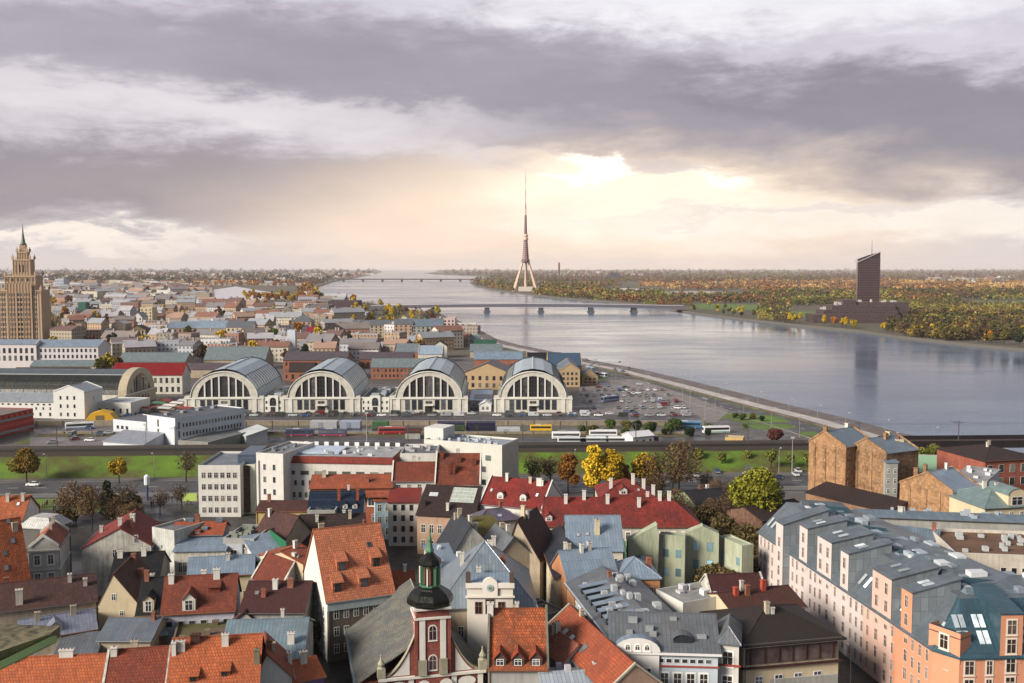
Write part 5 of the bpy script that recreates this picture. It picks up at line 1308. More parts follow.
    mats = [rf, tl, seam((.30,.36,.40),.4,.3,.55), seam((.17,.22,.26),.4,.3,.55)]
    for k in range(15):     # folded sheet-metal ridges across the inner roof
        s = 3+k*4.4; w0 = rr.uniform(1.6,3.0); h_ = rr.uniform(1.0,2.2); d0, d1 = rr.uniform(7.5,9.5), rr.uniform(14,18.5); m_ = mats[k%4]; c = MB(); z = RZ-1.6
        a, b1, p = W(s,d0,z), W(s+w0,d0,z), W(s+w0*.3,d0+.6,z+h_); a2, b2, p2 = W(s+rr.uniform(-1,1),d1,z), W(s+w0+1,d1,z), W(s+w0*.6,d1-.4,z+h_*.5)
        for q in ((a,b1,p),(b1,b2,p2,p),(b2,a2,p2),(a2,a,p,p2)): c.poly(q, m_)
        c.build('roof_fold', root)
    for k in range(9):
        s = 5+k*7; c = MB()
        for j in range(14): x, y, _ = W(s+j*.22, 10+(k%3)*2.2, 0); c.box(x-.5,y-.03,RZ-1.5,x+.5,y+.05,RZ-.7,flat((.12,.15,.17)))
        c.build('roof_louvre', root)
    for k in range(16):
        s, dd = rr.uniform(3,44), rr.uniform(7,19); x, y, _ = V(s,dd,0); c = MB(); w_, d_ = rr.uniform(.8,3.0), rr.uniform(.8,2.0); c.box(-w_/2,-d_/2,0,w_/2,d_/2,rr.uniform(.6,1.6),flat(rr.choice([(.42,.46,.5),(.30,.34,.38),(.58,.6,.62)]))); c.build('roof_vent', root, (x,y,RZ-1.1), rb_)
apartments()
# ---- centre right: long house with dormers and pale front
LB = plaster((.55,.60,.64),.25); ORW = plaster((.58,.34,.20),.3)
b = mk('long white house with grey sheet roof, row of dormers and curved pediment front', (567,583), (613,642), 12, 14, LB, 'side', 592, GRY, over=.5); b.h; LW = b.w
for k in range(7): b.dorm('F', b.w*.24+k*b.w*.105, .8, 1.5, 1.3, kind='shed', rm=BLU, wm=DGR, gl=(.04,.06,.07), fc=(.2,.2,.2))
b.wins('F', 1.4, 3, 3.5, 12, 1.0, 2.1, 1, b.w-1, 's', gl=(.05,.07,.09)); b.clutter(26, 3, flat((.45,.47,.48))); b.box('bay', 1.5,-.35,0,6.5,-.01,11.6,ORW); b.cornice(11.7, LB, .5, .25, 'F')
w = mk('', (612,650), (718,653), 12, 13, LB, 'side', 3.9, GRY, parent=b, over=.5)
w.wins('F', 6.0, 1, 3, 7, 1.3, 2.6, 1.5, w.w-1.5, 's', gl=(.05,.045,.04)); w.wins('F', 10.2, 1, 3, 8, .9, .7, 6, w.w-1, 'd'); w.wins('F', 1.5, 1, 3, 7, 1.3, 2.4, 1.5, w.w-1.5, 's')
w.dorm('F', w.w*.68, 1.4, 3.0, .5, kind='arch', gr=.9, rm=GRY, wm=DGR, win=False); w.clutter(8, 7, flat((.35,.37,.38)))
w.cornice(11.6, plaster((.70,.69,.68),.1), .55, .3, 'F'); w.cornice(9.6, plaster((.42,.12,.08),.1), .2, .2, 'F'); w.cornice(4.6, plaster((.70,.69,.68),.1), .25, .25, 'F')
pd = MB(); pts = [(-3.6,12.0)]+[(3.6*math.cos(math.pi*(1-i/10)), 12.0+2.2*math.sin(math.pi*i/10)) for i in range(11)]+[(3.6,12.0)]
pd.poly([(x,-.35,z) for x,z in pts][::-1], plaster((.68,.67,.65),.15)); pd.poly([(x,.3,z) for x,z in pts], LB)
for p, q in zip(pts, pts[1:]): pd.poly([(p[0],-.35,p[1]),(q[0],-.35,q[1]),(q[0],1.5,q[1]),(p[0],1.5,p[1])], BLU)
pd.box(-3.4,-.34,0,3.4,-.01,11.95, plaster((.68,.67,.65),.15)); w.put('pediment', pd.mesh('pediment'), (w.w*.24,-.02,0))
for k in (-1,0,1): w.put('window', window_mesh(.8,1.0,'s',WHITE,True), (w.w*.24+k*1.5,-.38,12.2))
for k in (-1,1): w.put('window', window_mesh(1.1,2.8,'s',WHITE), (w.w*.24+k*1.6,-.38,6.6))
w2 = Bld('','','', (717,640), (739,642), 13.4, 9, plaster((.62,.60,.57),.3), parent=b); w2.roof('hip', 1.8, GRY, over=.4); w2.wins('F', 1.5, 3, 3.9, 1, 1.6, 2.4, style='s', gl=(.05,.04,.04)); w2.cornice(9.4, plaster((.42,.12,.08),.1), .3, .25, 'F')
b = mk('blue sheet roofed house behind the long dormered house', (568,580), (618,576), 12, 11, ORW, 'side', 549, BLU); b.wins('F', 2, 3, 3.2, 4, 1, 1.7); b.chim(.6,.5,1.2)
b = mk('small orange walled house with light blue roof below the netted buildings', (617,578), (660,577), 12, 9, ORW, 'hip', 557, BLU); b.chim(.85,.5,1.6,.9,.9,bricks((.4,.15,.08),.2)); b.wins('F', 2, 3, 3.2, 3, 1, 1.7)
b = mk('white flat roofed house with roof terrace beside the blue roofs', (656,592), (683,606), 10.8, 11, WP, 'flat', .6, flatroof((.3,.3,.29))); b.wins('F', 1.5, 3, 3, 3, 1, 1.6); b.clutter(6, 5)
b = mk('maroon roofed gabled house in front of the netted buildings', (714,606), (770,604), 9.5, 11, OLDW, 'side', 574, MAR, par=OLDW, par_h=.35); b.dorm('F', b.w*.5, .8, 1.6, 1.0); b.wins('F', 2, 2, 3.2, 4, 1, 1.6)
b = mk('brown hipped roof house with red edged long side roof facing the apartments', (735,614), (805,606), 10.5, 12, CRM, 'side', 589, BRN, over=.4); b.chim(.62,.45,1.8,.8,.8,plaster((.45,.12,.08),.2)); b.chim(.2,.4,1.4,.8,.8,plaster((.45,.12,.08),.2)); b.wins('F', 2, 2, 3.4, 4, 1, 1.6)
b = mk('cream house with very dark hipped roof and glazed loggia under eaves', (744,643), (839,635), 12.2, 15, CRM, 'hip', 3.0, tiles((.055,.035,.025),.5), over=.9); b.wins('F', 4.6, 1, 3, 4, 1.4, 1.9, 2, b.w-3.0, 'p', fc=(.75,.75,.78), gl=(.06,.07,.09)); b.wins('F', 1.0, 1, 3, 4, 1.4, 1.9, 2, b.w-3.0, 'p')
b.box('loggia', .4,-.25,8.6,b.w-.4,-.01,11.6, glassm((.035,.03,.025),.3)); b.cornice(11.6, plaster((.66,.64,.6),.1), .85, .3, 'FLR'); b.cornice(7.9, MAR, .5, .25, 'F')
for k in range(7): b.box('loggia_post', 1+k*b.w/7,-.4,8.6,1.25+k*b.w/7,-.26,11.6, flat((.12,.06,.04)))
b = mk('low dark flat roofed shop in front of the cream loggia house', (760,682), (838,676), 5.5, 9, GRW, 'flat', .3, flatroof((.06,.065,.07))); b.wins('F', 1, 1, 3, 4, 1.6, 1.8)
# ---- centre: grey roofed house with white baroque front
b = mk('large grey blue sheet roofed house with white baroque front block', (438,607), (536,605), 11.5, 22, BEI, 'hip', 541, seam((.33,.38,.42),.4,.5), over=.4, hipf=1.0)
for u, v in ((.42,.20),(.60,.62),(.25,.5)): b.chim(u, v, 2.2, .8, .8)
b.wins('F', 1.5, 2, 4.4, 7, 1.1, 2.0)
w = Bld('','','', (467,584.5), (513,584.5), 16.2, 6.5, plaster((.70,.67,.62),.15), parent=b); w.roof('side', 1.0, BLU, over=.02); bw = plaster((.74,.71,.66),.12)
w.box('attic', -.25,-.3,15.6,w.w+.25,.1,16.5, bw); w.box('cornice', -.3,-.4,13.9,w.w+.3,-.01,14.2, bw)
for x in (-.2, w.w-.6): w.box('roof_urn', x,-.2,16.55,x+.8,.5,18.4, plaster((.18,.13,.11),.3))
ar = MB(); pts = [(1.35*math.cos(math.pi*i/8), 16.2+1.3*math.sin(math.pi*i/8)) for i in range(9)]
ar.poly([(-1.35,-.35,13.9),(1.35,-.35,13.9)]+[(x,-.35,z) for x,z in pts], bw)
for p, q in zip(pts, pts[1:]): ar.poly([(q[0],-.35,q[1]),(p[0],-.35,p[1]),(p[0],.3,p[1]),(q[0],.3,q[1])], bw)
ar.lathe([(.0,0),(.0,0.01)], bw, 3) if False else None
w.put('gable_arch', ar.mesh('gable_arch'), (w.w/2,-.02,0)); em = MB(); em.tube((0,-.36,0),(0,-.46,0),.62,.62,plaster((.42,.52,.58),.1),14); em.tube((0,-.46,0),(0,-.52,0),.3,.3,plaster((.30,.33,.08),.1),10); w.put('emblem', em.mesh('emblem'), (w.w/2,-.02,15.7))
for x, ww, hh in ((w.w*.25,1.3,2.2),(w.w*.5,1.7,2.7),(w.w*.75,1.3,2.2)): w.put('window', window_mesh(ww,hh,'p',(.3,.22,.2),False,(.05,.025,.02)), (x,-.02,10.9))
b = mk('dark blue grey pointed roof house behind the large sheet roofed house', (452,556), (497,552), 11, 13, OLDW, 'front', 517, DGR, over=.3, rf=.42); b.chim(.7,.5,1.6)
b = mk('grey gabled roof house right behind the baroque fronted house', (495,560), (535,556), 10.5, 12, BEI, 'front', 530, GRY, rf=.45); b.chim(.5,.4,1.8)
b = mk('house with pale blue flat sheet roof left of the baroque front', (441,574), (484,570), 10.6, 16, OLDW, 'shed', 1.5, BLU); b.clutter(6, 8)
b = mk('derelict house with moss covered roof between brown tiled roofs', (478,540), (509,536), 11.5, 10, BEI, 'shed', 2.5, grass_mat((.16,.14,.03),(.14,.09,.05))); b.chim(.2,.8,1.5)
b = mk('house with purple grey sheet roof and roof lights below the bright red roof', (478,522), (520,518), 11.5, 7, OLDW, 'hip', 2.0, seam((.24,.22,.27),.35,.5)); b.sky_('F', 3, .8, 1.2, 1.0, (.5,.55,.62)); b.sky_('F', 6, .8, 1.2, 1.0, (.5,.55,.62))
b = mk('patched brown tiled roof house with steep slopes behind grey gable', (505,556), (540,560), 10, 12, BEI, 'front', 514, MOT, rf=.35); b.chim(.35,.3,2.2,.8,.8,CRM)
b = mk('narrow yellowish house with dark sheet roof facing the central lane', (540,538), (556,578), 11, 9, CRM, 'side', 2.8, DGR); b.wins('F', 2, 3, 3, 7, .9, 1.6)
b = mk('white walled house end with windows under the long dark red roof', (543,533), (571,533), 9.6, 4, WP2, 'shed', .8, DRED); b.wins('F', 1.2, 2, 4.0, 3, 1.2, 2.2, style='s', gl=(.05,.04,.04))
# ---- centre foreground: orange roofs beside the church
b = mk('orange tiled house with stepped stone firewalls right of the church', (488,668), (548,668), 10, 17, GRW, 'side', 608.5, tiles((.52,.19,.07),.9), par=plaster((.26,.26,.22),.8), par_h=.7)
for u in (.2,.5,.8): b.dorm('F', b.w*u, .3, 1.9, 1.2, rm=tiles((.46,.13,.03),.7), wm=flat((.14,.11,.10)), gr=1.1)
b.chim(.02,.45,1.8,1.0,1.0,WP); b.wins('L', 9.5, 1, 3, 3, .5, 1.6, 5, 9, 'd'); b.wins('F', 2, 2, 3.2, 4, 1, 1.7)
b = mk('long narrow orange roof house running toward the camera in central lane', P(545,628,9.5), P(607,692,9.5), 9.5, 9, PNK, 'side', 3.6, OR2, par=plaster((.5,.48,.42),.5), par_h=.4); b.sky_('F', 6, .8, 1.4, 1.6, (.2,.2,.2)); b.sky_('F', 9, .8, 1.4, 1.6, (.2,.2,.2)); b.sky_('F', 14, 1, 1.4, 1.6, (.2,.2,.2))
b = mk('pink roofed narrow house beside the stone firewall in central lane', (529,640), (562,662), 9.0, 6, WP2, 'side', 2.4, tiles((.52,.24,.15),.4)); b.chim(.4,.5,1.4)
b = mk('low pale grey sheet roof at the bottom centre edge', (545,695), (640,690), 8, 10, LB, 'side', 1.4, seam((.52,.56,.60),.4,.2)); b.clutter(4, 3)
b = mk('row of small grey canopies and stone terrace in the central lane', (541,618), (565,612), 5, 14, GRW, 'flat', .4, flatroof((.30,.28,.25))); b.clutter(9, 2, flat((.25,.26,.28)))
# ---- centre left
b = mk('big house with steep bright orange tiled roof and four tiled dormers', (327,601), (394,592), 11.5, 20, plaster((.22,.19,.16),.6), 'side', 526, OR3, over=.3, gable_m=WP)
for u, t_ in ((.18,1.0),(.58,1.2),(.30,3.8),(.82,3.8)): b.dorm('F', b.w*u, t_, 2.0, 1.9, kind='shed', rm=OR3, wm=OR3, fc=(.12,.1,.09))
b.box('eaves_band', 0,-.3,9.6,b.w,-.01,11.2,plaster((.45,.5,.5),.3))
b.sky_('F', b.w*.78, 6.6, .9, 1.0, (.04,.04,.04)); b.wins('L', 1.5, 3, 3.2, 5, 1.1, 1.8, 1.5, 18, 's'); b.wins('F', 1.5, 3, 3.2, 6, 1, 1.7)
b = mk('beige side house with small orange roof left of the big orange roof', (303,563), (322,556), 12.5, 12, CRM, 'side', 1.6, OR2); b.wins('F', 2, 3, 3.3, 3, .8, 1.4); b.wins('L', 2, 3, 3.3, 3, .8, 1.4)
b = mk('low orange roof wing between the big orange roof and the church', (370,592), (414,590), 10, 9, OLDW, 'side', 571, OR2); b.wins('F', 2, 2, 3.2, 3, 1, 1.6)
b = mk('long dark brown roof house behind the big orange roof', (299,547), (363,545), 9, 16, OLDW, 'side', 514, DBR); b.chim(.25,.4,1.2)
b = mk('dark blue roofed house with white pointed gable and two white dormers', (308,514), (362,513), 12, 12, WP, 'side', 491, seam((.04,.07,.12),.4,.2)); b.dorm('F', b.w*.68, 1.2, 1.2, 1.1, wm=WP); b.dorm('F', b.w*.86, 1.2, 1.2, 1.1, wm=WP); b.chim(.55,.3,2.6,.7,.7,OR2); b.chim(.9,.3,2.4,.7,.7,OR2)
b = mk('dark rooftop terrace house left of the dark blue roof', (307,513), (335,513), 12.6, 9, GRW, 'flat', .7, flatroof((.10,.10,.12))); b.clutter(8, 1, flat((.12,.14,.12)))
b = mk('yellow ochre house with three window rows and brown eaves roof', (256,511), (308,511), 9.4, 12, YEL, 'side', 1.3, BRN); b.wins('F', 1.1, 3, 2.8, 4, 1.1, 1.8, 3.2, b.w-1.2, 'd', fc=(.3,.25,.2))
b = mk('small brown tiled house with crooked roof by the ochre house', (251,540), (281,546), 10.5, 11, BEI, 'side', 513, MOT); b.dorm('F', b.w*.5, 1.0, 1.6, 1.2)
b = mk('house with pale blue sheet roof and green scaffold sheet', (258,560), (285,556), 10.5, 12, WP, 'shed', 2.2, BLU); b.box('scaffold_sheet', b.w+.2,-.3,0,b.w+.4,12,13.5, flat((.02,.20,.11),.6))
b = mk('orange brown tiled house with curved firewall left of the lane', (252,578), (284,582), 9.5, 11, OLDW, 'side', 554, BRO, par=OLDW, par_h=.3); b.wins('R', 2, 2, 3, 2, 1, 1.5)
b = mk('roof terrace house with grey dormer and pot plants', (223,541), (254,542), 12, 12, GRW, 'flat', .7, flatroof((.11,.12,.12))); b.clutter(14, 11, flat((.30,.32,.28))); b.box('dormer', 1.0,-.8,7.5,4.6,-.01,11.5, plaster((.5,.52,.56),.3)); b.wins('F', 8.2, 1, 3, 1, 1.6, 2.2, 1.5, 4.0, out=.82)
b = mk('house with orange skirt roof above light blue sheet roof', (172,535), (222,534), 12.6, 8, GRW, 'side', 1.9, OR2); b.dorm('F', b.w*.5, .3, 1.2, .7, kind='flat'); b.clutter(5, 3, BLU2)
w = mk('', (174,551), (225,550), 10.8, 8, OLDW, 'shed', 1.5, BLU, parent=b); w.wins('F', 6.0, 1, 3, 4, .9, 2.4, .8, 4.6, gl=(.1,.11,.13))
b = mk('beige house with wide light blue roof behind brown tiled row', (188,577), (253,573), 10, 10, CRM, 'side', 556, BLU); b.chim(.6,.4,1.2); b.wins('F', 2, 2, 3, 5, .9, 1.5)
b = mk('white gabled house with dark red side roof and stained end wall', (82,548), (151,545), 11, 17, OLDW, 'front', 518.5, DRED, over=.15, rf=.55); b.wins('F', 8.6, 1, 3, 1, .9, 1.8, 6.2, 7.2); b.wins('F', 11.6, 1, 3, 1, .9, 1.8, 10.8, 11.8); b.chim(.62,.5,1.5,1.0,1.0,WP); b.chim(.15,.5,1.4); b.wins('L', 2, 3, 3, 4, 1, 1.5)
b = mk('tall stained white chimney-like firewall house beside the white gable', (152,529), (174,533), 14, 9, plaster((.60,.60,.58),.8), 'flat', .5, flatroof(), wtop=plaster((.5,.48,.42),.8)); b.wins('F', 10, 1, 3, 1, .5, .9, 2.5, 3.5, 'd')
b = mk('dark roofed low house between white gable and cream gable', (110,580), (158,578), 8.5, 12, GRW, 'side', 552, seam((.03,.035,.04),.5,.3))
b = mk('ornate white house with baroque gable and street front at left', (28.5,549), (58.5,547), 13.0, 13, plaster((.60,.58,.54),.4), 'front', 2.4, OR2, over=.1, par=WP, par_h=.7); b.wins('F', 1.6, 3, 3.9, 2, 1.2, 2.1, 1.0, b.w-1.0, 's', gl=(.05,.05,.05)); b.cornice(12.3, WP, .4, .35, 'FR'); b.cornice(8.2, WP, .25, .25, 'FR')
b = mk('dark attic storey house with white curved roof edge behind ornate house', (20,527), (50,529), 13.5, 7, plaster((.20,.19,.18),.4), 'mansard', 2.0, seam((.5,.51,.5),.5,.4), wtop=flatroof((.4,.4,.4)))
b = mk('orange roofed house with roof lights at left edge beside ornate house', (-34,589), (29,577), 9.8, 12, WP, 'side', 522, OR); [b.sky_('F', b.w-k, t_, .8, 1.1, (.22,.23,.25)) for k, t_ in ((1.8,3.5),(3.6,2.4),(2.0,5.5),(5.2,5.0),(7,2.8),(3.8,1.0))]
b = mk('upper orange roofed house at the left edge above the roof lights', (-30,521), (22,519), 12, 13, WP, 'side', 496, OR); b.sky_('F', b.w-2, 3.6, .8, 1.1, (.5,.5,.5)); b.chim(.9,.4,1.6); b.chim(.6,.4,1.6)
b = mk('cream gabled house with small windows and steep brown side roof', (98,604), (138,603), 9, 14, CRM, 'front', 5.7, BRN, over=.1, rf=.40); b.wins('F', 9.6, 1, 3, 1, .9, 1.3, 2.4, 3.4); b.wins('F', 6.6, 1, 3, 1, .8, 1.0, 3.8, 4.8); b.wins('F', 2.8, 1, 3, 1, 1.1, 1.2, 5, 6.2); b.chim(.75,.6,1.6,1,1,bricks((.35,.15,.08),.3))
b = mk('house with black roof and cream arched dormer beside cream gable', (137,614), (162,613), 8.4, 11, CRM, 'side', 577, seam((.02,.022,.026),.5,.2)); b.dorm('F', b.w*.45, .2, 1.9, 2.4, wm=CRM, gr=.9); b.chim(.3,.6,1.2)
b = mk('row house with brown orange tiled roof and white gabled dormer', (162,613), (234,609), 8.8, 11, plaster((.55,.55,.62),.3), 'side', 575, BRO); b.dorm('F', b.w*.37, .1, 2.3, 2.3, wm=WP, gr=1.2); b.wins('F', 6.0, 1, 3, 6, 1.2, 1.1, .6, b.w-.8, 'd'); b.chim(.08,.42,1.4,1.0,.8,WP); b.chim(.72,.46,1.5,1.2,.9,WP); b.dorm('F', b.w*.7, 2.6, 2.2, 1.2, kind='shed', rm=BRO, wm=BRO, win=False)
b = mk('maroon roofed house with two ridges beside the dark lane', (240,612), (303,612), 9.5, 15, GRW, 'side', 581, MAR); b.chim(.45,.38,1.6,.9,.9,WP); b.sky_('F', 2, 4, .8, 1, (.3,.3,.3)); b.chim(.3,.25,1.2,.8,.8,bricks((.35,.12,.08),.3))
w = mk('', (228,625), (262,625), 7.2, 6, GRW, 'front', 2.6, MAR, parent=b)
b = mk('wide house with weathered blue grey sheet roof above orange roofs', (220,660), (302,657), 9.4, 17, OLDW, 'side', 619, seam((.32,.40,.44),.4,.6)); b.chim(.5,.1,1.0,.8,.8,WP); b.chim(.84,.18,1.6,1.1,.9,WP)
b = mk('walled stone terrace with moss and rubble in front of row house', (172,645), (232,640), 6.4, 14, plaster((.28,.22,.19),.8), 'flat', .5, grass_mat((.13,.12,.04),(.20,.14,.12)), wtop=plaster((.3,.24,.2),.6)); b.clutter(5, 2, plaster((.3,.25,.2),.5))
b = mk('shed with ribbed grey blue roofs in the courtyard by cream gable', (98,640), (150,640), 6.8, 11, BEI, 'side', 618, seam((.28,.31,.35),.4,.7,.4)); b.wins('F', 2, 1, 3, 3, .9, 1.3)
b = mk('small lean-to with teal sheet roof and open timber side', (140,638), (166,634), 6.0, 7, bricks((.2,.1,.06),.5), 'shed', 1.6, seam((.26,.33,.34),.4,.6,.4)); b.wins('F', 1, 1, 3, 2, 1, 1.6, style='d', gl=(.2,.1,.04))
b = mk('old house with mottled dark brown tiled roof at left edge', (-12,613), (96,600), 8.6, 15, BEI, 'side', 579, MOT); b.chim(.28,.1,2.6,1.2,1.0,WP2); b.chim(.75,.4,1.4); b.chim(.9,.3,1.2)
b = mk('low white courtyard house with lilac grey sheet roofs at left', (22,640), (96,628), 7.0, 9, WP2, 'side', 2.2, seam((.36,.38,.45),.4,.5)); b.dorm('F', b.w*.45, .6, 2.2, 1.0); b.wins('F', 2, 1, 3, 4, 1, 1.6)
b = mk('cream backed courtyard wing with dark openings above orange roof', (55,655), (96,652), 5.6, 7, CRM, 'shed', 1.0, GRY); b.wins('F', 2.2, 1, 3, 2, 1.6, 1.6, style='d')
b = mk('bright orange tiled roof at bottom left beside the green stone ledge', (-30,722), (97,716), 9, 16, WP, 'side', 656, OR); b.chim(.62,.5,.8,2,.7,WP)
b = mk('darker orange brown tiled roof between brighter orange roofs at bottom', (98,716), (163,711), 9, 16, WP, 'side', 648, tiles((.36,.11,.05),.6), par=OLDW, par_h=.2)
b = mk('orange tiled roof with long tiled dormers at bottom left', (165,712), (256,706), 9, 17, WP, 'side', 636, OR); b.dorm('F', b.w*.27, 3.2, 1.5, 1.0, kind='shed', rm=OR, wm=OR, fc=(.1,.1,.1)); b.dorm('F', b.w*.62, 3.6, 1.5, 1.0, kind='shed', rm=OR, wm=OR, fc=(.1,.1,.1)); b.chim(.25,.47,1.0,1.4,.8,BRN); b.chim(.98,.3,1.8,.8,.8,plaster((.3,.28,.2),.6)); b.chim(.02,.4,1.5,.6,1.0,WP)
b = mk('small steep orange gable roof in front of blue grey sheet roof', (254,680), (292,676), 10.0, 9, WP, 'front', 642, tiles((.42,.15,.05),.5), rf=.35)
b = mk('low orange roofed house with purple wall beside dark lane at bottom', (286,684), (324,676), 8.5, 9, plaster((.30,.22,.40),.3), 'side', 660, OR); b.wins('F', 2, 2, 3, 3, 1, 1.6)
# ---- church in the foreground
def church():
    BR = bricks((.34,.10,.07), .45); wht = plaster((.72,.70,.66),.25); st = plaster((.46,.44,.36),.7); slate = tiles((.30,.30,.25),.9); cop = seam((.035,.042,.035),.3,.5,.5,.4); grn = flat((.13,.27,.17),.5)
    ang = R(13); O = Vector((-12.9, 157, 0))
    root = empty('brick_church', 'red brick church with curved white gable, dark onion tower and grey tiled roof', 'church', O, ang); root.scale = (.7,.7,.7)
    hw, L, E, Rg = 11.2, 40, 8.6, 19.0; FC = 9.0; FW = 12.0; FT = 18.6
    b = MB(); b.box(-16.8,1.2,0,hw,L,8.0,BR); b.poly([(hw,L,E),(-16.8,L,8.0),(0,L,Rg)], BR); b.build('wall', root)
    b = MB()
    b.slab([(-17.5,L+.4,7.9),(-17.5,.6,7.9),(0,.6,Rg+.1),(0,L+.4,Rg+.1)], .25, slate); b.slab([(hw+.9,.6,E-.85),(hw+.9,L+.4,E-.85),(0,L+.4,Rg+.1),(0,.6,Rg+.1)], .25, slate)
    g = flat((.25,.30,.31),.5); b.tube((-17.7,.4,7.7),(-17.7,L+.4,7.7),.4,.4,g,8); b.tube((0,.6,Rg+.2),(0,L,Rg+.2),.16,.16,st,6); b.build('roof', root)
    def vol(sg):
        pts = []
        for i in range(13):
            t = i/12; x = FW-(FW-4.0)*t; z = FC+.3+(FT-FC)*(t**2.1); pts.append((sg*x, z))
        return pts
    f = MB()
    for sg in (-1, 1):
        v = vol(sg)
        for (x0,z0),(x1,z1) in zip(v, v[1:]):
            p = [(x0,-.3,FC),(x1,-.3,FC),(x1,-.3,z1),(x0,-.3,z0)]; f.poly(p if sg < 0 else p[::-1], BR)
            p = [(x0,.6,FC),(x1,.6,FC),(x1,.6,z1),(x0,.6,z0)]; f.poly(p if sg > 0 else p[::-1], BR)
            p = [(x0,-.55,z0+.25),(x1,-.55,z1+.25),(x1,.75,z1+.25),(x0,.75,z0+.25)]; f.poly(p if sg < 0 else p[::-1], st)
            p = [(x0,-.55,z0-.05),(x1,-.55,z1-.05),(x1,-.55,z1+.25),(x0,-.55,z0+.25)]; f.poly(p if sg < 0 else p[::-1], st)
            if abs(x0) < FW-1.2 and abs(x1) > 4.7:
                p = [(x0,-.36,FC+.5),(x1,-.36,FC+.5),(x1,-.36,max(FC+.55,z1-.7)),(x0,-.36,max(FC+.55,z0-.7))]; f.poly(p if sg < 0 else p[::-1], wht)
    f.box(-FW,-.32,0,FW,.6,FC,BR); f.box(-FW-.5,-.95,FC-.35,FW+.5,.7,FC+.25,wht,bottom=True)
    for x in (-FW+.8,-5,5,FW-.8): f.box(x-.6,-.6,0,x+.6,-.33,FC-.36,wht)
    f.build('facade', root)
    pn = MB()
    for x in (-8.0, -2.2, 3.0, 8.0):
        pts = [(x+(2.1 if abs(x)>5 else 1.5)*math.cos(a), 7.0+1.2*math.sin(a)) for a in [2*math.pi*k/16 for k in range(16)]]; pn.poly([(p[0],-.64 if abs(x)>5 else -1.08,p[1]) for p in pts], wht)
    pn.build('wall_panel', root)
    for x in (-FW+.2, FW-.2):
        c = MB(); c.box(x-.9,-.8,FC+.25,x+.9,.8,FC+2.6,st); c.lathe([(1.0,FC+2.6),(.6,FC+2.9),(.85,FC+3.6),(.35,FC+4.4),(.12,FC+5.2),(.2,FC+5.5),(0,FC+5.8)], st, 8, x, 0); c.build('corner_finial', root)
    t = MB(); tw = 3.85; t.box(-tw,-.8,0,tw,6.6,25.0,BR)
    for x in (-tw,tw): t.box(x-.35,-1.0,FC+.3,x+.35,-.8,23.0,BR)
    for x in (-2.4,2.4): t.box(x-.65,-1.02,FC+.3,x+.65,-.801,22.4,wht)
    for x in (-2.4,2.4): t.box(x-.95,-1.3,FC+.3,x+.95,-1.03,FC+4.0,st)
    t.box(-tw-.35,-1.2,22.4,tw+.35,7.0,22.9,wht,bottom=True); t.box(-tw-.5,-1.35,24.6,tw+.5,7.1,25.1,wht,bottom=True); t.build('tower', root)
    for z in (10.4, 17.4): link('window', window_mesh(1.8,3.5,'s',(.68,.66,.62),True,(.05,.02,.03)), root, (0,-.82,z))
    link('window', window_mesh(1.6,3.2,'s',(.68,.66,.62),True), root, (-tw-.02,2.9,17.4), R(270))
    for x in (-8,8): link('window', window_mesh(1.8,4.2,'s',(.68,.66,.62),True), root, (x,-.34,1))
    sp_ = MB(); c0 = (0, 2.9)
    sp_.lathe([(5.3,25.1),(5.5,25.6),(5.4,26.6),(4.6,27.8),(3.2,28.7),(2.4,29.2)], cop, 8, *c0)
    sp_.lathe([(2.5,29.2),(2.5,29.6)], grn, 8, *c0, cap=True)
    sp_.lathe([(2.7,34.2),(2.7,34.7),(2.5,35.4),(1.5,36.3),(.85,37.0)], cop, 8, *c0); sp_.lathe([(.85,37.0),(1.05,37.4),(.7,38.2),(.40,39.4),(.5,40.0),(.2,41.0),(.06,43.6)], grn, 8, *c0)
    for k in range(8):
        a = math.pi*(k+.5)/4; x, y = c0[0]+2.1*math.cos(a), c0[1]+2.1*math.sin(a); sp_.box(x-.25,y-.25,29.6,x+.25,y+.25,34.2,grn)
        x, y = c0[0]+2.45*math.cos(a), c0[1]+2.45*math.sin(a); sp_.tube((x,y,29.6),(x,y,33.6),.16,.16,wht if k%2 else grn,6)
    sp_.lathe([(1.4,29.6),(1.4,34.2)], flat((.28,.13,.10)), 8, *c0, cap=False); sp_.build('spire', root)
    for k in range(6): link('window', window_mesh(1.4,4.0,'s',(.5,.4,.5),True), root, (-16.83,4+k*6,2.5), R(270))
church()
# ---- mossy stone ledge of the viewing tower, close to the camera
def ledge():
    root = empty('stone_ledge', 'blurred mossy green edged stone ledge close by at the bottom left corner', 'ledge', PY(20, 660, 4.0))
    O = root.location; top = grass_mat((.20,.19,.10),(.15,.12,.08)); gr = plaster((.50,.64,.34),.5)
    def q(px, py, Y): return PY(px, py, Y)-O
    b = MB(); a = [q(-60,622,4.3), q(60,626,4.3), q(50,634,4.05), q(-60,672,3.6)]
    lo = [p-Vector((0,0,.045)) for p in a]; b.poly(a[::-1], top); b.poly(lo, top)
    for i in range(4): b.poly([a[i], a[(i+1)%4], lo[(i+1)%4], lo[i]], top)
    b.build('slab', root)
    b = MB(); p0, p1 = q(50,637,4.0), q(-80,700,3.5); w_ = Vector((0,.06,-.015)); d_ = Vector((0,0,-.03))
    pts = [p0, p1, p1+w_, p0+w_]; lo = [p+d_ for p in pts]; b.poly(pts[::-1], gr); b.poly(lo, gr)
    for i in range(4): b.poly([pts[i], pts[(i+1)%4], lo[(i+1)%4], lo[i]], gr)
    b.build('edge_moulding', root)
ledge()
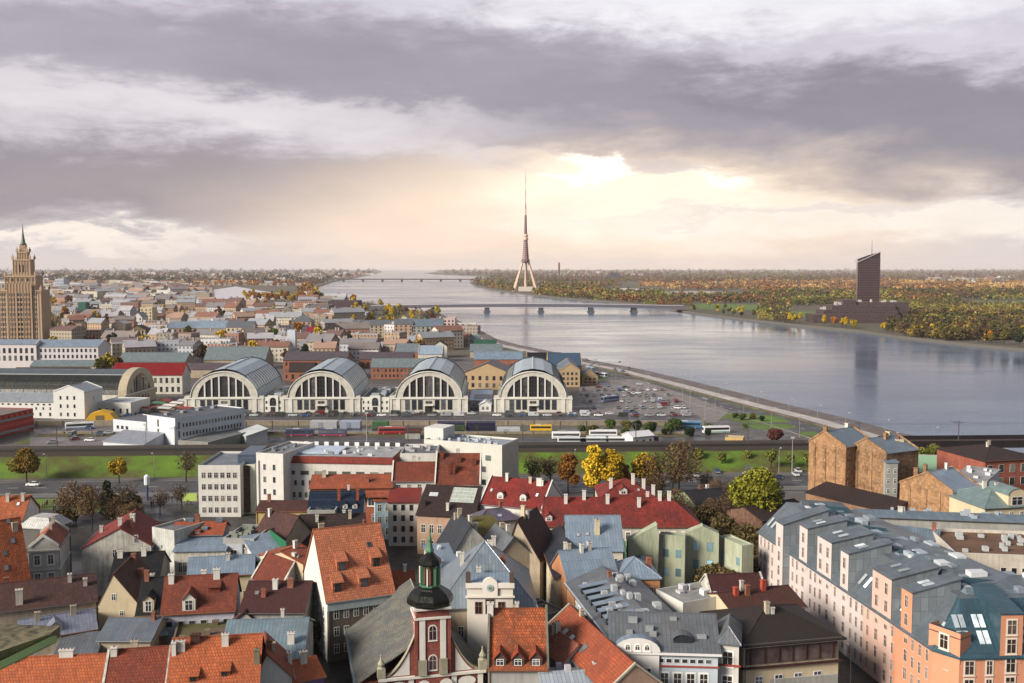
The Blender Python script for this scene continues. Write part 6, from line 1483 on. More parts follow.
# ================================================================ DISTRICTS BEYOND THE MARKET
def mid(label, xl, xr, yt, yb, depth, wall, kind, ry, rm, name='house', cat='building', fl=None, nb=None, slant=0, **kw):
    Y = P((xl+xr)/2, yb).y; a, c = PY(xl, yt, Y), PY(xr, yt, Y+slant); h = a.z; c.z = h
    b = Bld(name, label, cat, a, c, h, depth, wall); rise = b.ridge(ry) if ry > 20 else ry
    b.roof(kind, rise, rm, over=.4, **kw)
    if fl:
        fh = (h-1)/fl; n = nb or max(2, int(b.w/4.2)); b.wins('F', 1.2, fl, fh, n, min(1.7, b.w/n*.45), fh*.58, 1.5, b.w-1.5, 'd', fc=(.2,.18,.17))
    return b
BRK = bricks((.36,.16,.09),.45); LBL = seam((.30,.35,.36),.4,.35,.9); PURP = seam((.20,.17,.19),.5,.5,.9)
TAN = plaster((.50,.40,.27),.3)
b = mid('long white four storey building with blue grey roof at left below the high-rise', -12, 98, 346.5, 372, 22, plaster((.62,.60,.61),.2), 'side', 339.5, BLU, fl=4, nb=24)
w = Bld('','','', PY(-6,342.5,b.o.y-1.5), PY(36,342.5,b.o.y-1.5), 19.5, 10, plaster((.64,.61,.61),.2), parent=b); w.roof('side', 2.2, BLU, par=WP); w.wins('F', 8, 2, 5.2, 7, 1.9, 3.6, 2, w.w-2, 'd', fc=(.3,.28,.27))
mid('low building with pale blue roof in front of the long white building', 30, 98, 366, 379, 14, BEI, 'side', 360, LBL, fl=1)
b = mid('low building with dark brown roof and small white gable behind the dark hall', 12, 86, 377, 387, 12, BEI, 'side', 367.5, DBR, fl=1); b.dorm('F', b.w*.47, .4, 4.5, 1.2, wm=WP, gr=2.2)
b = mid('cream two storey building with bright red roof behind the sideways hall', 111, 182, 374.5, 394, 15, CREAM, 'side', 363, seam((.34,.03,.03),.4,.3), fl=2, nb=12)
mid('brown building with long pale blue roof behind the red roofed building', 118, 185, 361.5, 373, 20, BEI, 'side', 352.5, LBL, fl=1)
mid('long low building with light blue grey roof behind the first pavilion', 204, 265, 359.5, 370, 24, BEI, 'side', 346.5, LBL, fl=1)
mid('small violet grey shed roof left of the first market pavilion roof', 178, 232, 369, 378, 10, BEI, 'side', 363, PURP)
b = mid('long red brick warehouse with grey roof and a white patch', 283, 346, 360, 380, 26, BRK, 'side', 351.5, PURP, 'brick_warehouse', 'warehouse', fl=3, nb=16); s_=MB(); 
b = mid('small red brick shed with dark roof in front of the long brick warehouse', 289, 313, 371, 381, 10, BRK, 'side', 362.5, DBR, 'brick_shed', 'shed', fl=1)
mid('red brick warehouse with long light blue roof between second and third pavilions', 371, 428, 367, 379, 15, BRK, 'side', 358.5, LBL, 'brick_warehouse', 'warehouse', fl=2, nb=14)
mid('grey roofed brick warehouse behind the light blue roofed warehouse', 359, 412, 359, 368, 20, BRK, 'side', 352, PURP, 'brick_warehouse', 'warehouse', fl=1)
b = mid('brick warehouse with pale gable and bluish roof facing the market', 394, 418, 352, 362, 30, BRK, 'side', 343.5, LBL, 'brick_warehouse', 'warehouse', par=BRK)
mid('warehouse with very pale blue roof and cream gable beside the dark trees', 418, 442, 354, 363, 26, CREAM, 'side', 345.5, seam((.46,.54,.62),.4,.3), 'warehouse', 'warehouse', par=CREAM)
mid('long low warehouse with white sheet roof behind the brick warehouses', 366, 392, 347, 356, 16, BRK, 'side', 342, seam((.5,.54,.58),.4,.3), 'warehouse', 'warehouse')
mid('brown roofed house with cream gable beside the pale blue warehouse', 432, 447, 346, 358, 14, CREAM, 'front', 340.5, DBR)
b = mid('ochre warehouse with purple grey roof behind the third pavilion', 462, 512, 373, 389, 26, TAN, 'front', 361, PURP, 'warehouse', 'warehouse', fl=2, slant=-4)
mid('smaller ochre warehouse with dark brown roof left of the last pavilion', 500, 524, 375, 386, 20, TAN, 'front', 365, DBR, 'warehouse', 'warehouse', fl=2)
mid('long warehouse with mottled blue roof above the ochre warehouse', 474, 522, 359, 368, 18, BRK, 'side', 351.5, seam((.34,.42,.50),.4,.6,.9), 'warehouse', 'warehouse')
mid('warehouse with pale teal roof near the river behind the mottled blue roof', 470, 502, 351, 358, 22, BEI, 'side', 344, LBL, 'warehouse', 'warehouse')
mid('small shed with dark green roof by the river road', 474, 496, 345, 350, 14, BEI, 'side', 340, seam((.06,.20,.13),.5,.3), 'shed', 'shed')
mid('small house with bluish roof nearest the river bend', 460, 480, 340, 346, 14, BEI, 'side', 334.5, LBL)
mid('brick warehouse with very dark roof and end gables by the river road', 527, 562, 360, 372, 18, TAN, 'side', 352.5, seam((.035,.03,.032),.5,.3), 'brick_warehouse', 'warehouse', par=TAN)
mid('large warehouse with deep blue roof beside the last pavilion', 548, 582, 366, 380, 30, TAN, 'side', 353, seam((.13,.20,.28),.4,.3), 'warehouse', 'warehouse', par=TAN)
b = mid('tan gabled warehouse with loading doors right of the last pavilion', 560, 580, 370.5, 387, 34, TAN, 'front', 361, seam((.22,.28,.35),.4,.3), 'warehouse', 'warehouse', fl=3, nb=4, par=TAN)
mid('smaller tan gabled warehouse facing the car park', 582, 598, 377, 385, 20, TAN, 'front', 369, seam((.15,.18,.22),.4,.3), 'warehouse', 'warehouse', fl=2, nb=3, par=TAN)
b = mid('white office building with dark ribbon windows near the river', 324, 366, 313.5, 323, 30, plaster((.62,.64,.66),.1), 'flat', 1.0, flatroof(), cat='office building')
for k in range(3): b.box('window_band', 8,-.5,3+k*5,b.w-1,-.02,5.4+k*5, glassm((.03,.05,.06)))
b.box('glass_corner', b.w*.62,-.8,0,b.w*.80,-.51,b.h, glassm((.03,.10,.07)))
b = mid('large purple brown block rising behind the white riverside office', 328, 358, 301.5, 316, 40, flat((.13,.09,.11),.8), 'flat', 1.0, flat((.10,.07,.085)), cat='office building')
mid('grey block left of the purple brown block', 305, 329, 306, 318, 40, flat((.24,.21,.22),.8), 'flat', 1.0, flatroof((.2,.18,.18)), fl=4)
b = mid('thin white tower block standing between the trees and brick warehouse', 287, 295, 331, 353, 8, plaster((.60,.63,.68),.2), 'flat', 1.0, flatroof(), cat='tower'); b.box('chimney', 3,3,b.h,5,5,b.h+6,flat((.2,.18,.18)))
mid('white house with dark curved roof beside the thin white tower', 322, 342, 330, 344, 14, WP, 'hip', 324, DBR, fl=3)
mid('small white house with crimson roof left of the dark curved roof', 306, 316, 332, 340, 10, WP, 'side', 327, seam((.36,.04,.07),.5,.2), fl=2)
mid('pink beige corner house left of the crimson roofed house', 292, 311, 321, 336, 18, PNK, 'hip', 315, GRY, fl=4)
mid('small house with bright orange roof among riverside trees', 383, 399, 341, 346, 10, BRK, 'hip', 335.5, OR2)
mid('dark gabled tenement with many windows beside the yellow riverside trees', 394, 413, 324, 342, 18, PNK, 'side', 319, GRY, fl=5)
mid('long grey roofed tenement row near the river end', 352, 396, 325, 338, 16, BEI, 'side', 320, GRY, fl=4)
mid('tenement with grey mansard roof nearest the road bridge', 412, 443, 326, 342, 16, GRW, 'side', 319, BLU2, fl=5)
b = mid('white and pink riverside hotel with flat roof terraces', 443, 455, 319, 336, 30, plaster((.60,.50,.48),.2), 'flat', 1, flatroof((.3,.3,.3)), fl=5)
mid('white low riverside building with cream terraces beside the hotel', 455, 476, 325, 334, 26, CREAM2, 'flat', 1, flatroof((.3,.33,.33)), fl=2)
b = mid('beige tower house with rounded white top in the old suburb', 111.5, 125, 323.5, 343, 16, BEI, 'front', 2.5, seam((.6,.6,.6),.5,.2)); 
b = mid('brown temple fronted building with columns beside the beige tower house', 127, 146, 330, 343, 16, plaster((.34,.28,.20),.3), 'front', 325, DBR)
for k in range(6): b.box('column', 1+k*(b.w-2)/5-.6,-1.6,0,1+k*(b.w-2)/5+.6,-.2,b.h-.5, plaster((.55,.48,.38),.3))
mid('pink and cream tenement with pale blue roof above the yellow tree', 168, 197, 328, 341, 16, PNK, 'side', 321.5, BLU, fl=3)
mid('cream tenement row with pale blue roof right of the pink tenement', 197, 226, 328, 343, 16, BEI, 'side', 320.5, BLU, fl=3)
mid('cream five storey tenement with grey roof beside round yellow tree', 226, 253, 327, 345, 16, CRM, 'side', 321, GRY, fl=4)
mid('teal draped building under scaffolding in the far suburb', 77.5, 85.5, 303, 317, 14, flat((.02,.17,.13),.7), 'flat', 1, flat((.03,.16,.13)))
mid('white glass box tower standing alone near the horizon', 55, 63.5, 279.5, 290, 30, plaster((.5,.54,.6),.1), 'flat', 2, flatroof((.5,.5,.5)), fl=4)
mid('very long pale lilac hall roof in the far suburb', 98, 150, 303, 309, 60, GRW, 'side', 298.5, seam((.52,.50,.56),.5,.3,3.0), cat='hall')
mid('long white roofed hall behind the beige tower house', 90, 134, 314, 319, 30, GRW, 'side', 309.5, seam((.60,.60,.66),.5,.3,3.0), cat='hall')
mid('white church-like building with small turret in the suburb', 133, 142, 317, 328, 20, WP, 'front', 312, GRY, fl=3)
mid('cream tall tenement behind the white church-like building', 140, 152, 308, 324, 18, CRM, 'flat', 1, flatroof((.3,.3,.3)), fl=5)
# generated suburb houses
rs = random.Random(42)
taken = [(o.location.x, o.location.y) for o in col.objects if o.parent is None and o.type == 'EMPTY' and o.location.y > 560]
WCOL = [((.60,.57,.50),'cream'),((.66,.65,.64),'white'),((.42,.38,.34),'grey'),((.50,.40,.30),'tan'),((.55,.42,.30),'peach'),((.46,.30,.24),'pink brown'),((.44,.40,.33),'drab'),((.52,.53,.56),'pale grey')]
RCOL = [((.20,.19,.20),'dark grey'),((.25,.26,.28),'slate grey'),((.33,.22,.17),'faded brown'),((.15,.09,.08),'brown'),((.20,.17,.16),'grey brown'),((.36,.35,.37),'pale grey'),((.22,.11,.08),'rust brown'),((.28,.29,.31),'mid grey')]
def in_poly(x, y, pl):
    c = False; n = len(pl)
    for i in range(n):
        (x0,y0),(x1,y1) = pl[i], pl[(i+1)%n]
        if (y0 > y) != (y1 > y) and x < (x1-x0)*(y-y0)/(y1-y0)+x0: c = not c
    return c
def zone(px, Y):
    if px < 60: return 'around the stone high-rise'
    d = 'just behind' if Y < 900 else ('in the suburb behind' if Y < 1500 else ('far behind' if Y < 2300 else 'near the horizon above'))
    return d+(' the sideways market hall' if px < 180 else (' the first pavilion' if px < 275 else (' the second pavilion' if px < 375 else ' the third pavilion')))
cnt = 0; tries = 0
far_root_cache = {}
while cnt < 285 and tries < 16000:
    tries += 1
    Y = 640*math.exp(rs.random()**1.15*1.62); px = rs.uniform(48, 470) if Y > 900 else rs.uniform(100, 440)
    X = (px-512)/FPX*Y
    sz = 1+Y/2600
    if not in_poly(X+10, Y, city) or not in_poly(X+30*sz, Y+10, city) or (Y < 745 and px < 300): continue
    if any(abs(X-a)+abs(Y-b_)*.55 < (15+Y*.006)*min(sz,1.5) for a, b_ in taken): continue
    if X > -130 and Y < 760: continue
    if 200 < px < 298 and 1750 < Y < 3900: continue
    if px > 335 and Y > 1120: continue
    taken.append((X, Y)); wc, wn = rs.choice(WCOL); rc, rn = rs.choice(RCOL)
    w_, d_, h_ = rs.choice([rs.uniform(9, 18), rs.uniform(14, 28)])*sz, rs.uniform(9, 14)*sz, rs.choice([7,9,12,14,16])*(1 if Y < 1500 else 1.15)
    rz = rs.choice([0,0,R(12),R(-15),R(30),R(-8)])
    o = empty('suburb_house', None, 'house', (X, Y, 0), rz); W_ = MB(); Rf = MB(); wm = farwall(wc); rm = mat(key('farroof', rc), lambda q,b,tc,c=G(rc,1.15): (setc(q,b,q.mix(q.noise(tc.outputs['Object'],.12,4),dk(c,.7),dk(c,1.25))), b.inputs['Roughness'].__setattr__('default_value',.6)))
    if rs.random() < .6:
        W_.box(0,0,0,w_,d_,h_,wm); r_ = rs.uniform(2.5,4.5)*min(sz,1.5)
        W_.poly([(w_,0,h_),(w_,d_,h_),(w_,d_/2,h_+r_)], wm); W_.poly([(0,d_,h_),(0,0,h_),(0,d_/2,h_+r_)], wm)
        Rf.slab([(-.5,-.6,h_-.2),(w_+.5,-.6,h_-.2),(w_+.5,d_/2,h_+r_),(-.5,d_/2,h_+r_)], .3, rm); Rf.slab([(w_+.5,d_+.6,h_-.2),(-.5,d_+.6,h_-.2),(-.5,d_/2,h_+r_),(w_+.5,d_/2,h_+r_)], .3, rm)
        for k in range(rs.randint(0,3)): x = rs.uniform(2,w_-2); Rf.box(x,d_*.4,h_+r_*.6,x+1.2,d_*.5,h_+r_+1.8, flat((.4,.36,.33)))
    else:
        W_.box(0,0,0,w_,d_,h_+.8,wm); Rf.box(.4,.4,h_+.8,w_-.4,d_-.4,h_+1.0,rm)
        for k in range(rs.randint(1,3)): x, y = rs.uniform(2,w_-5), rs.uniform(2,d_-4); Rf.box(x,y,h_+1,x+rs.uniform(2,4),y+2.5,h_+rs.uniform(2,3.6),flat((.45,.44,.43)))
    W_.build('wall', o); Rf.build('roof', o)
    pend(o, '%s house with %s roof' % (wn, rn), zone(px, Y), 'houses of the suburbs behind the market'); cnt += 1
# the rest of the town towards the horizon, which nobody could count
def town_mass(name, n, pxr, yr, seed, hmul=1.0, cols=None):
    rr = random.Random(seed); B = MB(); ms = [farwall(c) for c, _ in WCOL]+[flat((.62,.60,.60),.8)]; rms = [flat(c, .7) for c, _ in RCOL]; k = 0; tr = 0
    while k < n and tr < n*8:
        tr += 1
        px = rr.uniform(*pxr); y = rr.uniform(*yr); p = P(px, y)
        if not (in_poly(p.x, p.y, city) and in_poly(p.x+70, p.y, city)) and px < 500: continue
        if 200 < px < 298 and 286 < y < 303: continue
        s = p.y/1900; w_, d_, h_ = rr.uniform(10,34)*s**.7, rr.uniform(10,16)*s**.7, rr.choice([6,8,10,14])*hmul*(1+p.y/30000)
        m = rr.choice(ms)
        B.box(p.x,p.y,0,p.x+w_,p.y+d_,h_,m,top=rr.choice(rms)); k += 1
    o = B.build(name); tag(o, kind='stuff')
town_mass('distant_town', 620, (-40, 425), (273.5, 292), 1, 1.2)
town_mass('distant_town', 130, (-40, 300), (288, 300), 5, 1.0)
town_mass('distant_works', 60, (545, 640), (272.5, 276), 2)
town_mass('distant_works', 46, (925, 1030), (275, 286), 3, .8)
b = MB(); p = PY(559, 272, 7000); b.tube((p.x, p.y, 0), (p.x, p.y, 110), 9, 6, flat((.2,.12,.12)), 8); tag(b.build('factory_chimney'), 'tall thin factory chimney on the horizon right of the broadcasting tower', 'chimney')
p = PY(614, 272, 6000); b = MB(); b.box(p.x-40,p.y,0,p.x+40,p.y+60,28,flat((.12,.12,.15))); b.box(p.x-22,p.y,28,p.x+25,p.y+50,46,flat((.10,.11,.14)),bottom=False); tag(b.build('factory_block'), 'dark blocky building on the horizon right of the factory chimney', 'building')
# ================================================================ TREES
rt = random.Random(11)
YEL1, YEL2 = ((.52,.34,.02),(.74,.54,.05)), ((.36,.27,.02),(.54,.45,.05))
ORA, RUST, BRNL, OLI, GRN, DGRN, LIME = ((.34,.14,.02),(.50,.24,.04)), ((.17,.075,.03),(.26,.13,.05)), ((.085,.058,.035),(.14,.10,.05)), ((.11,.10,.02),(.18,.16,.04)), ((.055,.09,.02),(.10,.14,.03)), ((.02,.035,.015),(.04,.06,.025)), ((.20,.20,.02),(.32,.31,.05))
K = {}
for i, (nm, cc) in enumerate([('yellow',YEL1),('golden',YEL2),('orange',ORA),('rusty',RUST),('brown',BRNL),('olive',OLI),('green',GRN),('dark green',DGRN),('lime',LIME)]):
    for v in range(2): K[nm, v] = TreeKit(100+i*7+v, 12, 4.2, cc[0], cc[1], 1500, .34, 'round' if v else 'tall')
for v in range(2): K['bare', v] = TreeKit(300+v, 12, 4.6, (.10,.065,.04), (.16,.10,.06), 520, .20, 'round', bare=True, z0=4)
big = {'yellow': TreeKit(401, 14, 4.4, *YEL1, 6500, .21, 'tall', z0=2.5, blobs=15), 'yellow2': TreeKit(402, 13.5, 4.6, *YEL1, 6500, .21, 'round', z0=2.5, blobs=15), 'orange': TreeKit(403, 13.5, 3.6, (.26,.12,.03), (.40,.19,.04), 5000, .20, 'tall', z0=3, blobs=13),
       'lime': TreeKit(404, 12, 7.0, *LIME, 14000, .20, 'round', z0=3, blobs=24), 'olive': TreeKit(405, 11, 6.0, (.13,.10,.02), (.26,.16,.03), 8000, .20, 'round', z0=3, blobs=18), 'gold': TreeKit(406, 8.5, 3.4, (.30,.21,.02), (.44,.30,.03), 4200, .19, 'round', z0=2.5, blobs=13),
       'bare': TreeKit(407, 14, 6.5, (.12,.075,.04), (.19,.12,.06), 2000, .17, 'round', bare=True, z0=4, blobs=16), 'bare2': TreeKit(408, 11, 4.5, (.10,.07,.045), (.16,.11,.06), 900, .16, 'round', bare=True, z0=3, blobs=12), 'fir': TreeKit(409, 12, 3.2, *DGRN, 2600, .32, 'cone', z0=1.0, blobs=18),
       'shrub': TreeKit(410, 6, 4.6, (.10,.075,.035), (.18,.14,.05), 3000, .24, 'round', z0=.5, blobs=14), 'redbush': TreeKit(411, 5, 4.5, (.09,.03,.03), (.14,.05,.04), 2600, .26, 'round', z0=.4, blobs=12), 'sapling': TreeKit(412, 7, 2.8, (.13,.15,.03), (.24,.24,.05), 900, .24, 'round', bare=True, z0=2)}
SB = {'green': TreeKit(420, 5, 4.0, *GRN, 2200, .24, 'round', z0=.3, blobs=12), 'olive': TreeKit(421, 5.5, 4.2, *OLI, 2200, .24, 'round', z0=.3, blobs=12), 'dark green': TreeKit(422, 5, 3.8, *DGRN, 2200, .24, 'round', z0=.3, blobs=12)}
NT_ = [('yellow',(594,498),1.22,'tall bright yellow tree in front of the grass bank, left of the yellow pair'), ('yellow2',(610,497),1.16,'broad bright yellow tree in front of the grass bank, right of the yellow pair'), ('orange',(568,495),1.15,'orange brown poplar left of the bright yellow trees'),
  ('orange',(624,494),.82,'small orange tree right of the bright yellow trees'), ('gold',(645,493),1.5,'small golden tree beside the dark red pyramid roof'), ('lime',(757,529),1.38,'large round bright lime green tree beside the dark shed'),
  ('olive',(27,482),1.0,'large spreading olive orange tree at the left edge in front of the bank'), ('gold',(119,483),1.0,'small golden tree alone on the green bank at left'), ('bare2',(186,482),1.0,'bare brown tree beside the white four storey office'),
  ('bare',(679,499),1.32,'large bare brown tree in front of the parked cars'), ('bare',(655,495),1.0,'bare brown tree left of the largest bare tree'), ('bare2',(532,490),1.05,'dark bare tree on the bank beside the white modern block'), ('bare2',(551,489),1.0,'dark bare tree left of the orange poplar'),
  ('bare',(76,522),.85,'dark bushy bare tree above the lane at left'), ('bare',(92,530),.9,'dark bare tree beside the fir above the left lane'), ('fir',(108,520),1.05,'dark green fir among the bare trees at left'), ('bare2',(129,520),1.0,'reddish bare tree right of the dark fir'), ('bare2',(160,515),.7,'small bare street tree on the left pavement'), ('bare2',(182,510),.75,'thin bare street tree beside the bright notice board'),
  ('redbush',(775,441),1.0,'round dark red bush beside the river road'), ('shrub',(722,540),1.1,'brownish shrub clump left of the lime green tree'), ('shrub',(745,552),1.15,'tall brown hedge between netted buildings and apartments'), ('shrub',(768,545),.9,'brown shrub right below the lime green tree'), ('shrub',(702,528),1.0,'pale brown shrub in front of the green gable shed')]
for k, xy, s, lab in NT_: big[k].place('tree' if k not in ('shrub','redbush') else 'shrub', P(*xy), lab, s, cat='shrub' if k in ('shrub','redbush') else 'tree')
for i in range(9):
    p = RW(-330+i*23+rt.uniform(-5,5), rt.uniform(-20,-13), 0.3); o = big[rt.choice(['bare','bare2','bare2'])].place('tree', p, None, rt.uniform(.6,.85)); pend(o, 'leafless tree', 'along the foot of the grass bank', 'bare trees along the bank')
for i in range(14):
    p = P(rt.uniform(55,135), rt.uniform(508,535)); o = big[rt.choice(['bare','shrub','bare'])].place('tree', p, None, rt.uniform(.5,.8)); pend(o, 'dark leafless tree', 'crowded around the left lane', 'bare trees at the left lane')
for i in range(9):
    p = P(rt.uniform(708,764), rt.uniform(556,600)); o = big['shrub'].place('shrub', p, None, rt.uniform(.8,1.2), cat='shrub'); pend(o, 'dark brown shrub', 'in the gap between netted and apartment buildings', 'shrubs in the dark gap')
for i in range(16):
    p = P(rt.uniform(640,770), rt.uniform(484,530)); o = big[rt.choice(['bare','shrub','bare2'])].place('tree', p, None, rt.uniform(.55,.85)); pend(o, 'brown leafless tree', 'around the lime green tree', 'bare trees at the right of the bank')
for i, (x, y) in enumerate([(332,640),(350,640),(368,636),(385,632),(340,655),(360,660),(322,650)]):
    o = K[('dark green','olive')[i%2],1].place('shrub', P(x,y), None, .5, cat='shrub'); pend(o, 'dark courtyard shrub', 'below the big orange roof', 'shrubs in the courtyard')
for i in range(15):   # saplings on the right-hand part of the bank
    u = 262-100+i*7.5+rt.uniform(-2,2); p = RW(u, rt.uniform(-15,-6), 1.0); K_ = big['sapling'].place('tree', p, None, rt.uniform(.7,1.15)); pend(K_, 'thin greenish sapling', 'on the right part of the grass bank', 'saplings on the grass bank')
for i in range(17):   # bushes along the canal, right part
    p = Vector((30+i*3.6+rt.uniform(-1,1), rt.uniform(418,446), 0)); k = rt.choice(['green','olive','dark green']); o = SB[k].place('bush', p, None, rt.uniform(.5,.95), cat='bush'); pend(o, '%s bush' % k, 'by the canal end behind the coaches', 'bushes at the canal end')
for i, (x, y, s, k) in enumerate([(742,420,.5,'green'),(752,419,.45,'olive'),(735,418,.4,'green'),(762,421,.4,'dark green'),(745,428,.3,'green')]): o = SB[k].place('bush', P(x,y), None, s*1.2, cat='bush'); pend(o, '%s bush' % k, 'on the lawn by the river road', 'bushes on the lawn by the river')
for i in range(12): p = RW(-330+i*9+rt.uniform(-2,2), rt.uniform(15,20)); o = SB['olive'].place('bush', p, None, rt.uniform(.2,.34), cat='bush'); pend(o, 'low rusty bush', 'behind the railway at the left', 'bushes behind the railway')
for x, y, s, k, lab in [(108,377,1.45,'golden','big golden green tree beside the long white building'),(101,379,1.2,'olive','olive tree at the corner of the long white building'),(117,375,1.1,'rusty','rusty tree right of the big golden tree'),(173,352,1.15,'yellow','round yellow tree below the pink tenement'),(193,352,1.0,'yellow','narrow yellow tree in front of the cream tenement'),(224,350,1.5,'yellow','large round yellow tree beside five storey tenement'),(52,330,1.0,'olive','olive tree right of the stone high-rise'),(345,356,1.2,'golden','golden tree behind the second market pavilion'),(330,352,.9,'olive','olive tree left of the golden tree behind the second pavilion')]:
    K[k,1].place('tree', P(x,y), lab, s)
# suburb trees
n = 0; tries = 0
while n < 112 and tries < 9000:
    tries += 1
    Y = 720*math.exp(rt.random()*1.45); px = rt.uniform(50, 450); X = (px-512)/FPX*Y
    if not in_poly(X+8, Y, city) or any(abs(X-a-8)+abs(Y-b_-4)*.6 < 15 for a, b_ in taken): continue
    if 200 < px < 298 and 1750 < Y < 3900: continue
    warm = (px > 250 and Y > 1000) or rt.random() < .5
    k = rt.choice(['yellow','golden','yellow','orange','golden','rusty'] if warm else ['olive','brown','green','rusty','dark green'])
    taken.append((X, Y)); o = K[k,rt.randint(0,1)].place('tree', Vector((X,Y,0)), None, rt.uniform(.9,1.5)*(1+Y/6000)); pend(o, '%s leaved tree' % k, zone(px, Y), 'trees of the suburbs'); n += 1
for i in range(26):   # warm riverside row at the bend
    px = 244+i*3.1; y = rt.uniform(299,303.5); p = P(px, y)
    if not in_poly(p.x+12, p.y, city): continue
    k = rt.choice(['yellow','orange','golden','yellow','orange']); o = K[k,rt.randint(0,1)].place('tree', p, None, rt.uniform(1.5,2.1)); pend(o, 'sunny %s tree' % k, 'in the row at the left river bend', 'warm trees at the river bend')
K['dark green',1].place('tree', P(316,303), 'dark green round tree at the tip of the left river bend', 2.2)
# far bank front row, tree by tree
shore = XY(right_shore)
def far_tree(px, y, k, s, where):
    o = K[k,rt.randint(0,1)].place('tree', P(px, y), None, s); pend(o, '%s leaved tree' % k, where, 'trees on the far river bank'); return o
for i in range(84):
    px = rt.uniform(880, 1040) if i < 40 else rt.uniform(690, 880)
    ys = np.interp(px, [690,740,800,860,900,960,1040], [312.5,318,324.5,330,336,342.5,350])
    y = ys-.8-(rt.random()**1.3)*(14 if px > 890 else 7)
    if 805 < px < 905 and y < ys-2.5: continue
    k = rt.choice(['olive','brown','rusty','olive','dark green','brown','olive','golden','brown']) if px > 890 else rt.choice(['green','olive','golden','yellow','dark green','olive'])
    far_tree(px, y, k, rt.uniform(.9,1.5) if px > 890 else rt.uniform(.6,1.1), ('on the far bank right of the dark office building' if px > 890 else ('on the far bank below the dark office building' if px > 800 else 'on the far bank between bridge and dark tower')))
for px, y, k in ((790,323,'yellow'),(794,324,'golden'),(824,326,'yellow'),(834,327,'orange'),(846,328.5,'yellow'),(852,329,'golden'),(914,336,'orange'),(932,337,'yellow'),(990,343,'orange')): far_tree(px, y, k, 1.15, 'standing out in front on the far shore')
# woodland masses
def woodland(name, n, pxr, yr, seed, pal, accept, size=1.0, quads_n=26):
    rng = np.random.default_rng(seed); V = []; MI = []; k = 0; tr = 0
    ms = [leafm(c[0], c[1], 'wood') for c in pal]; rr = random.Random(seed)
    grid = {}
    while k < n and tr < n*6:
        tr += 1
        px = rr.uniform(*pxr); y = yr[0]+(yr[1]-yr[0])*rr.random()**.8; p = P(px, y)
        if not accept(px, y, p): continue
        s = size*rr.uniform(.8,1.3)*(1+p.y/5200); h = 11*s; r = 5.5*s
        near = p.y < 2000; q = int(quads_n*(1.6 if near else 1)); lf = (.8 if near else 1.35)*s
        pts = rng.normal(size=(q,3)); pts /= np.linalg.norm(pts, axis=1)[:,None]; pts *= (.5+.55*rng.random((q,1)))
        pts = pts*np.array([r,r,h*.46])+np.array([p.x,p.y,h*.55])
        V.append(quads(pts, 0, lf, rng))
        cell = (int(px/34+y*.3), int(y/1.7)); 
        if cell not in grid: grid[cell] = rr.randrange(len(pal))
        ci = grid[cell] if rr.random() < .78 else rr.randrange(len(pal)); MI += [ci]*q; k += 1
    me = np_mesh(name, np.concatenate(V), ms[0])
    for m in ms[1:]: me.materials.append(m)
    if len(me.polygons) == len(MI): me.polygons.foreach_set('material_index', MI)
    tag(link(name, me), kind='stuff')
def land_r(px, y, p): return in_poly(p.x, p.y, XY(right_shore)+farbank)
def ok_r(px, y, p):
    if not land_r(px, y, p): return False
    for (x0,x1,y0,y1) in ((600,664,287.6,292.3),(664,744,290,296),(690,760,303,311),(925,1025,278.5,282.5),(513,540,289,294),(770,860,311,317),(960,1030,300,306)):
        if x0 < px < x1 and y0 < y < y1: return False
    return True
SUNLIT_WARM = [((.34,.19,.08),(.50,.31,.14)), ((.30,.15,.06),(.44,.24,.10)), RUST, ((.40,.26,.10),(.56,.40,.18)), ((.15,.09,.045),(.24,.15,.07))]; DULL = [((.11,.06,.04),(.18,.10,.065)), BRNL, ((.10,.06,.045),(.16,.10,.06)), OLI, BRNL]; OLV = [OLI, ((.15,.15,.035),(.24,.24,.06)), ((.05,.06,.02),(.09,.10,.03)), BRNL, ((.20,.16,.04),(.32,.26,.07)), ((.08,.07,.025),(.13,.11,.04)), RUST, BRNL]
woodland('far_bank_wood', 2300, (640,1060), (280.5,291), 1, SUNLIT_WARM, ok_r, .72, 20)  # sunlit orange band across the wood put into the leaf colours
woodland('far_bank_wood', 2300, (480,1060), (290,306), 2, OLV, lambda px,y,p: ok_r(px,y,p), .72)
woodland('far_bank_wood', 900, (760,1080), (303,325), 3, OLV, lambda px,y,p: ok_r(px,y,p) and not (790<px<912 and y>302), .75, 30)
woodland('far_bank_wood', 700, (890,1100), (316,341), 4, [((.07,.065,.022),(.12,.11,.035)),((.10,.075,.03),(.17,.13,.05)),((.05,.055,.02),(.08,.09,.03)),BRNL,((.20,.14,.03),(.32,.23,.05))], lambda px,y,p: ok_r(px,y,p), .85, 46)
woodland('far_bank_wood', 420, (474,620), (283.5,297), 6, [((.26,.19,.05),(.38,.29,.09)),OLI,((.22,.13,.05),(.34,.2,.08)),OLI], lambda px,y,p: ok_r(px,y,p), .85)  # light on the trees by the tower base put into yellow leaf colour
woodland('horizon_wood', 3600, (440,1080), (270.4,283), 5, DULL, ok_r, .85, 14)
woodland('horizon_wood', 1300, (-60,440), (270.8,284), 7, [BRNL,((.075,.045,.04),(.12,.08,.06)),BRNL,DGRN], lambda px,y,p: in_poly(p.x,p.y,city), 1.1, 16)
woodland('suburb_wood', 420, (170,330), (282,296), 8, [RUST,BRNL,ORA,BRNL], lambda px,y,p: in_poly(p.x+20,p.y,city) and not (200<px<298 and 286<y<303), .9, 20)
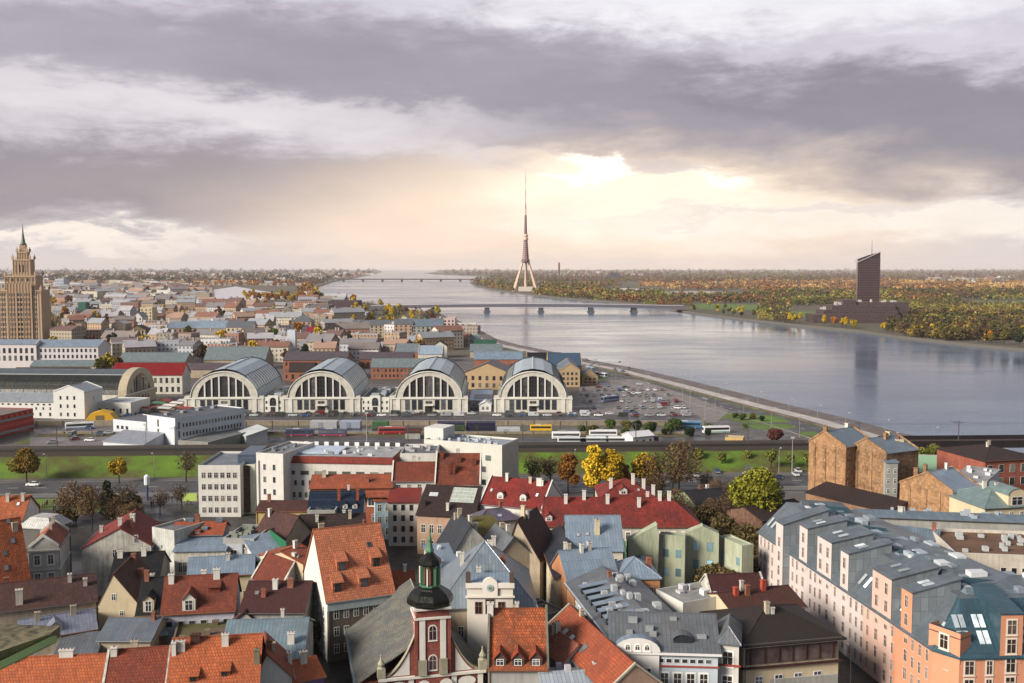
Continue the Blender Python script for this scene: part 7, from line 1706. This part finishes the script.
woodland('suburb_wood', 800, (40,440), (288,332), 9, [OLI,BRNL,RUST,DGRN,((.30,.20,.04),(.44,.30,.07))], lambda px,y,p: in_poly(p.x+20,p.y,city) and not (200<px<298 and 286<y<303) and not any(abs(p.x-a-8)+abs(p.y-b_-6)*.5 < 16 for a,b_ in taken), .62, 26)
# meadows on the far bank
for q in ([(690,303.5),(760,305),(765,311),(700,309)], [(775,311),(860,312),(858,318),(790,317)], [(960,301),(1030,301),(1030,306),(965,305)], [(800,300),(850,300),(850,302),(800,302)]): sheet('meadow', [P(*c) for c in q], .25, GRASS2)
# ================================================================ VEHICLES AND STREET FURNITURE
rv = random.Random(21)
CC = [((.62,.63,.64),'white'),((.02,.02,.024),'black'),((.22,.23,.25),'grey'),((.40,.42,.44),'silver'),((.10,.013,.015),'dark red'),((.03,.06,.14),'blue'),((.06,.07,.08),'dark grey')]
def car(x, y, rz, where, group, kind=None):
    c, n = rv.choice(CC); place_car(Vector((x, y, .04)), rz, c, n, where, kind or ('van' if rv.random() < .12 else 'car'), group)
G1 = 'cars in the market car park'
for yy, where in ((505,'in the nearest car park row'),(530,'in the second car park row'),(555,'in the third car park row'),(580,'in the fourth car park row')):
    for i in range(12):
        if rv.random() < .72: car(42.2+i*4.2, yy+2.6, R(90)+rv.uniform(-.04,.04), where, G1)
for i in range(9): car(44+rv.uniform(0,40), rv.choice([488,494,518,543,568,596,612])+rv.uniform(-1,1), rv.choice([0,R(180)]), 'standing loose in the car park', G1)
for i in range(10): p = offset(SH, 62)[4+i//5]; q = offset(SH, 62)[5+i//5]; f = (i%5)/5; car(p[0]+(q[0]-p[0])*f, p[1]+(q[1]-p[1])*f, math.atan2(q[1]-p[1], q[0]-p[0]), 'beside the grass verge of the river road', 'cars along the river road')
CCd = [c for c in CC if c[1] not in ('white',)]+[((.03,.03,.03),'black')]*3
for row, yy in (('front row',486.8),('rear row',481.2)):
    for i in range(48):
        x = -206+i*6.2+rv.uniform(-.5,.5)
        if rv.random() < .86: c, n = rv.choice(CC if rv.random() < .3 else CCd); place_car(Vector((x, yy, .04)), rv.choice([0, R(180)]), c, n, 'parked before the pavilions, '+row, 'van' if rv.random() < .25 else 'car', 'cars in front of the pavilions')
for i in range(22):
    if rv.random() < .85: p = RW(160+i*2.9, -24.5 if i%2 else -18.5); car(p.x, p.y, R(92), 'parked below the bank by bare trees', 'cars below the grass bank')
p = RW(-92-0, -30); 
for u, v, c, n, k in ((-60,-29,(.70,.70,.70),'white','car'),(-100,-28,(.66,.66,.66),'white','van'),(-112,-36,(.05,.05,.055),'black','car'),(55,-29,(.3,.02,.02),'red','car'),(8,-36,(.02,.02,.03),'black','van'),(100,-29,(.6,.6,.6),'white','car'),(135,-36,(.2,.2,.22),'grey','car'),(190,-29,(.03,.05,.10),'blue','car'),(215,-36,(.6,.6,.62),'white','car'),(-130,-29,(.3,.3,.32),'silver','car')):
    q = RW(u, v); place_car(Vector((q.x,q.y,.05)), RWA+(0 if v > -32 else math.pi), c, n, 'driving on the road before the grass bank', k, 'cars on the road below the bank')
for i in range(20): q = (206-rv.uniform(0,42), 378+rv.uniform(0,14)) if i%2 else (150+rv.uniform(0,40), 392+rv.uniform(0,8)); q = (min(q[0], 186), q[1]); car(q[0], q[1]+6, rv.choice([R(90),0]), 'in the small car park beside the railway bridge', 'cars beside the railway bridge')
for i in range(26): p = P(rv.uniform(50,112), rv.uniform(428,444)); car(p.x, p.y, rv.choice([0,R(90),R(20)]), 'on the square before the white gabled block', 'cars on the left market square') if i < 9 else None
for i in range(12): car(60+rv.uniform(-4,30), 655+i*11, R(100)+rv.uniform(-.2,.2), 'by the tan warehouses near the river', 'cars near the river warehouses')
WB = (.62,.63,.65)
for i, (x, y, rz, c, lab, c2) in enumerate([(566,439,0,WB,'white coach at the left end of the rear coach row',None),(603,437,0,WB,'white coach second in the rear coach row',(.1,.12,.3)),(572,444,0,(.5,.53,.55),'silver coach in the front row with dark skirt',None),(594,444,0,(.55,.6,.62),'white coach with teal skirt in the front row',(.02,.3,.32)),(620,444,0,WB,'white coach at the right end of the front coach row',(.5,.5,.5)),(644,443,0,(.12,.10,.11),'dark coach right of the white coach rows',(.3,.05,.05)),
    (688,428,R(-14),(.03,.14,.28),'blue coach standing by the kiosk',None),(716,433,R(9),WB,'white coach with green front behind the small yellow kiosk',(.05,.3,.12)),(300,436,0,(.03,.04,.10),'dark blue bus in the yard behind the hotel roof',(.3,.02,.05)),(333,436,0,(.04,.05,.12),'dark blue and red bus right of the first dark bus',(.35,.03,.04)),(392,434,R(4),(.30,.03,.03),'red bus in the yard behind the hotel roof',None),(610,401.5,R(40),(.20,.26,.42),'pale blue van-like bus on the car park edge',None),(590,371,R(-70),(.10,.22,.33),'blue coach beside the tan warehouses',None),(601,377,R(-60),WB,'white coach beside the tan warehouses',None)]):
    place_bus(P(x,y), rz, c, lab, c2)
p = P(80,429); o = place_bus(p, R(20), (.6,.62,.64), 'white bus on the square before the white gabled block', (.05,.1,.3)); 
# lamps
def lamp_kit(h, arms=1):
    b = MB(); m = flat((.42,.43,.42),.5,.4); b.tube((0,0,0),(0,0,h),.11,.06,m,6); hd = MB()
    for s in ((1,-1)[:arms]): b.tube((0,0,h),(s*1.5,0,h+.35),.05,.05,m,5); hd.box(min(s*1.2,s*2.1),-.16,h+.3,max(s*1.2,s*2.1),.16,h+.48,flat((.62,.62,.60),.4),bottom=True)
    return b.mesh('pole'), hd.mesh('lamp_head')
LK, LK2 = lamp_kit(9), lamp_kit(10, 2)
def lamp(p, rz, where, kit, group, desc='grey street lamp'):
    o = bpy.data.objects.new('street_lamp', None); col.objects.link(o); o.location = p; o.rotation_euler = (0,0,rz); o['category'] = 'street lamp'; link('pole', kit[0], o); link('lamp_head', kit[1], o); pend(o, desc, where, group)
for d, where in ((26,'beside the promenade wall'),(50,'on the verge of the river road')):
    pl = offset(SH, d)
    for k in range(1, 8):
        for f in ((.2,.7) if k in (1,2,3,4,5) else (.5,)):
            a, c = pl[k], pl[k+1]; lamp(Vector((a[0]+(c[0]-a[0])*f, a[1]+(c[1]-a[1])*f, 0)), R(10), where, LK, 'street lamps along the river')
for u in range(-95, 300, 36): p = RW(u, -20.5); lamp(p, R(-88), 'on the pavement below the grass bank', LK, 'street lamps below the bank')
for x, y in ((626,412),(648,402),(668,415),(690,408),(640,428),(705,420),(612,385)): lamp(P(x,y), rv.uniform(0,3), 'in the market car park', LK2, 'street lamps in the car park', 'twin armed street lamp')
lamp(P(850,690), R(90), 'in the lane before the apartment block', lamp_kit(7), 'street lamps in the lanes')
# railway masts
mb = MB(); mm = flat((.16,.15,.15),.7,.3); mb.tube((0,0,0),(0,0,9),.2,.14,mm,6); mm1 = mb.mesh('mast')
ab = MB(); ab.tube((0,0,7.6),(0,6.5,7.9),.07,.07,mm,5); ab.tube((0,0,8.8),(0,4,7.8),.05,.05,mm,5); ab.box(-1.6,-.06,8.2,1.6,.06,8.34,mm,bottom=True); am1 = ab.mesh('arm')
for u in list(range(-400, 242, 42))+[268,300,345]:
    o = bpy.data.objects.new('railway_mast', None); col.objects.link(o); o.location = RW(u, .9, EH if u < 242 else 5.9); o.rotation_euler = (0,0,RWA); o['category'] = 'mast'; link('mast', mm1, o); link('arm', am1, o); pend(o, 'thin dark overhead line mast', 'beside the railway track' if u < 242 else 'on the railway bridge', 'railway masts')
w_ = MB()
for v in (5, 8): w_.tube(RW(-420,v,EH+6.9), RW(300,v,EH+6.9), .03, .03, mm, 4)
tag(w_.build('overhead_wire'), 'thin overhead wires running above the railway tracks', 'wire')
tall = MB(); tall.tube((0,0,0),(0,0,13),.2,.1,flat((.42,.42,.42),.5,.4),8); tall.box(-.6,-.2,12.6,.6,.2,13.1,flat((.5,.5,.5))); tm = tall.mesh('flood_light_mast')
for x, y, lab in ((792,474,'tall pale mast standing on the bank left of the brick warehouses'),(146,458,'tall lattice mast beside the white office slab at left'),(367,444,'tall pale mast behind the hotel roof near the buses')): tag(link('lighting_mast', tm, None, P(x,y)), lab, 'mast')
# market stalls, tent, kiosks, containers
for i in range(16):
    p = Vector((-186+ (i%4)*9.5+rv.uniform(-1,1), 492+(i//4)*9.5, 0)); c, n = rv.choice([((.30,.06,.05),'red'),((.10,.25,.16),'green'),((.5,.5,.5),'grey'),((.10,.18,.22),'dark teal'),((.6,.58,.55),'white')])
    o = empty('market_stall', None, 'stall', p, R(-20)); b = MB(); b.slab([(-.3,-.6,2.5),(7.3,-.6,2.5),(7.3,2,3.1),(-.3,2,3.1)], .08, flat(c,.8)); b.slab([(7.3,4.6,2.5),(-.3,4.6,2.5),(-.3,2,3.1),(7.3,2,3.1)], .08, flat(c,.8)); b.build('awning', o)
    b = MB(); b.box(.2,.4,.5,6.8,1.6,1.0,flat((.35,.28,.2))); b.build('counter', o)
    for q in ((0,-.3),(7,-.3),(0,4.3),(7,4.3)): b = MB(); b.tube((q[0],q[1],0),(q[0],q[1],2.5),.05,.05,flat((.3,.3,.3)),5); b.build('post', o)
    pend(o, '%s roofed market stall' % n, 'beside the arched end of the dark hall', 'stalls in the outdoor market')
p = P(100,420.5); o = empty('market_tent', 'bright yellow domed tent on the square beside the arched hall end', 'tent', p, R(8)); b = MB(); pts = [(-7,0),(-4.5,3.2),(0,4.4),(4.5,3.2),(7,0)]; ty = flat((.62,.42,.03),.6)
for (x0,z0),(x1,z1) in zip(pts, pts[1:]): b.poly([(x0,0,z0),(x0,8,z0),(x1,8,z1),(x1,0,z1)][::-1], ty)
for y in (0,8): b.poly([(x,y,z) for x,z in pts], ty)
b.build('canopy', o); b = MB(); b.box(-2,-.05,0,2,-.01,2.4,flat((.25,.2,.1))); b.build('door', o)
b = Bld('kiosk', 'small yellow kiosk with flat roof beside the white and green coach', 'kiosk', P(725,438,3.4), P(743,439,3.4), 3.4, 6, plaster((.55,.42,.20),.2)); b.roof('flat', .3, flat((.5,.45,.35))); b.wins('F', 1.2, 1, 3, 3, 1.0, 1.2, style='d')
b = Bld('kiosk', 'white hut with pale roof left of the blue coach', 'hut', P(633,437,4.0), P(654,435,4.0), 4.0, 8, plaster((.6,.6,.6),.1)); b.roof('side', 1.5, flat((.6,.6,.62))); b.wins('F', 1, 1, 3, 3, 1.4, 1.6, style='d')
b = Bld('canal_booth', 'low grey hut at the left of the canal yard', 'hut', P(405,432,3), P(420,432,3), 3.0, 6, GRW); b.roof('side', 1.2, BRN)
def container(x, y, w, c, lab, d=6, h=3.4):
    p = P(x, y); o = empty('container', lab, 'container', p, 0); b = MB(); m = flat(c,.6); b.box(0,0,.3,w,d,h,m,bottom=True)
    for k in range(int(w/.8)): b.box(k*.8+.2,-.08,.5,k*.8+.5,-.001,h-.2,m)
    b.build('body', o); b = MB(); b.box(.1,.2,0,w-.1,d-.2,.3,flat((.06,.06,.06))); b.build('skid', o); b = MB(); b.box(w*.3,-.12,.4,w*.3+2,-.09,h-.5,flat(dk(c,.7))); b.build('door', o)
container(437,430.5,12,(.02,.03,.10),'dark blue container in the canal yard, left of the pair'); container(466,430.5,13,(.02,.025,.09),'dark blue container in the canal yard, right of the pair'); container(452,431,5.5,(.08,.14,.05),'short green container between two dark blue ones',5,2.6)
container(497,433,10,(.5,.52,.54),'white low container left of the yellow truck',4,2.2); container(310,429,12,(.45,.46,.48),'white container behind the dark blue buses',5); container(340,429,9,(.38,.42,.5),'pale blue container behind the dark blue buses',5); container(372,429.5,7,(.10,.2,.1),'dark green container beside the tall pale mast',5)
o = place_bus(P(541,431), 0, (.60,.36,.02), 'bright yellow delivery truck in the canal yard', (.5,.3,.02), 'truck', 'delivery_truck', None); del_g = o.pop('group', None) if hasattr(o, 'pop') else None; o.scale = (.8,1,.9)
# notice board and column by the left pavement
o = empty('notice_board', 'bright yellow green notice board on the pavement by the white office', 'board', P(189,505)); b = MB(); b.box(-2,0,1.2,2.4,.2,3.6,flat((.45,.55,.20),.6),bottom=True); b.build('panel', o)
for x in (-1.7, 2.1): b = MB(); b.tube((x,.1,0),(x,.1,1.2),.07,.07,flat((.3,.3,.3)),6); b.build('post', o)
o = empty('clock_column', 'slim street column with white rounded head on left pavement', 'column', P(147.5,500)); b = MB(); b.tube((0,0,0),(0,0,4.5),.35,.3,flat((.06,.10,.25),.4),8); b.build('column', o); b = MB(); b.lathe([(.5,4.5),(.9,4.9),(.9,7.4),(.4,8.0),(0,8.1)], flat((.62,.64,.66),.5), 10); b.build('head', o)
# people on the left pavement and squares
pm = {}
def person_mesh(c):
    if c in pm: return pm[c]
    b = MB(); m = flat(c,.9); sk = flat((.35,.22,.16),.8); tr = flat((.03,.03,.04),.9)
    b.lathe([(.0,0),(.09,.0),(.08,.45),(.11,.85)], tr, 6, -.10, 0); b.lathe([(.0,0),(.09,.0),(.08,.45),(.11,.85)], tr, 6, .10, .12)
    b.lathe([(.19,.8),(.21,1.0),(.19,1.2),(.24,1.42),(.10,1.52),(.07,1.56)], m, 8); b.tube((-.25,0,1.42),(-.30,.05,.85),.07,.045,m,5); b.tube((.25,0,1.42),(.30,-.05,.85),.07,.045,m,5)
    b.lathe([(.06,1.54),(.10,1.62),(.11,1.70),(.08,1.79),(0,1.82)], sk, 8); pm[c] = b.mesh('person'); return pm[c]
for i in range(24):
    x, y = (rv.uniform(38,62), rv.uniform(503,512)) if i < 12 else (rv.uniform(130,200), rv.uniform(498,508)); c, n = rv.choice([((.02,.02,.03),'black'),((.05,.07,.14),'navy'),((.22,.03,.03),'dark red'),((.30,.28,.25),'beige')])
    o = link('person', person_mesh(c), None, P(x,y), rv.uniform(0,6)); o['category'] = 'person'; pend(o, 'person in a %s coat' % n, 'walking on the open square at left' if i < 12 else 'walking on the pavement by the notice board', 'people walking below the bank')
finish_labels()
